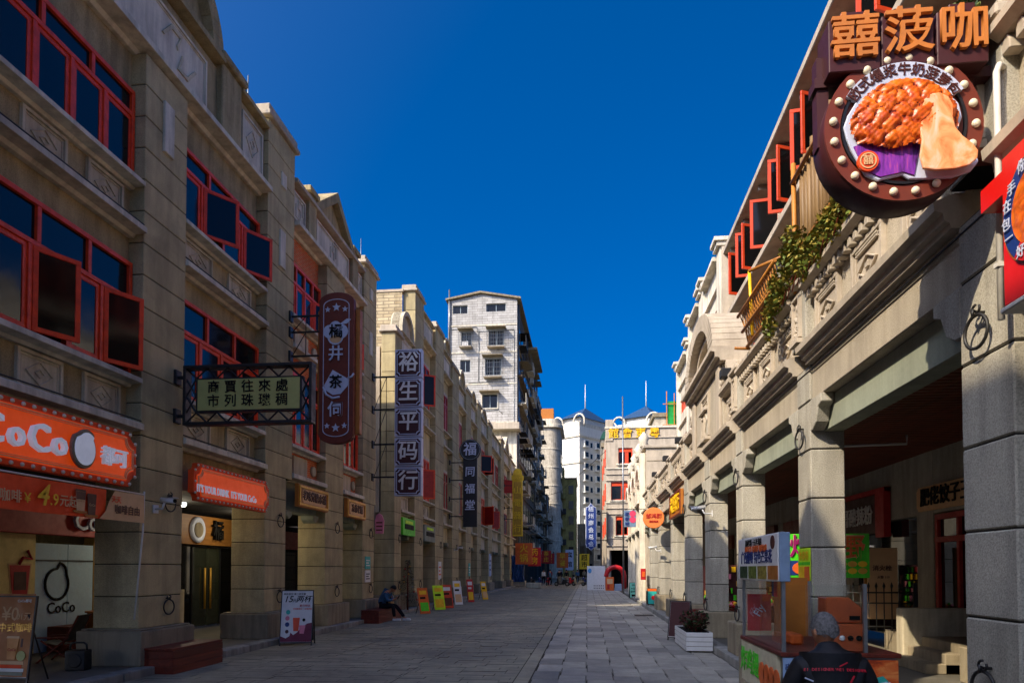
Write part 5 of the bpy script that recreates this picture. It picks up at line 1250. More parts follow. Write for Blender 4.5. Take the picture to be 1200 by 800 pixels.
crm = [(.075, .10), (.09, .16), (.13, .195), (.19, .20), (.245, .17), (.275, .11), (.27, .04), (.285, -.03), (.33, -.09), (.39, -.14), (.425, -.19), (.42, -.24), (.37, -.28), (.28, -.298), (.16, -.3), (.08, -.285), (.06, -.2), (.075, -.1), (.06, -.02), (.08, .04)]
part('cream_filling', MB(F7).prism(sc7(crm), .10, .125, smooth=True).mesh(M_cream2, 'cream_filling', bevel=.008, seg=2), t)
part('seal', MB(F7).prism(circ(.07, 20, CX - .255, CZ - .26), .055, .075).mesh(M_orange, 'seal'), t)
a = circ(.055, 20, CX - .255, CZ - .26); c = circ(.047, 20, CX - .255, CZ - .26); part('seal_ring', MB(F7).band(a + a[:1], c + c[:1], .075, .08).mesh(M_beige, 'seal_ring'), t)
text('囍', .07, t, (CX - .255, 4.92, CZ - .26), 'F', M_beige, .004, .001)
for i, ch in enumerate('欧式爆浆牛奶菠萝包'):
    an = R(143 - i * 13.6); text(ch, .092, t, (CX - .01 + .385 * math.cos(an), 4.95, CZ + .0 + .372 * math.sin(an)), 'F', M_cup, .006, .004, name='character', tilt=an - R(90))
part('arc_label', MB(F7).band([(CX + .44 * math.cos(R(150 - 6 * k)), CZ + .43 * math.sin(R(150 - 6 * k))) for k in range(21)], [(CX + .33 * math.cos(R(150 - 6 * k)), CZ + .315 * math.sin(R(150 - 6 * k))) for k in range(21)], .02, .0455).mesh(M_pale, 'arc_label'), t)
for i, (ch, x0_, x1_) in enumerate((('囍', 1.70, 2.0), ('菠', 2.05, 2.35), ('咖', 2.41, 2.70))):
    z0_, z1_ = (5.17, 5.53) if i != 1 else (5.19, 5.53)
    o = [(x0_ - .02, z0_ - .03), (x1_ + .02, z0_ - .03), (x1_ + .02, z1_ - .02), (x1_ - .06, z1_ - .02), (x1_ - .06, z1_ + .03), (x0_ + .06, z1_ + .03), (x0_ + .06, z1_ - .02), (x0_ - .02, z1_ - .02)]
    part('character_box', MB(F7).prism(o, -.2, .04).mesh(M_maroon2, 'character_box', bevel=.006), t)
    text(ch, .335, t, ((x0_ + x1_) / 2, 4.945, (z0_ + z1_) / 2 + .005), 'F', plain('tan_orange_letter', 'ba7030', .45, .4) if i == 0 else MATS['tan_orange_letter'], .03, .006, name='character')
part('post', MB(F7).box(1.64, 1.72, 4.7, 5.35, -.2, -.1).box(2.63, 2.69, 4.7, 5.2, -.2, -.1).mesh(M_maroon2, 'post'), t, kind='stuff')
part('cross_beam', MB(F7).box(1.62, 2.86, 5.12, 5.19, -.22, -.08).mesh(M_maroon2, 'cross_beam'), t)
for z in (5.3, 4.55): part('bracket_arm', MB(F7).box(2.6, 2.87, z, z + .08, -.2, -.1).mesh(M_maroon, 'bracket_arm', bevel=.006), t)
# red lightbox on the nearest beam
t = thing('wall_sign', 'red wall sign with a blue ringed picture beside a white pipe', 'sign', (2.65, 4, 3.8))
RS = Fr('R', 2.62)
part('box', MB(RS).box(2.6, 4.62, 3.33, 4.27, -.14, .03).mesh(plain('bright_red_lightbox', 'd0140c', .4, .45, wear=.04), 'box', bevel=.01), t)
part('side_strip', MB(RS).box(4.62, 4.87, 4.05, 4.2, -.12, .02).mesh(MATS['bright_red_lightbox'], 'side_strip'), t)
part('bottom_tray', MB(RS).box(2.6, 4.63, 3.29, 3.325, -.14, .05).mesh(M_pipe, 'bottom_tray', bevel=.008), t)
cr = lambda r, n=40: [(4.26 + r * math.cos(2 * math.pi * k / n), 3.83 + r * math.sin(2 * math.pi * k / n)) for k in range(n)]
part('ring_edge', MB(RS).prism(cr(.345), .03, .036).mesh(M_ochre, 'ring_edge'), t); part('blue_ring', MB(RS).prism(cr(.33), .036, .042).mesh(M_bluep, 'blue_ring'), t)
part('picture', MB(RS).prism(cr(.235), .042, .048).mesh(M_bun, 'picture'), t)
a = cr(.33); part('red_arc', MB(RS).band([(4.26 + .33 * math.cos(R(-100 + 5 * k)), 3.83 + .33 * math.sin(R(-100 + 5 * k))) for k in range(11)], [(4.26 + .235 * math.cos(R(-100 + 5 * k)), 3.83 + .235 * math.sin(R(-100 + 5 * k))) for k in range(11)], .042, .05).mesh(M_redp, 'red_arc'), t)
for ch, dg_ in zip('你手在包一', (65, 38, 18, -4, -24)):
    an = R(dg_); text(ch, .085, t, (2.568, 4.26 + .283 * math.cos(an), 3.83 + .283 * math.sin(an)), 'R', M_pale, .004, .003, name='character')
for ch, dg_ in zip('好品', (-60, -78)):
    an = R(dg_); text(ch, .08, t, (2.565, 4.26 + .283 * math.cos(an), 3.83 + .283 * math.sin(an)), 'R', M_pale, .004, .003, name='character')
b = MB().tube([(2.73, 4.9, 3.35), (2.73, 4.9, 5.02), (2.76, 4.92, 5.08), (2.84, 5.0, 5.1)], .022, 8)
for z in (3.7, 4.5): b.box(2.70, 2.86, 4.875, 4.925, z, z + .03)
solo('downpipe', b.mesh(M_pipe, 'downpipe'), 'white plastic pipe running down beside the red wall sign', 'pipe')
# orange disc and small square sign
t = thing('hanging_sign', 'round orange sign with red characters on a thin rod, over the right pavement', 'sign', (2.52, 27, 3.3))
F8 = Fr('F', 27.0)
part('disc', MB(F8).lathe([(.38, -.06), (.4, -.05), (.4, .05), (.38, .06)], (2.52, 3.66, 0), 32).mesh(plain('peach_orange_disc', 'e07c3c', .5, .4, wear=.04), 'disc'), t)
text('邹鸿群', .2, t, (2.52, 26.93, 3.72), 'F', M_redp, .01, .012); text('酸辣粉店', .085, t, (2.52, 26.93, 3.52), 'F', M_redp, .01, .004)
part('rod', MB().tube([(2.5, 27, 4.03), (2.5, 27, 4.12), (2.9, 27, 4.12)], .015, 5).tube([(2.9, 27, 3.85), (3.2, 27, 3.85)], .012, 5).mesh(M_black, 'rod'), t)
t = thing('hanging_sign', 'small grey blue square sign with a pink figure eight, beyond the round orange sign', 'sign', (2, 33, 3.7))
F9 = Fr('F', 33.0)
part('board', MB(F9).box(1.72, 2.27, 3.68, 4.46, -.04, .04).mesh(plain('grey_blue_board', '6a7f97', .5, .4), 'board', bevel=.01), t)
for z, r in ((4.3, .15), (4.02, .15)): part('pink_disc', MB(F9).prism([(2.12 + r * math.cos(k * .3927), z + r * math.sin(k * .3927)) for k in range(16)], .04, .05).mesh(plain('rose_disc', 'c93a5c', .5, .4) if z > 4.2 else MATS['rose_disc'], 'pink_disc'), t)
for i, ch in enumerate('酸嘢吧'): text(ch, .2, t, (1.86, 32.94, 4.27 - i * .23), 'F', M_bluep, .01, .006)
part('rod', MB().tube([(1.8, 33, 4.46), (1.8, 33, 4.52), (2.95, 33, 4.52)], .015, 5).mesh(M_black, 'rod'), t)
t = thing('shop_sign', 'slanted gold and brown shop sign between two pillars of the right arcade', 'sign', (2.8, 22.4, 3.7))
RS2 = Fr('R', 2.8)
part('board', MB(RS2).box(21.05, 23.65, 3.35, 4.1, -.05, .05).mesh(M_ochre, 'board', bevel=.012), t)
part('border', MB(RS2).ring(21.05, 23.65, 3.35, 4.1, .05, .05, .08).mesh(M_maroon, 'border'), t)
text('六堡茶行', .55, t, (2.73, 22.35, 3.72), 'R', M_yellow, .03, .02)
# signs inside the right arcade
t = thing('shop_sign', 'pale wooden plaque with black characters over the red framed shop door', 'sign', (6.3, 13, 3))
RS3 = Fr('R', 6.39)
part('plaque', MB(RS3).prism(notched(12.0, 14.25, 2.8, 3.26, .06), 0, .06).mesh(M_beige, 'plaque', bevel=.01), t)
text('肥佬饺子王', .36, t, (6.31, 13.15, 3.03), 'R', M_ink, .02, .008)
t = thing('shop_sign', 'dark signboard with silver characters inside a red post and lintel', 'sign', (6.3, 17, 2.9))
part('board', MB(RS3).box(16.0, 19.2, 2.5, 3.35, 0, .06).mesh(M_maroon2, 'board'), t)
part('red_post', MB(RS3).box(15.55, 16.0, 2.4, 3.45, .0, .14).mesh(M_redp, 'red_post'), t); part('red_lintel', MB(RS3).box(15.55, 19.3, 3.36, 3.46, .0, .12).mesh(M_redp, 'red_lintel'), t)
text('八哥酸辣粉', .46, t, (6.31, 17.45, 2.9), 'R', M_whitep, .02, .004)
t = thing('fire_cabinet', 'cream fire cabinet door with small dark characters behind the black fence', 'panel', (5.65, 14.2, .8))
FA = Fr('F', 14.2)
part('panel', MB(FA).box(5.4, 5.95, .75, 2.12, -.06, 0).mesh(M_beige, 'panel', bevel=.01), t)
text('消火栓', .12, t, (5.66, 14.19, 1.72), 'F', M_cup, .004, .002); text('火警 119', .06, t, (5.68, 14.19, 1.55), 'F', M_cup, .004, .001)
# shopfronts deep in the left arcade
SH = Fr('L', -10.3)
t = thing('drink_shop', 'drink shop front with red fascia and pale frosted glass, deep in the first left arcade', 'shopfront', (-10.3, 11.5, .1))
part('fascia', MB(SH).box(5.5, 14.6, 2.36, 3.05, 0, .2).mesh(M_redp if False else plain('signal_red_fascia', 'b52311', .5, .4), 'fascia', bevel=.01), t)
text('CoCo', .55, t, (-10.05, 13.45, 2.66), 'L', M_pale, .06, .02)
part('cream_wall', MB(SH).box(9.6, 12.05, .14, 2.36, -.2, .05).mesh(plain('pale_yellow_wall', 'e6d08a', .7, .3), 'cream_wall'), t)
part('frosted_glass', MB(SH).box(12.05, 12.9, .14, 2.2, 0, .02).mesh(plain('frosted_blue_glass', 'b4cfdc', .25, .5), 'frosted_glass'), t)
part('frosted_glass', MB(SH).box(12.92, 13.62, .14, 2.2, 0, .02).mesh(MATS['frosted_blue_glass'], 'frosted_glass'), t)
part('side_wall', MB(SH).box(13.64, 15.6, .14, 2.36, -.2, .02).mesh(plain('warm_ochre_wall', 'b08a3a', .7, .3), 'side_wall'), t)
part('transom', MB(SH).box(12.05, 13.62, 1.86, 1.89, .02, .035).mesh(M_black, 'transom'), t)
dr = [(12.62 + .3 * math.sin(a), 1.42 - .3 * math.cos(a) + (.12 if 2.2 < a < 3.1 else 0)) for a in [2 * math.pi * k / 24 for k in range(25)]]
part('drop_outline', MB(SH).tube([(u, v, .03) for u, v in dr], .028, 5).mesh(M_ink, 'drop_outline'), t)
text('CoCo', .3, t, (-10.27, 12.75, .95), 'L', M_ink, .008, .012)
part('poster', MB(SH).box(13.72, 14.25, .75, 2.1, .02, .035).mesh(M_redp, 'poster'), t); part('poster_top', MB(SH).box(13.73, 14.24, 1.25, 2.09, .035, .04).mesh(plain('pale_cyan_print', '9cc4d2', .5, .4), 'poster_top'), t)
part('poster_ring', MB(SH).tube([(14.05 + .22 * math.sin(a), 1.6 - .3 * math.cos(a), .045) for a in [2 * math.pi * k / 20 for k in range(21)]], .03, 5).mesh(M_redp, 'poster_ring'), t)
text('HERE\nFUN', .09, t, (-10.25, 13.9, 2.02), 'L', M_redp, .004, .001)
cup = [(11.52, 1.25), (11.86, 1.25), (11.92, 1.78), (11.46, 1.78)]
part('cup_sticker', MB(SH).prism([(11.69 + (u - 11.69) * 1.15, 1.5 + (v - 1.5) * 1.12) for u, v in cup], .05, .056).mesh(M_beige, 'sticker'), t); part('cup_print', MB(SH).prism(cup, .056, .062).mesh(M_redp, 'cup'), t)
part('cup_label', MB(SH).box(11.55, 11.83, 1.33, 1.66, .062, .066).mesh(M_cup, 'cup_label'), t)
part('straw_print', MB(SH).tube([(11.66, 1.8, .06), (11.75, 1.92, .06), (11.95, 1.9, .06), (11.85, 2.05, .06)], .03, 5).mesh(M_redp, 'straw'), t)
part('counter', MB().box(-10.2, -9.75, 12.3, 14.6, .14, .62).mesh(M_bench, 'counter', bevel=.01), t)
for y in (12.75, 13.55): part('stool_drum', MB().lathe([(.22, 0), (.22, .72), (.26, .73), (.26, .76)], (-9.45, y, .14), 18).mesh(M_ochre if y < 13 else M_steel, 'stool_drum'), t)
t = thing('tea_shop', 'tea shop front with a honey wood fascia, round emblem and glass doors with gold handles', 'shopfront', (-10.3, 18, .1))
part('fascia', MB(SH).box(15.7, 21.8, 2.36, 3.12, 0, .15).mesh(wood('honey_wood_board', '9a6a2c', '7a4c1a', 'y', .5), 'fascia'), t)
part('emblem', MB(SH).lathe([(.34, 0), (.34, .05), (.3, .07), (.24, .07), (.22, .05)], (17.3, 2.74, .15), 24).mesh(M_pale, 'emblem'), t); part('emblem_disc', MB(SH).lathe([(.2, 0), (.2, .06)], (17.3, 2.74, .16), 20).mesh(M_plinth, 'emblem_disc'), t)
for ch, y in (('橘', 18.25), ('井', 19.35), ('茶', 20.4)): text(ch, .56, t, (-10.09, y, 2.73), 'L', M_ink, .08, .02, name='character')
part('door_glass', MB(SH).box(15.9, 17.3, .16, 2.3, -.05, 0).box(18.75, 21.5, .16, 2.3, -.05, 0).mesh(M_glass2, 'door_glass'), t, kind='stuff')
M_gl3 = glass('greenish_door_glass', '3a3f30', .05, .5, .05)
for a, c in ((17.34, 18.0), (18.04, 18.72)):
    d = part('glass_door', MB(SH).box(a, c, .2, 2.3, -.03, .0).mesh(M_gl3, 'glass_door'), t)
    u = c - .12 if a < 17.5 else a + .12
    part('handle', MB(SH).tube([(u, .65, .06), (u, 1.75, .06)], .028, 8).mesh(M_gold, 'handle'), d)
part('door_frame', MB(SH).box(17.3, 17.34, .16, 2.36, -.05, .03).box(18.72, 18.75, .16, 2.36, -.05, .03).box(15.9, 21.5, 2.3, 2.36, -.05, .03).mesh(M_black, 'door_frame'), t, kind='stuff')
part('standing_board', MB(SH).box(16.55, 16.8, .16, 1.2, .1, .13).mesh(M_cream, 'standing_board'), t)
for y0_, y1_, lab in ((21.9, 26.0, 'dim wooden shop front behind the brick bays'), (26.2, 40, 'long dim shop front behind the middle of the left arcade'), (40.2, 72, 'long dim shop front behind the far half of the left arcade')):
    t = thing('dim_shop', lab, 'shopfront', (-10.3, y0_, .1))
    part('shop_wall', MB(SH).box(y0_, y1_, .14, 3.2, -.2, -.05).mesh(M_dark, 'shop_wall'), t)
    y = y0_ + .3; r_ = random.Random(int(y0_))
    while y < y1_ - 2:
        part('shop_window', MB(SH).box(y, y + 1.7, .3, 2.3, -.05, .0).mesh(M_glass2, 'shop_window'), t)
        part('fascia', MB(SH).box(y - .1, y + 1.8, 2.4, 3.0, -.05, .1).mesh(r_.choice((M_ochre, M_maroon, M_redp, M_bench, M_sage)), 'fascia'), t)
        y += 2.2
M_lamp = plain('lit_ceiling_lamp', 'e6efe6', .4, .3, emit=1.2)
for i, (x, y) in enumerate(((-9.2, 14.9), (-9.2, 18.0))):
    solo('ceiling_lamp', MB().lathe([(.16, -.09), (.18, -.06), (.18, 0)], (0, 0, 0), 16).mesh(M_lamp, 'ceiling_lamp'), ('round ceiling lamp just above the left of the tea shop fascia', 'round ceiling lamp half hidden by the second pillar')[i], 'lamp', at=(x, y, 3.22), group='arcade ceiling lamps')
    ld = bpy.data.lights.new('ceiling_lamp_light', 'POINT'); ld.energy = 14; ld.color = (1, .85, .62); ld.shadow_soft_size = .15
    lo = bpy.data.objects.new('ceiling_lamp_light', ld); C.objects.link(lo); lo.location = (x, y, 3.0)
# ------------------------------------------------------------------ street furniture and things for sale
def sub(name, mesh, parent, at=(0, 0, 0), rot=None): return part(name, mesh, parent, at, rot)
def zero(o): W[o.name] = Vector((0, 0, 0)); return o
# wooden block benches
for y0, y1, x0, x1, lab in ((10.75, 12.3, -7.22, -6.68, 'red brown wooden block bench by the foot of the first pillar'), (21.5, 24.2, -7.1, -6.52, 'red brown wooden block bench the seated man rests on')):
    t = thing('block_bench', lab, 'bench', (x0, y0, 0), 'wooden block benches on the left pavement')
    h = .42; n = 3
    part('bench_body', MB().box(x0 + .015, x1 - .015, y0 + .015, y1 - .015, 0, h - .04).mesh(M_bench, 'bench_body'), t)
    for i in range(n):
        z = .0 + i * (h - .04) / n; z1 = z + (h - .04) / n - .008
        part('plank', MB().box(x1 - .015, x1, y0, y1, z, z1).mesh(M_bench, 'plank', bevel=.003), t); part('plank', MB().box(x0, x1 - .016, y0, y0 + .015, z, z1).mesh(M_bench, 'plank', bevel=.003), t)
    w = (x1 - x0) / 4
    for i in range(4): part('seat_plank', MB().box(x0 - .01 + i * w, x0 - .018 + (i + 1) * w + .004, y0 - .012, y1 + .012, h - .038, h).mesh(M_bench, 'seat_plank', bevel=.004), t)
# sandwich boards
def aboard(label, loc, rz, w, h, frame=M_black, lean=13, back=True, group=None, legs=.08):
    t = thing('sandwich_board', label, 'sign', loc, group, local=True, rot=rz)
    fr = Fr('F', 0); a = R(lean)
    p = part('front_panel', MB(fr).box(-w / 2, w / 2, legs, h, -.01, .01).ring(-w / 2 - .015, w / 2 + .015, legs - .015, h + .015, .02, -.016, .018, 1).mesh([M_whitep, frame], 'front_panel'), t, (0, -math.sin(a) * h, 0), rot=(-a, 0, 0))
    for x in (-w / 2, w / 2): part('leg', MB(fr).box(x - .013, x + .013, 0, legs, -.012, .012).mesh(frame, 'leg'), t, (0, -math.sin(a) * h, 0), rot=(-a, 0, 0))
    if back:
        q = part('back_panel', MB(fr).box(-w / 2 + .02, w / 2 - .02, legs, h - .02, -.008, .008).mesh(M_bluep if False else frame, 'back_panel'), t, (0, math.sin(a) * h, 0), rot=(a, 0, 0))
        for x in (-w / 2, w / 2): part('leg', MB(fr).box(x - .013, x + .013, 0, h, -.012, .012).mesh(frame, 'leg'), t, (0, math.sin(a) * h, 0), rot=(a, 0, 0))
    return t, zero(p), fr
t, p, fr = aboard('white sandwich board with drinks and a plum red foot, beside the second left pillar', (-6.55, 15.35, 0), R(14), .68, 1.25)
wv_ = [(-.34, .09), (.34, .09), (.34, .52), (.24, .5), (.12, .42), (.02, .3), (-.06, .24), (-.12, .3), (-.14, .22), (-.22, .17), (-.34, .22)]
sub('plum_foot', MB(fr).prism(wv_, .011, .014).mesh(M_maroon2 if False else plain('plum_red_print', '6e1530', .5, .4), 'plum_foot'), p)
text('15', .2, p, (-.2, -.014, 1.05), 'F', M_ink, .003, .004, shear=.25); text('元', .09, p, (-.06, -.014, 1.02), 'F', M_ink, .003, .001); text('两杯', .17, p, (.14, -.014, 1.05), 'F', M_ink, .003, .002, shear=.2)
text('鲜奶茶饮 第二杯优惠', .052, p, (-.06, -.014, 1.17), 'F', M_ink, .003, .0005); text('夏日特饮', .06, p, (.17, -.014, .9), 'F', M_redp, .003, .0005); text('好喝看得见 一起喝更甜', .04, p, (.12, -.014, .83), 'F', M_orange, .003, .0003)
sub('orange_drink', MB(fr).prism([(-.06, .33), (.05, .33), (.07, .63), (-.08, .63)], .014, .02).mesh(M_orange, 'orange_drink'), p); sub('pink_drink', MB(fr).prism([(.08, .27), (.17, .27), (.2, .46), (.06, .46)], .014, .019).mesh(M_pink, 'pink_drink'), p)
for x, z, r, m in ((-.2, .62, .05, M_pink), (-.2, .48, .05, M_bluep), (-.19, .76, .05, M_teal), (-.2, .32, .04, M_cup), (.16, .58, .035, M_ink)): sub('fruit_print', MB(fr).prism([(x + r * math.cos(k * .785), z + r * math.sin(k * .785) * 1.1) for k in range(8)], .012, .0155).mesh(m, 'fruit'), p)
t, p, fr = aboard('brown sandwich board with a coffee cup on stacked books, at the left edge', (-8.06, 9.1, .125), R(-3), .75, 1.2, lean=7, back=False)
sub('brown_print', MB(fr).box(-.365, .365, .09, 1.24, .011, .013).mesh(plain('brown_orange_print', 'a5601e', .5, .4), 'brown_print'), p)
part('stay', MB().tube([(-.3, .3, 0), (-.3, -.06, .95)], .012, 5).tube([(.3, .3, 0), (.3, -.06, .95)], .012, 5).mesh(M_black, 'stay'), t, kind='stuff')
text('¥0', .26, p, (.0, -.016, .95), 'F', M_beige, .003, .004); text('.01元', .12, p, (.2, -.016, .92), 'F', M_beige, .003, .001); text('中式咖啡', .135, p, (.1, -.016, .76), 'F', M_gold, .003, .002); text('CoCo都可', .05, p, (.2, -.016, 1.14), 'F', M_whitep, .003, .001)
sub('cup_print', MB(fr).prism([(.03, .33), (.16, .33), (.19, .62), (.0, .62)], .013, .022).mesh(plain('cup_tan_print', 'c8843c', .5, .4), 'cup'), p); sub('cup_lid', MB(fr).prism([(-.01, .62), (.2, .62), (.19, .65), (.0, .65)], .013, .024).mesh(M_beige, 'lid'), p)
text('CoCo', .055, p, (.095, -.024, .46), 'F', M_redp, .002, .001)
for i, (m, a, c) in enumerate(((M_beige, -.08, .3), (M_orange2, -.1, .27), (M_whitep, -.07, .31), (M_sage, -.1, .3))): sub('book_print', MB(fr).box(a, c, .31 - (i + 1) * .05, .306 - i * .05, .013, .02).mesh(m, 'book'), p)
sub('clock_print', MB(fr).prism([(.25 + .07 * math.cos(k * .3927), .38 + .07 * math.sin(k * .3927)) for k in range(16)], .02, .026).mesh(M_greeny, 'clock'), p); sub('bar_print', MB(fr).box(.22, .25, .5, .62, .013, .016).mesh(M_cup, 'bar'), p)
# leaning advertising boards farther down the left pavement
M_or3 = plain('orange_print', 'd8601c', .5, .4)
for x, y, m, hgt, wd, lab, rz in ((-6.35, 26.4, M_or3, 1.25, .55, 'orange advertising board leaning by the Christmas tree', 62), (-6.3, 29.0, M_lime, 1.3, .6, 'yellow green advertising board leaning on the pavement', 55), (-6.2, 30.3, plain('red_orange_print', 'c4381c', .5, .4), 1.3, .6, 'red orange advertising board beside the yellow green one', 55),
                                    (-6.3, 33.4, M_whitep, 1.45, .5, 'white and tan advertising board on an easel', 50), (-6.1, 36.0, M_redp, 1.5, .4, 'slim white and red banner stand', 40), (-5.9, 39.2, M_yellow, 1.3, .45, 'slim yellow board leaning on the left kerb', 60)):
    t = thing('advertising_board', lab, 'sign', (x, y, 0.0), 'advertising boards along the left kerb', local=True, rot=R(rz) * .8); hgt *= .82; wd *= .85
    fr = Fr('F', 0)
    p = zero(part('panel', MB(fr).box(-wd / 2, wd / 2, .03, hgt, -.012, .012).mesh(m, 'panel'), t, (0, -.3, 0), rot=(-R(14), 0, 0)))
    sub('picture', MB(fr).box(-wd * .4, wd * .4, hgt * .12, hgt * .45, .012, .016).mesh(rnd.choice((M_yellow, M_beige, M_green, M_cup)), 'picture'), p)
    sub('heading', MB(fr).box(-wd * .35, wd * .35, hgt * .75, hgt * .9, .012, .016).mesh(rnd.choice((M_whitep, M_yellow)), 'heading'), p)
    sub('caption', MB(fr).box(-wd * .35, wd * .2, hgt * .58, hgt * .66, .012, .016).mesh(M_ink if m is not M_redp else M_whitep, 'caption'), p)
    part('stay', MB().tube([(0, .32, 0), (0, -.05, hgt * .8)], .015, 5).mesh(M_black, 'stay'), t)
# folding camp chair
t = thing('camp_chair', 'low folding camp chair with black fabric and brown wooden arms, behind the first pillar', 'chair', (-9.0, 11.2, .125), local=True, rot=R(-75))
for s in (-.26, .26):
    part('leg', MB().tube([(s, -.28, 0), (s, .2, .42)], .016, 6).mesh(M_bench, 'leg'), t); part('leg', MB().tube([(s * .95, .3, 0), (s * .95, -.22, .38)], .016, 6).mesh(M_bench, 'leg'), t)
    part('armrest', MB().box(s - .025, s + .025, -.3, .22, .42, .44).mesh(M_bench, 'armrest', bevel=.006), t); part('back_post', MB().tube([(s * .95, .12, .3), (s * .95, .36, .8)], .014, 6).mesh(M_bench, 'back_post'), t)
part('seat', MB().add([(-.24, -.22, .36), (.24, -.22, .36), (.24, 0, .3), (-.24, 0, .3), (.24, .2, .32), (-.24, .2, .32)], [(0, 1, 2, 3), (3, 2, 4, 5)]).mesh(M_black, 'seat', recalc=False), t)
part('backrest', MB().add([(-.24, .17, .36), (.24, .17, .36), (.24, .36, .8), (-.24, .36, .8)], [(0, 1, 2, 3)]).mesh(M_black, 'backrest', recalc=False), t)
# portable loudspeaker
t = thing('portable_speaker', 'small black portable speaker with a handle on the pavement by the first plinth', 'speaker', (-7.95, 10.25, .125), local=True, rot=R(10))
part('case', MB().box(-.15, .15, -.12, .12, 0, .32).mesh(M_black, 'case', bevel=.03, seg=2), t); part('grille', MB().lathe([(.11, 0), (.11, .01), (.09, .012)], (0, 0, 0), 18).mesh(M_iron, 'grille'), t, (0, -.12, .16), rot=(R(90), 0, 0))
part('handle', MB().tube([(-.13, 0, .3), (-.12, 0, .4), (-.08, 0, .43), (.08, 0, .43), (.12, 0, .4), (.13, 0, .3)], .016, 6).mesh(M_black, 'handle'), t); part('badge', MB(Fr('F', -.121)).box(-.03, .05, .2, .225, 0, .004).mesh(M_whitep, 'badge'), t)
# security cameras
def cctv(label, at, rz):
    t = thing('security_camera', label, 'camera', at, 'white security cameras on the pillars', local=True, rot=rz)
    part('body', MB().tube([(0, -.2, .0), (0, .12, .03)], .045, 10).mesh(M_whitep, 'body'), t); part('hood', MB().box(-.05, .05, -.24, .1, .045, .055).mesh(M_whitep, 'hood', bevel=.004), t)
    part('lens', MB().tube([(0, -.215, 0), (0, -.2, 0)], .035, 10).mesh(M_ink, 'lens'), t); part('bracket', MB().tube([(0, .05, -.02), (0, .1, -.12), (0, .26, -.12)], .02, 6).mesh(M_whitep, 'bracket'), t); part('mount', MB().box(-.05, .05, .26, .28, -.19, -.05).mesh(M_whitep, 'mount'), t)
cctv('white security camera under the end of the price banner', (-7.06, 11.1, 2.85), R(90) + R(-20) + 0); cctv('white security camera on the third right pillar', (2.58, 16.4, 3.1), R(-100)); cctv('white security camera farther along the right pillars', (2.56, 27.4, 2.55), R(-100)); cctv('white security camera on the left pillar under the black sign', (-7.05, 38.3, 2.9), R(100))
# small notices on the left pillars
def notice(label, y, z0, z1, wd, m, x=XL + .006, stripes=M_whitep):
    t = thing('notice', label, 'sign', (x, y, z0), 'notices fixed to the left pillars'); fr = Fr('L', x)
    part('plate', MB(fr).box(y, y + wd, z0, z1, 0, .02).mesh(m, 'plate'), t)
    for k in range(3): part('print_line', MB(fr).box(y + wd * .15, y + wd * (.85 - .2 * (k % 2)), z0 + (z1 - z0) * (.25 + .2 * k), z0 + (z1 - z0) * (.33 + .2 * k), .02, .024).mesh(stripes, 'print_line'), t)
notice('teal notice plate on the pillar above a white one', 22.6, 1.72, 2.14, .55, M_teal); notice('white notice plate on the pillar below a teal one', 22.6, 1.28, 1.68, .55, M_whitep, stripes=M_ink)
notice('white and orange notice on a pillar beyond the advertising boards', 34.1, 1.2, 2.1, .7, M_whitep, stripes=M_or3); notice('teal notice low on a far pillar', 43, 1.3, 2.1, .6, M_teal); notice('tall pale blue poster on a far pillar of the left arcade', 52.2, 1.2, 2.9, 1.1, plain('pale_blue_poster', '9fb9d6', .5, .4), stripes=M_bluep)
t = thing('hanging_sign', 'small pink tag shaped sign fixed to the corner pillar', 'sign', (-7.0, 23.9, 2.9)); F_ = Fr('F', 23.72)
part('board', MB(F_).prism([(-7.33, 2.95), (-7.05, 2.95), (-7.02, 3.4), (-7.1, 3.6), (-7.2, 3.66), (-7.3, 3.6), (-7.35, 3.4)], -.03, .03).mesh(M_pink, 'board', bevel=.008), t)
for k in range(3): part('stripe', MB(F_).box(-7.3, -7.08, 3.05 + k * .13, 3.1 + k * .13, .03, .035).mesh(M_maroon, 'stripe'), t)
for y0, y1, z0, z1, m, lab in ((27.3, 29.3, 3.1, 3.8, M_green, 'bright green shop sign with dark characters in the left arcade'), (31.1, 33.3, 3.0, 3.75, M_sage, 'dull green shop sign beside the bright green one')):
    t = thing('shop_sign', lab, 'sign', (XL, y0, z0)); part('board', MB(L).box(y0, y1, z0, z1, -.1, .04).mesh(m, 'board', bevel=.01), t); part('stripe', MB(L).box(y0 + .3, y1 - .3, z0 + .25, z0 + .45, .04, .06).mesh(M_ink, 'stripe'), t); part('stripe', MB(L).box(y0 + .4, y1 - .5, z1 - .22, z1 - .1, .04, .06).mesh(M_lime, 'stripe'), t)
for y, z0, z1, m, lab in ((35.6, 1.9, 2.5, M_or3, 'orange and yellow banner hung between two far left pillars'), (40.0, 1.8, 2.5, M_pink, 'pink shop banner hung between two far left pillars')):
    t = thing('shop_banner', lab, 'banner', (-7.9, y, z0)); part('cloth', MB(L).box(y, y + 1.6, z0, z1, -.5, -.47).mesh(m, 'cloth'), t); part('picture', MB(L).box(y + .2, y + .9, z0 + .1, z1 - .1, -.47, -.46).mesh(M_yellow, 'picture'), t)
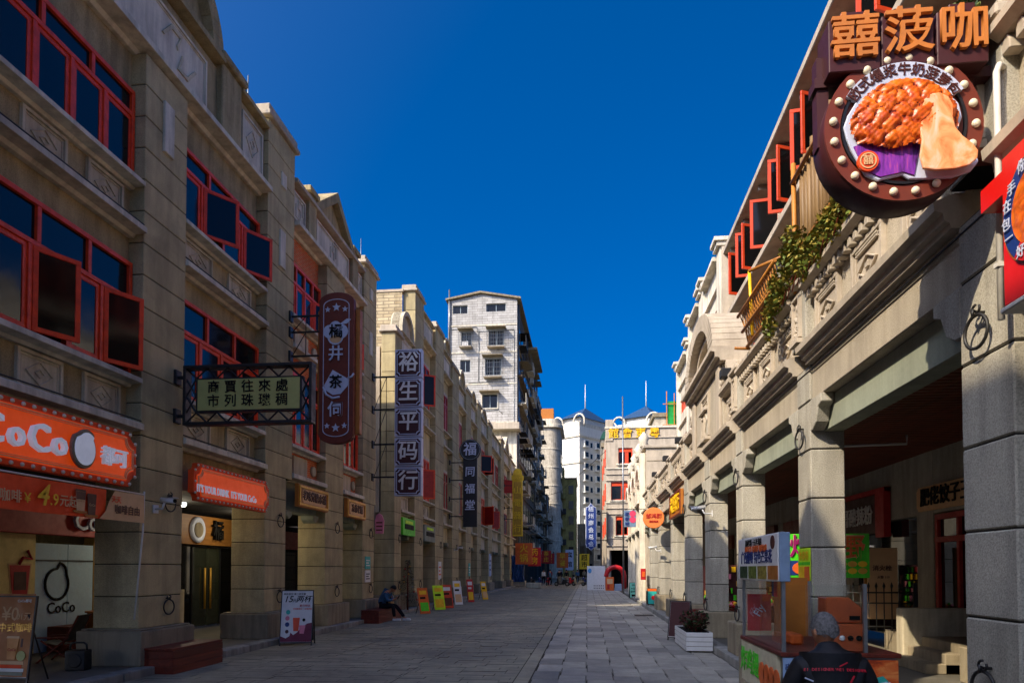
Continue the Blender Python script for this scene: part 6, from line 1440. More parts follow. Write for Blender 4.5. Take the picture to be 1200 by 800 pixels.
# dark Christmas tree with ornaments
t = thing('christmas_tree', 'slim dark Christmas tree with small ornaments in the left arcade', 'tree', (-7.0, 26.9, .125), local=True)
part('trunk', MB().tube([(0, 0, 0), (0, 0, 1.9)], [.04, .015], 6).mesh(M_bench, 'trunk'), t)
b = MB(); r_ = random.Random(5)
for k in range(900):
    z = r_.uniform(.25, 1.95); rr = .42 * (1 - (z - .2) / 1.9) * math.sqrt(r_.random()) + .03; a = r_.uniform(0, 6.28); l = r_.uniform(.05, .1)
    x, y = rr * math.cos(a), rr * math.sin(a); d = Vector((math.cos(a), math.sin(a), r_.uniform(-.5, .1))) * l; s = Vector((-math.sin(a), math.cos(a), r_.uniform(-.4, .4))) * .018; p = Vector((x, y, z))
    b.add([tuple(p - s), tuple(p + s), tuple(p + d)], [(0, 1, 2)])
part('needles', b.mesh(plain('dark_fir_needles', '10200f', .8, .2), 'needles', recalc=False), t, kind='stuff')
for k in range(14):
    z = .4 + k * .1; a = k * 2.4; rr = .42 * (1 - (z - .2) / 1.9)
    part('ornament', MB().ball((rr * math.cos(a), rr * math.sin(a), z), .035, 8).mesh((M_redp, M_gold, M_steel)[k % 3], 'ornament'), t)
# ---- right pavement
def plank_box(label, x0, x1, y0, y1, h, group=None):
    t = thing('planter', label, 'planter', ((x0 + x1) / 2, (y0 + y1) / 2, 0), group)
    part('liner', MB().box(x0 + .02, x1 - .02, y0 + .02, y1 - .02, 0.02, h - .05).mesh(M_plinth, 'liner'), t)
    n = 4
    for i in range(n):
        z0 = .03 + i * (h - .03) / n; z1 = z0 + (h - .03) / n - .012
        for q in ((x0, x1, y0, y0 + .02), (x0, x1, y1 - .02, y1), (x0, x0 + .02, y0 + .021, y1 - .021), (x1 - .02, x1, y0 + .021, y1 - .021)): part('plank', MB().box(*q, z0, z1).mesh(M_whitep, 'plank', bevel=.004), t)
    part('soil', MB().box(x0 + .02, x1 - .02, y0 + .02, y1 - .02, h - .05, h - .03).mesh(M_dark, 'soil'), t)
    return t
plank_box('white planked planter box with a red and green shrub by the right kerb', 2.02, 2.56, 14.75, 16.6, .42)
M_leafg = plain('dark_shrub_leaf', '29401c', .6, .3, wear=.4, sc_=20); M_leafr = plain('dark_red_leaf', '5c2420', .6, .3, wear=.4, sc_=20); M_leafy = plain('vine_leaf', '5d6a22', .6, .3, wear=.4, sc_=20); M_leafo = plain('yellowing_vine_leaf', '8a7a2c', .6, .3, wear=.4, sc_=20)
def leaves(b, c, rad, n, size, r_, mi=2, flat=1.0):
    for k in range(n):
        v = Vector((r_.gauss(0, 1), r_.gauss(0, 1), r_.gauss(0, 1))); v.normalize(); v *= r_.random() ** .45
        p = Vector(c) + Vector((v.x * rad[0], v.y * rad[1], v.z * rad[2]))
        d = Vector((r_.uniform(-1, 1), r_.uniform(-1, 1), r_.uniform(-.6, .8))).normalized() * size * r_.uniform(.4, 1.6); s = d.cross(Vector((r_.uniform(-1, 1), r_.uniform(-1, 1), 1))).normalized() * size * .32
        b.add([tuple(p - d * .5), tuple(p + s), tuple(p + d * .5), tuple(p - s)], [(0, 1, 2, 3)], r_.choice(range(mi)))
t = thing('shrub', 'red and green leafy shrub growing in the white planter box', 'plant', (2.29, 15.5, .4))
b = MB(); r_ = random.Random(2)
for c, rad in (((2.2, 15.0, .58), (.2, .25, .17)), ((2.38, 15.25, .62), (.2, .3, .22)), ((2.25, 15.8, .62), (.22, .35, .2)), ((2.35, 16.2, .55), (.2, .3, .15))): leaves(b, c, rad, 420, .075, r_)
part('foliage', b.mesh([M_leafg, M_leafr], 'foliage', recalc=False), t, kind='stuff')
b = MB()
for k in range(16):
    x, y = r_.uniform(2.12, 2.46), r_.uniform(14.95, 16.3); b.tube([(x, y, .38), (x + r_.uniform(-.06, .06), y, .55), (x + r_.uniform(-.12, .12), y + r_.uniform(-.1, .1), .75)], .007, 4)
part('stems', b.mesh(M_bench, 'stems'), t, kind='stuff')
t, p, fr = aboard('black sandwich board behind the white planter', (2.25, 17.3, 0), R(-30), .5, .95, lean=12)
sub('board_face', MB(fr).box(-.24, .24, .1, .94, .011, .014).mesh(M_maroon2, 'board_face'), p)
t, p, fr = aboard('mint green sandwich board with dark lettering far down the right pavement', (2.7, 41.3, 0), R(8), .5, .95, lean=10)
sub('mint_face', MB(fr).box(-.25, .25, .08, .95, .011, .014).mesh(plain('mint_print', '7fd0b4', .5, .4), 'mint_face'), p)
for k, (ch, z) in enumerate((('特价', .8), ('冰豆浆', .6), ('酸梅汤', .42))): text(ch, .14, p, (0, -.016, z), 'F', M_ink, .003, .002)
sub('dark_block', MB(fr).box(-.17, .17, .15, .27, .014, .017).mesh(M_ink, 'dark_block'), p)
t, p, fr = aboard('green and red menu board leaning beyond the drain grate', (2.8, 31.0, .13), R(10), .4, .75, lean=9)
sub('menu_print', MB(fr).box(-.2, .2, .08, .75, .011, .014).mesh(M_teal, 'menu'), p); sub('menu_picture', MB(fr).prism([(.05 + .1 * math.cos(k * .5236), .35 + .1 * math.sin(k * .5236)) for k in range(12)], .014, .02).mesh(M_redp, 'picture'), p); sub('menu_head', MB(fr).box(-.2, .2, .64, .75, .014, .02).mesh(M_or3, 'head'), p)
for x, y, h, lab in ((2.95, 18.9, .55, 'dark wooden crate by the right kerb behind the planter'), (2.95, 22.6, .6, 'dark wooden crate farther along the right kerb')):
    t = thing('crate', lab, 'crate', (x, y, .125), 'dark crates along the right kerb', local=True); part('crate_body', MB().box(-.2, .2, -.3, .3, 0, h - .02).mesh(M_bench, 'crate_body'), t)
    for k in range(4): part('slat', MB().box(-.215, .215, -.315, -.3, k * h / 4 + .01, (k + 1) * h / 4 - .01).mesh(M_bench, 'slat', bevel=.003), t)
t = thing('bollard', 'grey stone bollard with a rounded head at the corner of the food cart', 'bollard', (2.18, 9.75, 0), local=True)
part('post', MB().lathe([(.2, 0), (.2, .1), (.15, .13), (.15, .62), (.13, .70), (.07, .77), (.0, .79)], (0, 0, 0), 16).mesh(M_plinth, 'post'), t)
t = thing('fire_box', 'red fire hydrant cabinet hung on a far right pillar', 'cabinet', (2.7, 34.9, 1.0)); part('case', MB().box(2.62, 2.84, 34.6, 35.0, 1.2, 1.75).mesh(M_redp, 'case', bevel=.01), t); part('window', MB().box(2.66, 2.8, 34.585, 34.6, 1.35, 1.6).mesh(M_or3, 'window'), t)
# ---- food cart
t = thing('food_cart', 'street food cart with glass case and fruit header sign by the second right pillar', 'food cart', (2.4, 8.1, 0))
x0, x1, y0, y1 = 1.92, 3.0, 7.2, 9.0
CR = Fr('R', 1.92); CN = Fr('F', 7.2)
part('body', MB().box(x0 + .03, x1, y0 + .03, y1, .32, .84).mesh(M_steel, 'body'), t)
part('counter', MB().box(x0 - .02, x1 + .03, y0 - .03, y1 + .03, .84, .885).mesh(M_bench, 'counter', bevel=.008), t)
for x in (x0 + .15, x1 - .15):
    for y in (y0 + .3, y1 - .3):
        w = part('wheel', MB(Fr('R', x)).lathe([(.15, -.03), (.165, -.02), (.165, .02), (.15, .03)], (y, .165, 0), 18).mesh(M_black, 'wheel'), t); part('hub', MB(Fr('R', x)).lathe([(.05, -.035), (.05, .035)], (y, .165, 0), 10).mesh(M_steel, 'hub'), w)
part('chassis', MB().box(x0 + .1, x1 - .1, y0 + .1, y1 - .1, .2, .32).mesh(M_black, 'chassis'), t)
sp = part('side_print', MB(CR).box(y0 + .18, y1, .36, .835, -.03, .01).mesh(plain('pale_side_print', 'cfc6a4', .5, .4), 'side_print'), t)
text('炸鸡翅', .3, sp, (1.90, 8.55, .6), 'R', M_green, .006, .004)
for i in range(4):
    part('food_picture', MB(CR).lathe([(.13, .0), (.125, .01)], (7.98 - i * .2, .56, .01), 14).mesh(M_or3, 'food_picture'), sp); 
part('near_print', MB(CN).box(x0 + .0, x0 + .17, .32, .83, .0, .02).mesh(plain('pale_blue_print', '8fa9c9', .5, .4), 'near_print'), t); part('green_strip', MB(CN).box(x0 + .0, x0 + .17, .1, .45, .02, .03).mesh(M_green, 'green_strip'), t)
text('串串\n香', .075, t, (x0 + .085, 7.165, .7), 'F', M_bluep, .004, .001)
M_orp, tt, bb = new_mat('orange_picture_panel', .4, .5)
n_ = noise(tt, wpos(tt, (3, 3, 6)), 1.5, 5, .6, .8); tt.links.new(ramp(tt, n_, [(.3, srgb('7a1e08')), (.5, srgb('d0561a')), (.7, srgb('e8924a'))]), bb.inputs['Base Color'])
part('orange_panel', MB(CN).box(2.35, 3.0, .3, .82, .0, .02).mesh(M_orp, 'orange_panel'), t)
for k in range(6):
    a = k * 1.1; x, z = 2.78 + .12 * math.cos(a), .56 + .06 * math.sin(a * 1.7); part('fish_print', MB(CN).prism([(x - .07, z - .03), (x + .02, z - .04), (x + .07, z), (x + .02, z + .05), (x - .05, z + .03)], .02, .025 + .001 * k).mesh((M_pale, M_teal, M_whitep)[k % 3], 'fish_print'), t)
for x, y in ((x0, y0), (x0, y1 - .05), (x1 - .3, y0 + .02), (x1 - .3, y1 - .05)): part('post', MB().box(x, x + .035, y, y + .035, .885, 2.08 if x < 2.5 else 1.56).mesh(M_steel, 'post'), t)
M_clear, tt, bb = new_mat('clear_glass_pane', .02, .5); bb.inputs['Base Color'].default_value = (.75, .85, .85, 1); bb.inputs['Transmission Weight'].default_value = 1.0; bb.inputs['IOR'].default_value = 1.05; bb.inputs['Alpha'].default_value = .35
part('glass_pane', MB().box(x0 + .012, x0 + .018, y0 + .04, y1 - .06, .885, 1.6).mesh(M_clear, 'glass_pane'), t); part('glass_pane', MB().box(x0 + .04, x1 - .32, y0 + .012, y0 + .018, .885, 1.55).mesh(M_clear, 'glass_pane'), t)
part('back_board', MB().box(2.3, 2.7, y1 - .03, y1 - .01, .885, 1.6).mesh(M_ochre, 'back_board'), t)
hd = part('header_sign', MB(CR).box(y0 - .02, y1, 1.58, 2.07, -.05, .04).mesh(M_whitep, 'header_sign', bevel=.008), t)
text('广西酸嘢 特色芒果花', .155, hd, (1.875, 8.1, 1.83), 'R', M_bluep, .004, .002); text('真材实料 十五年老店', .085, hd, (1.875, 8.2, 2.0), 'R', M_ink, .004, .001); text('新鲜水果 自制酱料 酸甜爽脆', .082, hd, (1.875, 8.1, 1.925), 'R', M_or3, .004, .002)
for i, m in enumerate((M_leafg, M_leafy, M_leafo, M_ochre)): part('fruit_picture', MB(CR).box(8.88 - i * .44 - .38, 8.88 - i * .44, 1.6, 1.74, .04, .046).mesh(m, 'fruit_picture'), hd)
part('round_logo', MB(CR).prism([(7.36 + .075 * math.cos(k * .4488), 1.98 + .07 * math.sin(k * .4488)) for k in range(14)], .04, .048).mesh(M_cup, 'round_logo'), hd)
part('header_end', MB(CN).box(1.89, 1.99, 1.58, 2.07, .02, .06).mesh(plain('grey_blue_end_board', '7c93ab', .5, .4), 'header_end', bevel=.006), t)
# things on the cart
t2 = thing('drink_machine', 'copper coloured machine with a slanted shoulder and round dials on the cart counter', 'machine', (2.62, 7.35, .887)); FM = Fr('F', 7.3)
part('case', MB(FM).prism([(2.35, .887), (2.75, .887), (2.75, 1.16), (2.35, 1.16)], -.3, 0).mesh(plain('copper_panel', 'b0542c', .4, .5, metal=.2), 'case', bevel=.008), t2); part('upper_case', MB(FM).prism([(2.38, 1.17), (2.72, 1.17), (2.72, 1.32), (2.6, 1.42), (2.38, 1.42)], -.28, -.02).mesh(MATS['copper_panel'], 'upper_case', bevel=.008), t2)
for x in (2.52, 2.6, 2.68): part('dial', MB(FM).lathe([(.027, 0), (.027, .015), (.015, .02)], (x, 1.02, 0), 12).mesh(M_whitep if x < 2.6 else M_ink, 'dial'), t2)
part('display', MB(FM).box(2.6, 2.7, 1.2, 1.24, -.02, -.01).mesh(M_ink, 'display'), t2)
solo('food_tray', MB().box(2.2, 2.33, 7.9, 8.3, .885, 1.0).mesh(M_or3, 'tray', bevel=.02), 'small orange box inside the glass case of the cart', 'box')
b = MB()
for k in range(9): b.box(2.45 + k * .05, 2.47 + k * .05, 8.97, 8.99, .9, 1.5)
t3 = thing('red_poster', 'red poster with white script inside the glass case of the cart', 'poster', (2.0, 8.9, 1)); part('sheet', MB(Fr('F', 8.93)).box(1.97, 2.25, .95, 1.4, 0, .01).mesh(M_redp, 'sheet'), t3); text('Fly', .13, t3, (2.11, 8.915, 1.2), 'F', M_pale, .003, .002, tilt=R(60))
t3 = thing('small_price_flag', 'small blue and red price flag hanging under the cart header', 'flag', (2.05, 7.3, 1.45)); part('blue_half', MB(Fr('R', 1.96)).box(7.62, 7.7, 1.42, 1.58, 0, .006).mesh(M_bluep, 'blue_half'), t3); part('red_half', MB(Fr('R', 1.96)).box(7.5, 7.62, 1.42, 1.58, 0, .006).mesh(M_redp, 'red_half'), t3)
t3 = thing('yellow_banner', 'vertical lime green and yellow food banner on the street face of the second right pillar', 'banner', (2.84, 9.4, .7)); BF = Fr('R', 2.842)
part('sheet', MB(BF).box(9.3, 9.8, .9, 1.98, 0, .008).mesh(M_lime, 'sheet'), t3)
for z in (1.42, .92):
    part('food_picture', MB(BF).box(9.33, 9.54, z, z + .32, .008, .012).mesh(M_or3, 'food_picture'), t3); part('food_picture', MB(BF).box(9.56, 9.77, z, z + .32, .008, .012).mesh(M_yellow, 'food_picture'), t3); text('炸春卷', .13, t3, (2.828, 9.55, z + .45), 'R', M_yellow, .003, .002)
    part('green_band', MB(BF).box(9.3, 9.8, z + .34, z + .38, .008, .011).mesh(M_green, 'green_band'), t3)
t3 = thing('stall_sign', 'green stall sign with big outlined characters on poles, passing behind the second right pillar', 'sign', (3.4, 10.6, 0)); GF_ = Fr('F', 10.6)
part('board', MB(GF_).box(2.86, 4.05, 1.58, 2.22, -.03, .02).mesh(M_green, 'board', bevel=.006), t3)
text('炸', .36, t3, (3.1, 10.57, 2.02), 'F', M_pink, .006, .0); text('炸', .34, t3, (3.1, 10.56, 2.02), 'F', plain('magenta_print', '8a1457', .5, .4), .006, .004); text('嘢', .4, t3, (3.8, 10.57, 2.0), 'F', M_beige, .006, .012); text('嘢', .37, t3, (3.8, 10.56, 2.0), 'F', M_or3, .006, .006)
part('food_picture', MB(GF_).box(2.93, 3.3, 1.62, 1.83, .02, .026).mesh(M_bluep, 'food_picture'), t3); part('food_picture', MB(GF_).prism([(3.1 + .13 * math.cos(k * .5), 1.72 + .09 * math.sin(k * .5)) for k in range(12)], .026, .04).mesh(M_or3, 'food_picture'), t3)
for i in range(4):
    for j in range(2): part('food_picture', MB(GF_).prism([(3.53 + i * .14 + .065 * math.cos(k * .785), 1.68 + j * .1 + .045 * math.sin(k * .785)) for k in range(8)], .02, .03).mesh((M_yellow, M_gold)[(i + j) % 2], 'food_picture'), t3)
for x in (2.95, 4.0): part('pole', MB().tube([(x, 10.62, .1), (x, 10.62, 1.6)], .022, 6).mesh(M_ochre, 'pole'), t3)
# railings with spear heads
def railing(label, pts, z0, z1, n):
    t = thing('railing', label, 'railing', pts[0] + (z0,), 'black iron railings in the right arcade')
    (xa, ya), (xb, yb) = pts
    for z in (z0 + .08, z0 + (z1 - z0) * .62, z1 - .12): part('rail', MB().tube([(xa, ya, z), (xb, yb, z)], .014, 5).mesh(M_black, 'rail'), t)
    me = MB().tube([(0, 0, 0), (0, 0, z1 - z0 - .05)], .011, 5).tube([(0, 0, z1 - z0 - .05), (0, 0, z1 - z0), (0, 0, z1 - z0 + .07)], [.012, .026, .002], 6).mesh(M_black, 'baluster')
    for k in range(n + 1): part('baluster', me, t, (xa + (xb - xa) * k / n, ya + (yb - ya) * k / n, z0))
    for q in pts: part('railing_post', MB().box(q[0] - .03, q[0] + .03, q[1] - .03, q[1] + .03, z0 - .02, z1 + .06).mesh(M_black, 'railing_post'), t)
railing('black iron railing behind the green stall sign', ((4.6, 13.5), (5.95, 13.5)), .58, 1.4, 10)
railing('black iron railing on the block beside the nearest right pillar', ((5.25, 10.2), (6.3, 10.2)), .62, 1.42, 9)
t = thing('fire_extinguisher', 'red fire extinguisher standing behind the black railing', 'extinguisher', (5.75, 10.75, .6), local=True)
part('cylinder', MB().lathe([(.07, 0), (.075, .02), (.075, .36), (.05, .43), (.02, .45), (.02, .5)], (0, 0, 0), 14).mesh(M_redp, 'cylinder'), t); part('valve', MB().box(-.03, .03, -.09, .03, .48, .53).mesh(M_black, 'valve', bevel=.006), t); part('hose', MB().tube([(0, -.08, .5), (.09, -.09, .42), (.1, -.06, .2)], .012, 5).mesh(M_black, 'hose'), t)
# crates / produce glimpsed behind pillars
r_ = random.Random(9)
for i, (x, y) in enumerate(((4.2, 19.2), (4.9, 20.8), (4.4, 23.5))):
    t = thing('fruit_stall', ('stall of red and green goods glimpsed between the right pillars', 'second small stall of bright goods farther inside the right arcade', 'third small stall of bright goods deep inside the right arcade')[i], 'stall', (x, y, .125), 'stalls inside the right arcade', local=True)
    part('table', MB().box(-.6, .6, -.4, .4, 0, .55).mesh(M_bench, 'table'), t); part('rack', MB().box(-.6, .6, .3, .36, .55, 1.7).mesh(M_maroon2, 'rack'), t)
    b = MB()
    for k in range(70): b.ball((r_.uniform(-.55, .55), r_.uniform(-.35, .3), .6 + r_.random() * .1), r_.uniform(.035, .06), 6, mi=r_.randrange(4))
    for k in range(40): b.box(*(lambda a, z: (a, a + .09, .2, .3, z, z + .14))(r_.uniform(-.58, .48), .75 + .19 * r_.randrange(5)), mi=r_.randrange(4))
    part('goods', b.mesh([M_redp, M_green, M_yellow, M_pink], 'goods'), t, kind='stuff')
# ---- greenery and bamboo on the right parapet
t = thing('bamboo_screen', 'upright screen of split weathered bamboo on the right parapet behind the round bun sign', 'screen', (2.8, 8.4, 5.4))
r_ = random.Random(4)
for k in range(30):
    y = 7.35 + k * .073; top = 7.15 - abs(k - 14) * .012 + r_.uniform(-.06, .12); bot = 5.62 + .55 * max(0, (k - 16) / 14) ** 1.3 * 0 + r_.uniform(-.03, .05)
    q = r_.uniform(-.01, .012); n = 4
    part('bamboo', MB().tube([(2.84 + q, y, bot), (2.84 + q, y + r_.uniform(-.01, .01), (top + bot) / 2), (2.84 + q, y + r_.uniform(-.02, .02), top)], r_.uniform(.026, .04), 7).mesh(M_bamboo, 'bamboo'), t)
for z in (5.85, 6.9): part('cross_pole', MB().tube([(2.78, 7.2, z), (2.78, 9.7, z + .03)], .03, 7).mesh(M_bamboo2, 'cross_pole'), t)
for a, c in (((2.8, 9.65, 5.4), (2.8, 9.7, 7.2)), ((2.76, 7.3, 5.5), (2.78, 8.6, 6.9)), ((2.8, 7.2, 6.95), (2.5, 7.2, 7.15))): part('brace_pole', MB().tube([a, c], .034, 7).mesh(M_bamboo2, 'brace_pole'), t)
t = thing('bamboo_basket', 'leaning bamboo lattice railing with orange poles on the right parapet, left of the vines', 'railing', (2.6, 11.2, 5.3))
P0, P1 = (2.74, 9.9), (2.70, 12.1)
for z, dx in ((5.46, 0), (5.72, -.07), (5.98, -.14)): part('pole', MB().tube([(P0[0] + dx, P0[1], z), (P1[0] + dx, P1[1], z)], .028, 7).mesh(M_bamboo2, 'pole'), t)
for k in range(18):
    y = 9.92 + k * .12; d = .24; e_ = min(y + d, 12.1)
    part('lattice', MB().tube([(2.74, y, 5.46), (2.60, e_, 5.98)], .007, 4).mesh(M_bamboo2, 'lattice'), t); part('lattice', MB().tube([(2.735, e_, 5.46), (2.595, y, 5.98)], .007, 4).mesh(M_bamboo2, 'lattice'), t)
for a, c, m in (((2.68, 11.6, 5.5), (2.64, 11.6, 6.55), M_yellow), ((2.5, 11.0, 6.3), (2.95, 10.5, 6.32), M_bamboo2), ((2.5, 12.1, 5.45), (2.95, 12.1, 5.42), M_bamboo2)): part('pole', MB().tube([a, c], .026, 7).mesh(m, 'pole'), t)
t = thing('hanging_vine', 'green and yellowing vine spilling over the right parapet under the bamboo screen', 'vine', (2.7, 8.9, 5.4))
b = MB(); r_ = random.Random(12)
for k in range(26):
    y = 7.5 + k * .085; u_ = (k - 8) / 17; z = 5.55 + .12 * math.sin(k) + (.35 if k > 20 else 0)
    leaves(b, (2.72, y, z), (.12, .16, .17), 90, .07, r_)
for c, rad, n in (((2.68, 9.55, 5.85), (.13, .2, .45), 500), ((2.66, 10.0, 5.6), (.14, .3, .3), 500), ((2.62, 10.3, 5.3), (.1, .22, .35), 350)): leaves(b, c, rad, n, .07, r_)
part('leaves', b.mesh([M_leafy, M_leafo], 'leaves', recalc=False), t, kind='stuff')
b = MB()
for k in range(12):
    y = 7.6 + k * .22; b.tube([(2.8, y, 5.7), (2.7, y + .1, 5.55), (2.66, y + .2, 5.3)], .008, 4)
part('stems', b.mesh(M_bench, 'stems'), t, kind='stuff')
t = thing('roof_plant', 'small green potted plant on the right wall above the bun sign', 'plant', (2.75, 5.4, 5.5)); b = MB()
leaves(b, (2.72, 5.45, 5.72), (.14, .3, .12), 400, .05, r_); part('leaves', b.mesh([M_leafy, M_leafg], 'leaves', recalc=False), t, kind='stuff')
part('pot', MB().lathe([(.09, 0), (.12, .15)], (2.78, 5.45, 5.585), 12).mesh(M_ochre, 'pot'), t)
# ---- far end of the street
t = thing('hoarding', 'pale hoarding with a blue mark and dark vents at the end of the paving', 'hoarding', (.75, 59, 0)); HF = Fr('F', 59.0)
for k in range(3): part('panel', MB(HF).box(0.0 + k * .5, .49 + k * .5, 0, 2.0, -.06, 0).mesh(M_cream if False else M_whitep, 'panel', bevel=.006), t)
for k in range(6):
    for j in range(2): part('vent', MB(HF).box(.55 + k * .15, .62 + k * .15, .12 + j * .2, .2 + j * .2, 0, .01).mesh(M_ink, 'vent'), t)
part('blue_mark', MB(HF).prism([(.22 + .16 * math.cos(k * .5), 1.6 + .2 * math.sin(k * .5)) for k in range(12)], 0, .012).mesh(plain('sky_blue_print', '4d93c4', .5, .4), 'blue_mark'), t)
t = thing('inflatable_arch', 'red inflatable arch standing beside the pale hoarding', 'arch', (2.3, 58, 0)); part('arch_tube', MB().tube([(1.55, 58.3, 1.1)] + [(2.3 - .72 * math.cos(math.pi * k / 8), 58.3, 1.2 + .72 * math.sin(math.pi * k / 8)) for k in range(9)] + [(3.02, 58.3, 0)], .2, 10).mesh(M_redp, 'arch_tube'), t); part('base', MB().box(1.5, 1.95, 58.1, 58.5, 0, .9).mesh(M_redp, 'base', bevel=.03), t)
t = thing('kiosk', 'small orange ticket kiosk in front of the red arch', 'kiosk', (2, 57, 0)); KF = Fr('F', 57.2)
part('case', MB(KF).box(1.5, 2.15, 0, 1.1, -.5, 0).mesh(M_or3, 'case', bevel=.02), t); part('window', MB(KF).box(1.6, 2.05, .55, .95, 0, .02).mesh(M_beige, 'window'), t); part('letter_block', MB(KF).box(1.62, 1.8, .12, .5, 0, .02).mesh(M_redp, 'letter_block'), t)
solo('grey_box', MB().box(2.2, 2.75, 56.6, 57.0, 0, .55).mesh(plain('grey_blue_box', '8b96a6', .5, .4), 'box', bevel=.02), 'grey blue box on the ground beside the orange kiosk', 'box')
t = thing('gourd_display', 'stack of two yellow gourds on the right pavement near the mint board', 'display', (3.0, 46, .125), local=True); part('gourd', MB().ball((0, 0, .3), .3, 12).ball((0, 0, .72), .22, 12).mesh(M_ochre, 'gourd'), t); part('gourd', MB().ball((.35, .1, .95), .28, 12).mesh(M_yellow, 'gourd'), t); part('plinth', MB().box(-.1, .7, -.2, .4, 0, .08).mesh(M_black, 'plinth'), t)
for x, y, w, z0, z1, m, tx, lab in ((-6.75, 66, 1.6, 2.2, 4.2, M_or3, '火锅', 'orange hanging sign beyond the last left arcade'), (-6.75, 80, 1.5, 2.1, 4.2, M_redp, '药房', 'red hanging sign past the orange one'), (-6.5, 100, 1.4, 2.6, 4.4, M_redp, '茶庄', 'small red lantern sign far down the left side'), (-6.4, 108, 1.4, 2.6, 4.2, M_redp, '酒家', 'second small red lantern sign far down the left side'), (-5.2, 120, 2.0, 2.0, 4.6, M_or3, '早餐', 'orange sign at the far left bend'), (-3.8, 124, 1.4, 1.6, 5.2, M_pale, '宾馆', 'tall pale sign at the far bend'), (-1.4, 130, 1.8, 1.8, 4.6, M_yellow, '超市', 'yellow sign at the far bend')):
    t = thing('far_sign', lab, 'sign', (x, y, z0), 'shop signs at the far end of the street'); fr = Fr('F', y)
    part('board', MB(fr).box(x, x + w, z0, z1, -.1, .1).mesh(m, 'board', bevel=.02), t)
    for i, ch in enumerate(tx): text(ch, min(w * .75, (z1 - z0) * .42), t, (x + w / 2, y - .12, z1 - (z1 - z0) * (.27 + .46 * i)), 'F', M_yellow if m in (M_redp, M_or3) else M_ink, .02, .01)
    part('bracket', MB(fr).box(x - .9, x, z1 - .2, z1 - .14, -.03, .03).mesh(M_black, 'bracket'), t)
t = thing('tarpaulin_stall', 'stall under bunched blue tarpaulin at the end of the left arcade', 'stall', (-7.0, 70, .1), local=True); b = MB(); r_ = random.Random(21); nn = 14
for i in range(nn):
    for j in range(10): b.v.append((-.4 + 1.2 * i / (nn - 1) + r_.uniform(-.05, .05), -1.2 + r_.uniform(-.14, .14), .4 + 2.6 * j / 9))
for i in range(nn - 1):
    for j in range(9): b.f.append((i * 10 + j, (i + 1) * 10 + j, (i + 1) * 10 + j + 1, i * 10 + j + 1)); b.m.append(0)
part('tarpaulin', b.mesh(plain('blue_tarpaulin', '1c4a80', .4, .5), 'tarpaulin', recalc=False), t); part('stall_box', MB().box(-.3, .9, -1, .2, 0, .5).mesh(M_cream, 'stall_box'), t); part('pole', MB().tube([(-.4, -1.1, 0), (-.4, -1.1, 3.1)], .03, 5).tube([(.8, -1.1, 0), (.8, -1.1, 3.1)], .03, 5).mesh(M_steel, 'pole'), t, kind='stuff')
solo('stone_block', MB().box(-5.6, -4.2, 64, 64.6, 0, .5).mesh(M_cream, 'stone_block', bevel=.05), 'pale stone block lying at the end of the left kerb', 'block')
# overhead cable across the far street
solo('overhead_cable', MB().tube([(-6.9, 96, 11.5), (-3, 80, 10.6), (1.8, 62.2, 12.3)], .025, 5).mesh(M_black, 'cable'), 'thin black cable strung across the far street to the hall', 'cable')
# ------------------------------------------------------------------ people
def skin(name, pts, edges, root, mats, parent, sub_=2, at=(0, 0, 0)):
    keys = list(pts); ix = {k: i for i, k in enumerate(keys)}
    me = bpy.data.meshes.new(name); me.from_pydata([pts[k][0] for k in keys], [(ix[a], ix[b]) for a, b in edges], [])
    o = bpy.data.objects.new(name, me); C.objects.link(o); me.materials.append(mats)
    bm = bmesh.new(); bm.from_mesh(me); bm.verts.ensure_lookup_table(); lay = bm.verts.layers.skin.verify()
    for k in keys:
        r = pts[k][1]; v = bm.verts[ix[k]][lay]; v.radius = r if isinstance(r, tuple) else (r, r); v.use_root = (k == root)
    bm.to_mesh(me); bm.free()
    sm = o.modifiers.new('skin', 'SKIN'); sm.use_smooth_shade = True; sm.branch_smoothing = .3
    sb = o.modifiers.new('sub', 'SUBSURF'); sb.levels = sub_; sb.render_levels = sub_
    o.parent = parent; o.location = Vector(at) - W[parent.name]
    return reg(o, at)
M_skin = plain('skin', 'a9714f', .55, .4, wear=.06); M_denim = plain('blue_denim', '3e5f7d', .8, .2, wear=.2); M_trous = plain('black_trousers', '14151a', .85, .2); M_shoe = plain('white_shoe', 'cfccc4', .6, .3); M_hairb = plain('black_hair', '0e0c0b', .6, .4); M_jack = plain('black_padded_jacket', '0d0d11', .6, .4, wear=.25, sc_=9, bumpk=.25); M_hairg = plain('grey_hair', '6f6c68', .7, .3, wear=.4, sc_=45, bumpk=.7); M_bag = plain('beige_bag', 'a58a5c', .8, .2)
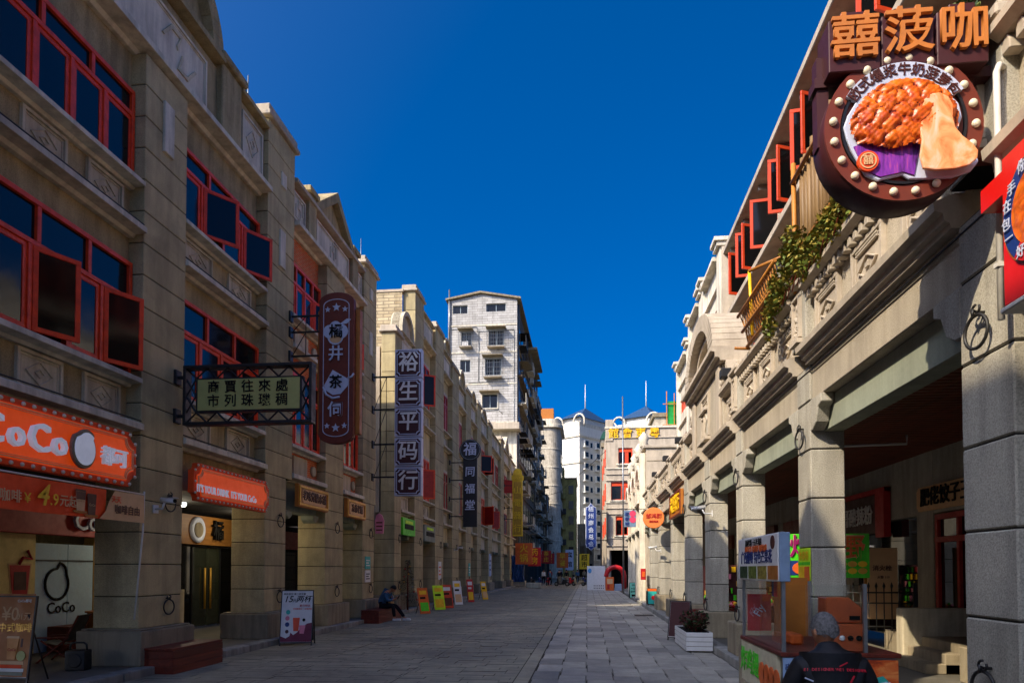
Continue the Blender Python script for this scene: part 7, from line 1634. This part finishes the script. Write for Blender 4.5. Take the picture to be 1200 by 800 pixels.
def hand(pre, wrist, d, side, curl=.5, k=1.0):
    """palm and five fingers as skin points continuing a forearm; d = direction of the fingers, side = thumb side"""
    d = Vector(d).normalized(); s = Vector(side).normalized(); n = d.cross(s).normalized(); w = Vector(wrist)
    P, E = {}, []
    P[pre + 'palm'] = (tuple(w + d * .05 * k), (.03 * k, .02 * k)); E.append((pre + 'wrist', pre + 'palm'))
    for i, (o_, l) in enumerate(((.027, .07), (.01, .078), (-.01, .073), (-.028, .058))):
        b_ = w + d * .09 * k + s * o_ * k; m_ = b_ + (d * (1 - curl * .3) + n * curl * .5) * l * .5 * k; t_ = m_ + (d * (1 - curl) + n * curl) * l * .5 * k
        for j, (q, r) in enumerate(((b_, .0095), (m_, .0088), (t_, .0075))): P[f'{pre}f{i}{j}'] = (tuple(q), r * k)
        E += [(pre + 'palm', f'{pre}f{i}0'), (f'{pre}f{i}0', f'{pre}f{i}1'), (f'{pre}f{i}1', f'{pre}f{i}2')]
    a = w + d * .035 * k + s * .035 * k; c = a + (d * .7 + s * .5 + n * .3) * .035 * k; e = c + (d * .9 + n * .3) * .028 * k
    for j, q in enumerate((a, c, e)): P[f'{pre}t{j}'] = (tuple(q), (.011, .01, .0085)[j] * k)
    E += [(pre + 'palm', pre + 't0'), (pre + 't0', pre + 't1'), (pre + 't1', pre + 't2')]
    return P, E
def head_mesh(k=1.0):
    """head looking along -Y: skull, jaw, nose, ears, eyes, mouth"""
    b = MB(); vs = []; n, m = 20, 14
    for i in range(m + 1):
        t = math.pi * i / m
        for j in range(n):
            a = 2 * math.pi * j / n; x = math.sin(t) * math.cos(a); y = math.sin(t) * math.sin(a); z = math.cos(t)
            X, Y, Z = .075 * x, .095 * y, .118 * z
            if z < -.1:                       # jaw and chin
                f = 1 - .32 * min(1, (-z - .1) / .8); X *= f
                if y < 0: Y *= 1 - .12 * (-z); Y -= .012 * (-z)
                else: Y *= 1 - .35 * min(1, -z)
            fr_ = max(0, -y) * math.exp(-(x / .22) ** 2)
            Y -= .026 * fr_ * math.exp(-((z + .16) / .16) ** 2) + .008 * fr_ * math.exp(-((z + .48) / .1) ** 2)
            if y < 0: Y += .012 * math.exp(-((abs(x) - .38) / .16) ** 2) * math.exp(-((z - .02) / .13) ** 2)
            vs.append((X * k, Y * k, Z * k))
    fs = [(i * n + j, (i + 1) * n + j, (i + 1) * n + (j + 1) % n, i * n + (j + 1) % n) for i in range(m) for j in range(n)]
    b.add(vs, fs, smooth=True)
    for s in (-1, 1):
        b.ball((s * .077 * k, .012 * k, -.012 * k), .03 * k, 8, sq=(.35, .7, 1.05)); b.ball((s * .03 * k, -.083 * k, .0), .011 * k, 8, mi=1, sq=(1.2, .6, .7))
    b.ball((0, -.088 * k, -.058 * k), .02 * k, 8, mi=2, sq=(1.2, .5, .3))
    return b
M_eye = plain('eye_dark', '1a1410', .3, .5); M_lip = plain('lip', '8a4a3c', .5, .4)
def hair_mesh(k=1.0, low=-.35, mat=None, seed=1):
    r_ = random.Random(seed); b = MB(); n, m = 24, 12; vs = []
    for i in range(m + 1):
        for j in range(n):
            a = 2 * math.pi * j / n; back = math.sin(a)
            tmax = math.pi * (.40 + .22 * (back + 1) / 2 + .03 * math.sin(a * 5)); t = tmax * i / m
            w = 1.06 + r_.uniform(-.012, .025)
            vs.append((.0775 * w * math.sin(t) * math.cos(a) * k, (.0975 * w * math.sin(t) * math.sin(a) + .004) * k, (.122 * w * math.cos(t)) * k))
    fs = [(i * n + j, (i + 1) * n + j, (i + 1) * n + (j + 1) % n, i * n + (j + 1) % n) for i in range(m) for j in range(n)]
    b.add(vs, fs, smooth=True)
    for q in range(700):                      # short strands standing off the scalp
        a = r_.uniform(0, 6.283); t = math.pi * (.40 + .22 * (math.sin(a) + 1) / 2) * math.sqrt(r_.random())
        nrm = Vector((math.sin(t) * math.cos(a), math.sin(t) * math.sin(a), math.cos(t))); p = Vector((.081 * nrm.x, .102 * nrm.y + .004, .127 * nrm.z)) * k
        d = (nrm * .5 + Vector((r_.uniform(-1, 1), r_.uniform(-1, 1), -.5)) * .6).normalized() * r_.uniform(.01, .02) * k; s = d.cross(nrm).normalized() * .0025 * k
        b.add([tuple(p - s), tuple(p + s), tuple(p + d)], [(0, 1, 2)])
    return b
# seated old man seen from behind (facing +Y, head turned a little to the left)
t = thing('person', 'grey haired person seated with their back to us in a black jacket with red lettering', 'person', (1.63, 4.95, 0), local=True, rot=R(-4)); t.scale = (.96, .96, .955)
# in the figure's own frame +Y is the way it faces, z up
P = {'pelvis': ((0, 0, .56), (.17, .13)), 'waist': ((0, -.01, .76), (.165, .12)), 'chest': ((0, .0, 1.0), (.18, .125)), 'shc': ((0, .02, 1.13), (.13, .09)), 'neck': ((0, .07, 1.2), .058), 'nape': ((0, .11, 1.26), .055)}
E = [('pelvis', 'waist'), ('waist', 'chest'), ('chest', 'shc'), ('shc', 'neck'), ('neck', 'nape')]
for s, n_ in ((-1, 'l'), (1, 'r')):
    P.update({n_ + 'sh': ((s * .175, 0, 1.12), .07), n_ + 'el': ((s * .26, .04, .84), .052), n_ + 'wrist': ((s * .16, .27, .70), .033), n_ + 'hip': ((s * .09, .04, .55), .10), n_ + 'kn': ((s * .13, .45, .55), .068), n_ + 'an': ((s * .13, .42, .1), .045), n_ + 'to': ((s * .14, .58, .05), .04)})
    E += [('shc', n_ + 'sh'), (n_ + 'sh', n_ + 'el'), (n_ + 'el', n_ + 'wrist'), ('pelvis', n_ + 'hip'), (n_ + 'hip', n_ + 'kn'), (n_ + 'kn', n_ + 'an'), (n_ + 'an', n_ + 'to')]
    p_, e_ = hand(n_, P[n_ + 'wrist'][0], (-s * .3, .9, -.2), (-s, 0, .3)); P.update(p_); E += e_
skin('body', P, E, 'pelvis', M_skin, t)
J = {'hem': ((0, -.01, .52), (.215, .165)), 'waist': ((0, -.015, .76), (.215, .165)), 'chest': ((0, -.01, 1.0), (.225, .165)), 'shc': ((0, .0, 1.13), (.165, .12)), 'col': ((0, .045, 1.215), (.095, .09)), 'top': ((0, .065, 1.265), (.085, .08))}
JE = [('hem', 'waist'), ('waist', 'chest'), ('chest', 'shc'), ('shc', 'col'), ('col', 'top')]
for s, n_ in ((-1, 'l'), (1, 'r')):
    J.update({n_ + 'sh': ((s * .19, -.01, 1.115), .09), n_ + 'ma': ((s * .245, .0, .99), .08), n_ + 'el': ((s * .275, .04, .84), .074), n_ + 'wr': ((s * .19, .23, .715), .052)}); JE += [('shc', n_ + 'sh'), (n_ + 'sh', n_ + 'ma'), (n_ + 'ma', n_ + 'el'), (n_ + 'el', n_ + 'wr')]
jk = skin('jacket', J, JE, 'chest', M_jack, t)
T_ = {'w': ((0, .0, .56), (.18, .14))}; TE = []
for s, n_ in ((-1, 'l'), (1, 'r')):
    T_.update({n_ + 'h': ((s * .1, .06, .55), .115), n_ + 'k': ((s * .13, .45, .555), .085), n_ + 'a': ((s * .13, .42, .13), .065)}); TE += [('w', n_ + 'h'), (n_ + 'h', n_ + 'k'), (n_ + 'k', n_ + 'a')]
skin('trousers', T_, TE, 'w', M_trous, t)
for s in (-.13, .14): part('shoe', MB().box(s - .05, s + .05, .36, .64, 0.01, .1).mesh(M_black, 'shoe', bevel=.035, seg=2), t)
hd = part('head', head_mesh(1.06).mesh([M_skin, M_eye, M_lip], 'head'), t, (0, .15, 1.335), rot=(R(8), 0, R(180 + 22)))
zero(hd); part('hair', hair_mesh(1.06, seed=3).mesh(M_hairg, 'hair'), hd, (0, 0, 0))
# red lettering and dashes printed across the back, following its curve
for i, ch in enumerate('EI DESIGNER WEI DESIGNER'):
    q = (i - 11.5) / 11.5; x = q * .195; y = -.158 + .05 * q * q
    if ch != ' ': text(ch, .028, t, (x, y - .006, 1.085 + .012 * (1 - q * q)), (R(72), 0, R(24) * q), plain('red_jacket_print', 'c01c30', .5, .4) if 'red_jacket_print' not in MATS else MATS['red_jacket_print'], .006, .0012, name='printed_letter')
for x, z, an, m in ((-.12, 1.165, 25, M_pale), (.02, 1.18, -25, M_lip), (.11, 1.16, 20, MATS['red_jacket_print']), (.05, 1.13, 28, MATS['red_jacket_print']), (.1, 1.03, 60, MATS['red_jacket_print']), (-.17, 1.02, -20, M_pale), (.04, .99, -35, M_lip)):
    y = -.170 + .055 * (x / .185) ** 2 + max(0, (z - 1.06)) * .45
    part('dash_print', MB().box(-.03, .03, -.004, .004, -.004, .004).mesh(m, 'dash'), t, (x, y - .006, z), rot=(0, -R(an), R(24) * x / .185))
st = thing('stool', 'plain stool under the grey haired person in the black jacket', 'stool', (1.63, 4.95, 0), local=True)
part('seat', MB().box(-.17, .17, -.16, .16, .40, .43).mesh(M_bench, 'seat', bevel=.01), st)
for x in (-.14, .14):
    for y in (-.13, .13): part('leg', MB().box(x - .015, x + .015, y - .015, y + .015, 0, .40).mesh(M_bench, 'leg'), st)
# man sitting hunched on the bench, facing the street
t = thing('person', 'person in a blue denim jacket sitting hunched over a phone on the far bench', 'person', (-6.78, 22.7, 0), local=True, rot=R(-8))
# faces +X
P = {'pelvis': ((0, 0, .52), (.15, .12)), 'waist': ((.03, 0, .68), (.12, .13)), 'chest': ((.13, 0, .86), (.12, .15)), 'shc': ((.2, 0, .95), (.08, .11)), 'neck': ((.28, 0, 1.0), .05), 'nape': ((.34, 0, 1.03), .05)}
E = [('pelvis', 'waist'), ('waist', 'chest'), ('chest', 'shc'), ('shc', 'neck'), ('neck', 'nape')]
for s, n_ in ((-1, 'r'), (1, 'l')):
    P.update({n_ + 'sh': ((.19, s * .17, .92), .06), n_ + 'el': ((.3, s * .2, .68), .045), n_ + 'wrist': ((.46, s * .06, .72), .03), n_ + 'hip': ((.05, s * .09, .5), .095), n_ + 'kn': ((.45, s * .12, .5), .062), n_ + 'an': ((.5 + (s > 0) * .25, s * .12, .1), .04), n_ + 'to': ((.65 + (s > 0) * .25, s * .13, .05), .035)})
    E += [('shc', n_ + 'sh'), (n_ + 'sh', n_ + 'el'), (n_ + 'el', n_ + 'wrist'), ('pelvis', n_ + 'hip'), (n_ + 'hip', n_ + 'kn'), (n_ + 'kn', n_ + 'an'), (n_ + 'an', n_ + 'to')]
    p_, e_ = hand(n_, P[n_ + 'wrist'][0], (.6, -s * .4, .5), (0, -s, .4)); P.update(p_); E += e_
skin('body', P, E, 'pelvis', M_skin, t)
J = {'hem': ((0, 0, .5), (.18, .17)), 'waist': ((.03, 0, .68), (.15, .165)), 'chest': ((.12, 0, .86), (.15, .185)), 'shc': ((.19, 0, .94), (.11, .14)), 'col': ((.25, 0, .99), .07)}
JE = [('hem', 'waist'), ('waist', 'chest'), ('chest', 'shc'), ('shc', 'col')]
for s, n_ in ((-1, 'r'), (1, 'l')):
    J.update({n_ + 'sh': ((.18, s * .18, .91), .078), n_ + 'el': ((.3, s * .21, .68), .06), n_ + 'wr': ((.43, s * .09, .715), .042)}); JE += [('shc', n_ + 'sh'), (n_ + 'sh', n_ + 'el'), (n_ + 'el', n_ + 'wr')]
skin('jacket', J, JE, 'chest', M_denim, t)
T_ = {'w': ((0, 0, .51), (.15, .15))}; TE = []
for s, n_ in ((-1, 'r'), (1, 'l')):
    x = .5 + (s > 0) * .25
    T_.update({n_ + 'h': ((.08, s * .09, .5), .105), n_ + 'k': ((.45, s * .12, .505), .075), n_ + 'a': ((x, s * .12, .13), .055)}); TE += [('w', n_ + 'h'), (n_ + 'h', n_ + 'k'), (n_ + 'k', n_ + 'a')]
    part('shoe', MB().box(x - .06, x + .22, s * .12 - .048, s * .12 + .048, .01, .1).mesh(M_shoe, 'shoe', bevel=.035, seg=2), t)
skin('trousers', T_, TE, 'w', M_trous, t)
hd = zero(part('head', head_mesh().mesh([M_skin, M_eye, M_lip], 'head'), t, (.40, 0, 1.07), rot=(R(38), 0, R(90))))
part('hair', hair_mesh(seed=8).mesh(M_hairb, 'hair'), hd)
ph = solo('phone', MB().box(-.04, .04, -.006, .006, -.075, .075).mesh(M_ink, 'phone', bevel=.005), 'dark phone held by the person in the denim jacket', 'phone', at=(-6.2, 22.62, .79), rot=(R(30), 0, R(82)))
bg_ = thing('shoulder_bag', 'beige cloth bag lying on the far bench behind the person in denim', 'bag', (-6.75, 23.2, .425), local=True)
part('bag_body', MB().box(-.2, .2, -.2, .2, 0, .42).mesh(M_bag, 'bag_body', bevel=.09, seg=3), bg_); part('strap', MB().tube([(-.12, 0, .38), (-.08, 0, .52), (.08, 0, .52), (.12, 0, .38)], .015, 6).mesh(M_bag, 'strap'), bg_)
# small figures and scooters at the far end
def walker(label, loc, rz, top, leg, hair_m, step=.14):
    t = thing('person', label, 'person', loc, 'people at the far end of the street', local=True, rot=rz)
    P = {'pelvis': ((0, 0, .95), (.13, .1)), 'chest': ((0, .0, 1.25), (.15, .1)), 'shc': ((0, 0, 1.4), (.12, .08)), 'neck': ((0, 0, 1.5), .05), 'head': ((0, -.01, 1.62), (.075, .09)), 'crown': ((0, 0, 1.7), .06)}
    E = [('pelvis', 'chest'), ('chest', 'shc'), ('shc', 'neck'), ('neck', 'head'), ('head', 'crown')]
    for s, n_ in ((-1, 'l'), (1, 'r')):
        P.update({n_ + 'sh': ((s * .18, 0, 1.4), .055), n_ + 'el': ((s * .22, s * .08, 1.13), .042), n_ + 'wr': ((s * .22, s * .02 - .08, .88), .03), n_ + 'ha': ((s * .22, s * .02 - .1, .8), .03), n_ + 'hip': ((s * .09, 0, .9), .085), n_ + 'kn': ((s * .09, -s * step, .5), .06), n_ + 'an': ((s * .09, -s * step * .6 + .05, .09), .042), n_ + 'to': ((s * .1, -s * step * .6 - .1, .045), .036)})
        E += [('shc', n_ + 'sh'), (n_ + 'sh', n_ + 'el'), (n_ + 'el', n_ + 'wr'), (n_ + 'wr', n_ + 'ha'), ('pelvis', n_ + 'hip'), (n_ + 'hip', n_ + 'kn'), (n_ + 'kn', n_ + 'an'), (n_ + 'an', n_ + 'to')]
    skin('body', P, E, 'pelvis', M_skin, t, 1)
    J = {'hem': ((0, 0, .88), (.16, .12)), 'chest': ((0, 0, 1.25), (.18, .125)), 'shc': ((0, 0, 1.41), (.13, .095))}; JE = [('hem', 'chest'), ('chest', 'shc')]; T_ = {'w': ((0, 0, .93), (.14, .11))}; TE = []
    for s, n_ in ((-1, 'l'), (1, 'r')):
        J.update({n_ + 'sh': ((s * .19, 0, 1.39), .07), n_ + 'el': ((s * .225, s * .08, 1.13), .056), n_ + 'wr': ((s * .225, s * .02 - .07, .9), .042)}); JE += [('shc', n_ + 'sh'), (n_ + 'sh', n_ + 'el'), (n_ + 'el', n_ + 'wr')]
        T_.update({n_ + 'h': ((s * .09, 0, .88), .095), n_ + 'k': ((s * .09, -s * step, .5), .07), n_ + 'a': ((s * .09, -s * step * .6 + .05, .1), .052)}); TE += [('w', n_ + 'h'), (n_ + 'h', n_ + 'k'), (n_ + 'k', n_ + 'a')]
    skin('jacket', J, JE, 'chest', top, t, 1); skin('trousers', T_, TE, 'w', leg, t, 1)
    part('hair', MB().ball((0, .01, 1.66), .1, 8, sq=(.85, 1, .95)).mesh(hair_m, 'hair'), t)
cl = [(M_trous, 'black jacket'), (M_denim, 'blue jacket'), (M_redp, 'red jacket'), (M_whitep, 'white top'), (M_plinth, 'grey coat')]
spots = [(-3.1, 78, 3.1, 0, 'walking past the orange sign'), (-2.4, 82, 2.9, 0, 'walking beside another in black'), (-3.9, 74, 1.2, 1, 'by the scooters'), (-5.2, 84, .4, 3, 'near the red hanging sign'), (-1.2, 88, 3.3, 1, 'in the middle of the far street'), (-.4, 95, 2.6, 4, 'in the middle of the far street'), (-5.0, 96, 0, 2, 'far down by the left shops'), (-2.0, 104, 3.0, 4, 'at the far bend'), (-3.4, 92, 2.0, 0, 'crossing the far street')]
for i, (x, y, rz, c, lab) in enumerate(spots): walker(f'person in a {cl[c][1]} {lab}', (x, y, -.02), rz, cl[c][0], M_trous if c else M_plinth, M_hairb)
def scooter(label, loc, rz, mat):
    t = thing('scooter', label, 'scooter', loc, 'scooters parked at the far end', local=True, rot=rz)
    for y in (-.6, .6):
        w = part('wheel', MB(Fr('R', 0)).lathe([(.2, -.05), (.24, -.03), (.24, .03), (.2, .05)], (y, .24, 0), 14).mesh(M_black, 'wheel'), t); part('rim', MB(Fr('R', 0)).lathe([(.13, -.052), (.13, .052)], (y, .24, 0), 10).mesh(M_steel, 'rim'), w)
    part('body', MB(Fr('R', 0)).prism([(-.75, .4), (-.5, .62), (-.1, .6), (.0, .3), (.3, .3), (.42, .85), (.55, .85), (.5, .3), (.3, .18), (-.2, .18), (-.4, .3)], -.13, .13).mesh(mat, 'body', bevel=.04), t)
    part('seat', MB().box(-.13, .13, -.75, -.1, .6, .7).mesh(M_black, 'seat', bevel=.04), t); part('handlebar', MB().tube([(-.32, .42, 1.0), (0, .48, .95), (.32, .42, 1.0)], .02, 6).mesh(M_black, 'handlebar'), t); part('headlight', MB().ball((0, .57, .85), .07, 8).mesh(M_pale, 'headlight'), t)
for i, (x, y, rz, m, lab) in enumerate(((-5.6, 72, .3, M_black, 'black scooter nearest the blue tarpaulin'), (-4.9, 73.5, .2, M_bluep, 'blue scooter beside the black one'), (-4.2, 75, -.1, M_redp, 'red scooter in the far row'), (-2.6, 72.5, 1.2, M_black, 'black scooter parked across the far street'), (-.9, 74, 1.0, M_plinth, 'grey scooter in front of the hoarding'), (-1.7, 77, .4, M_redp, 'second red scooter behind the grey one'), (-.3, 79, .2, M_bluep, 'second blue scooter beyond the hoarding'))): scooter(lab, (x, y, -.02), rz, m)
finish_texts()
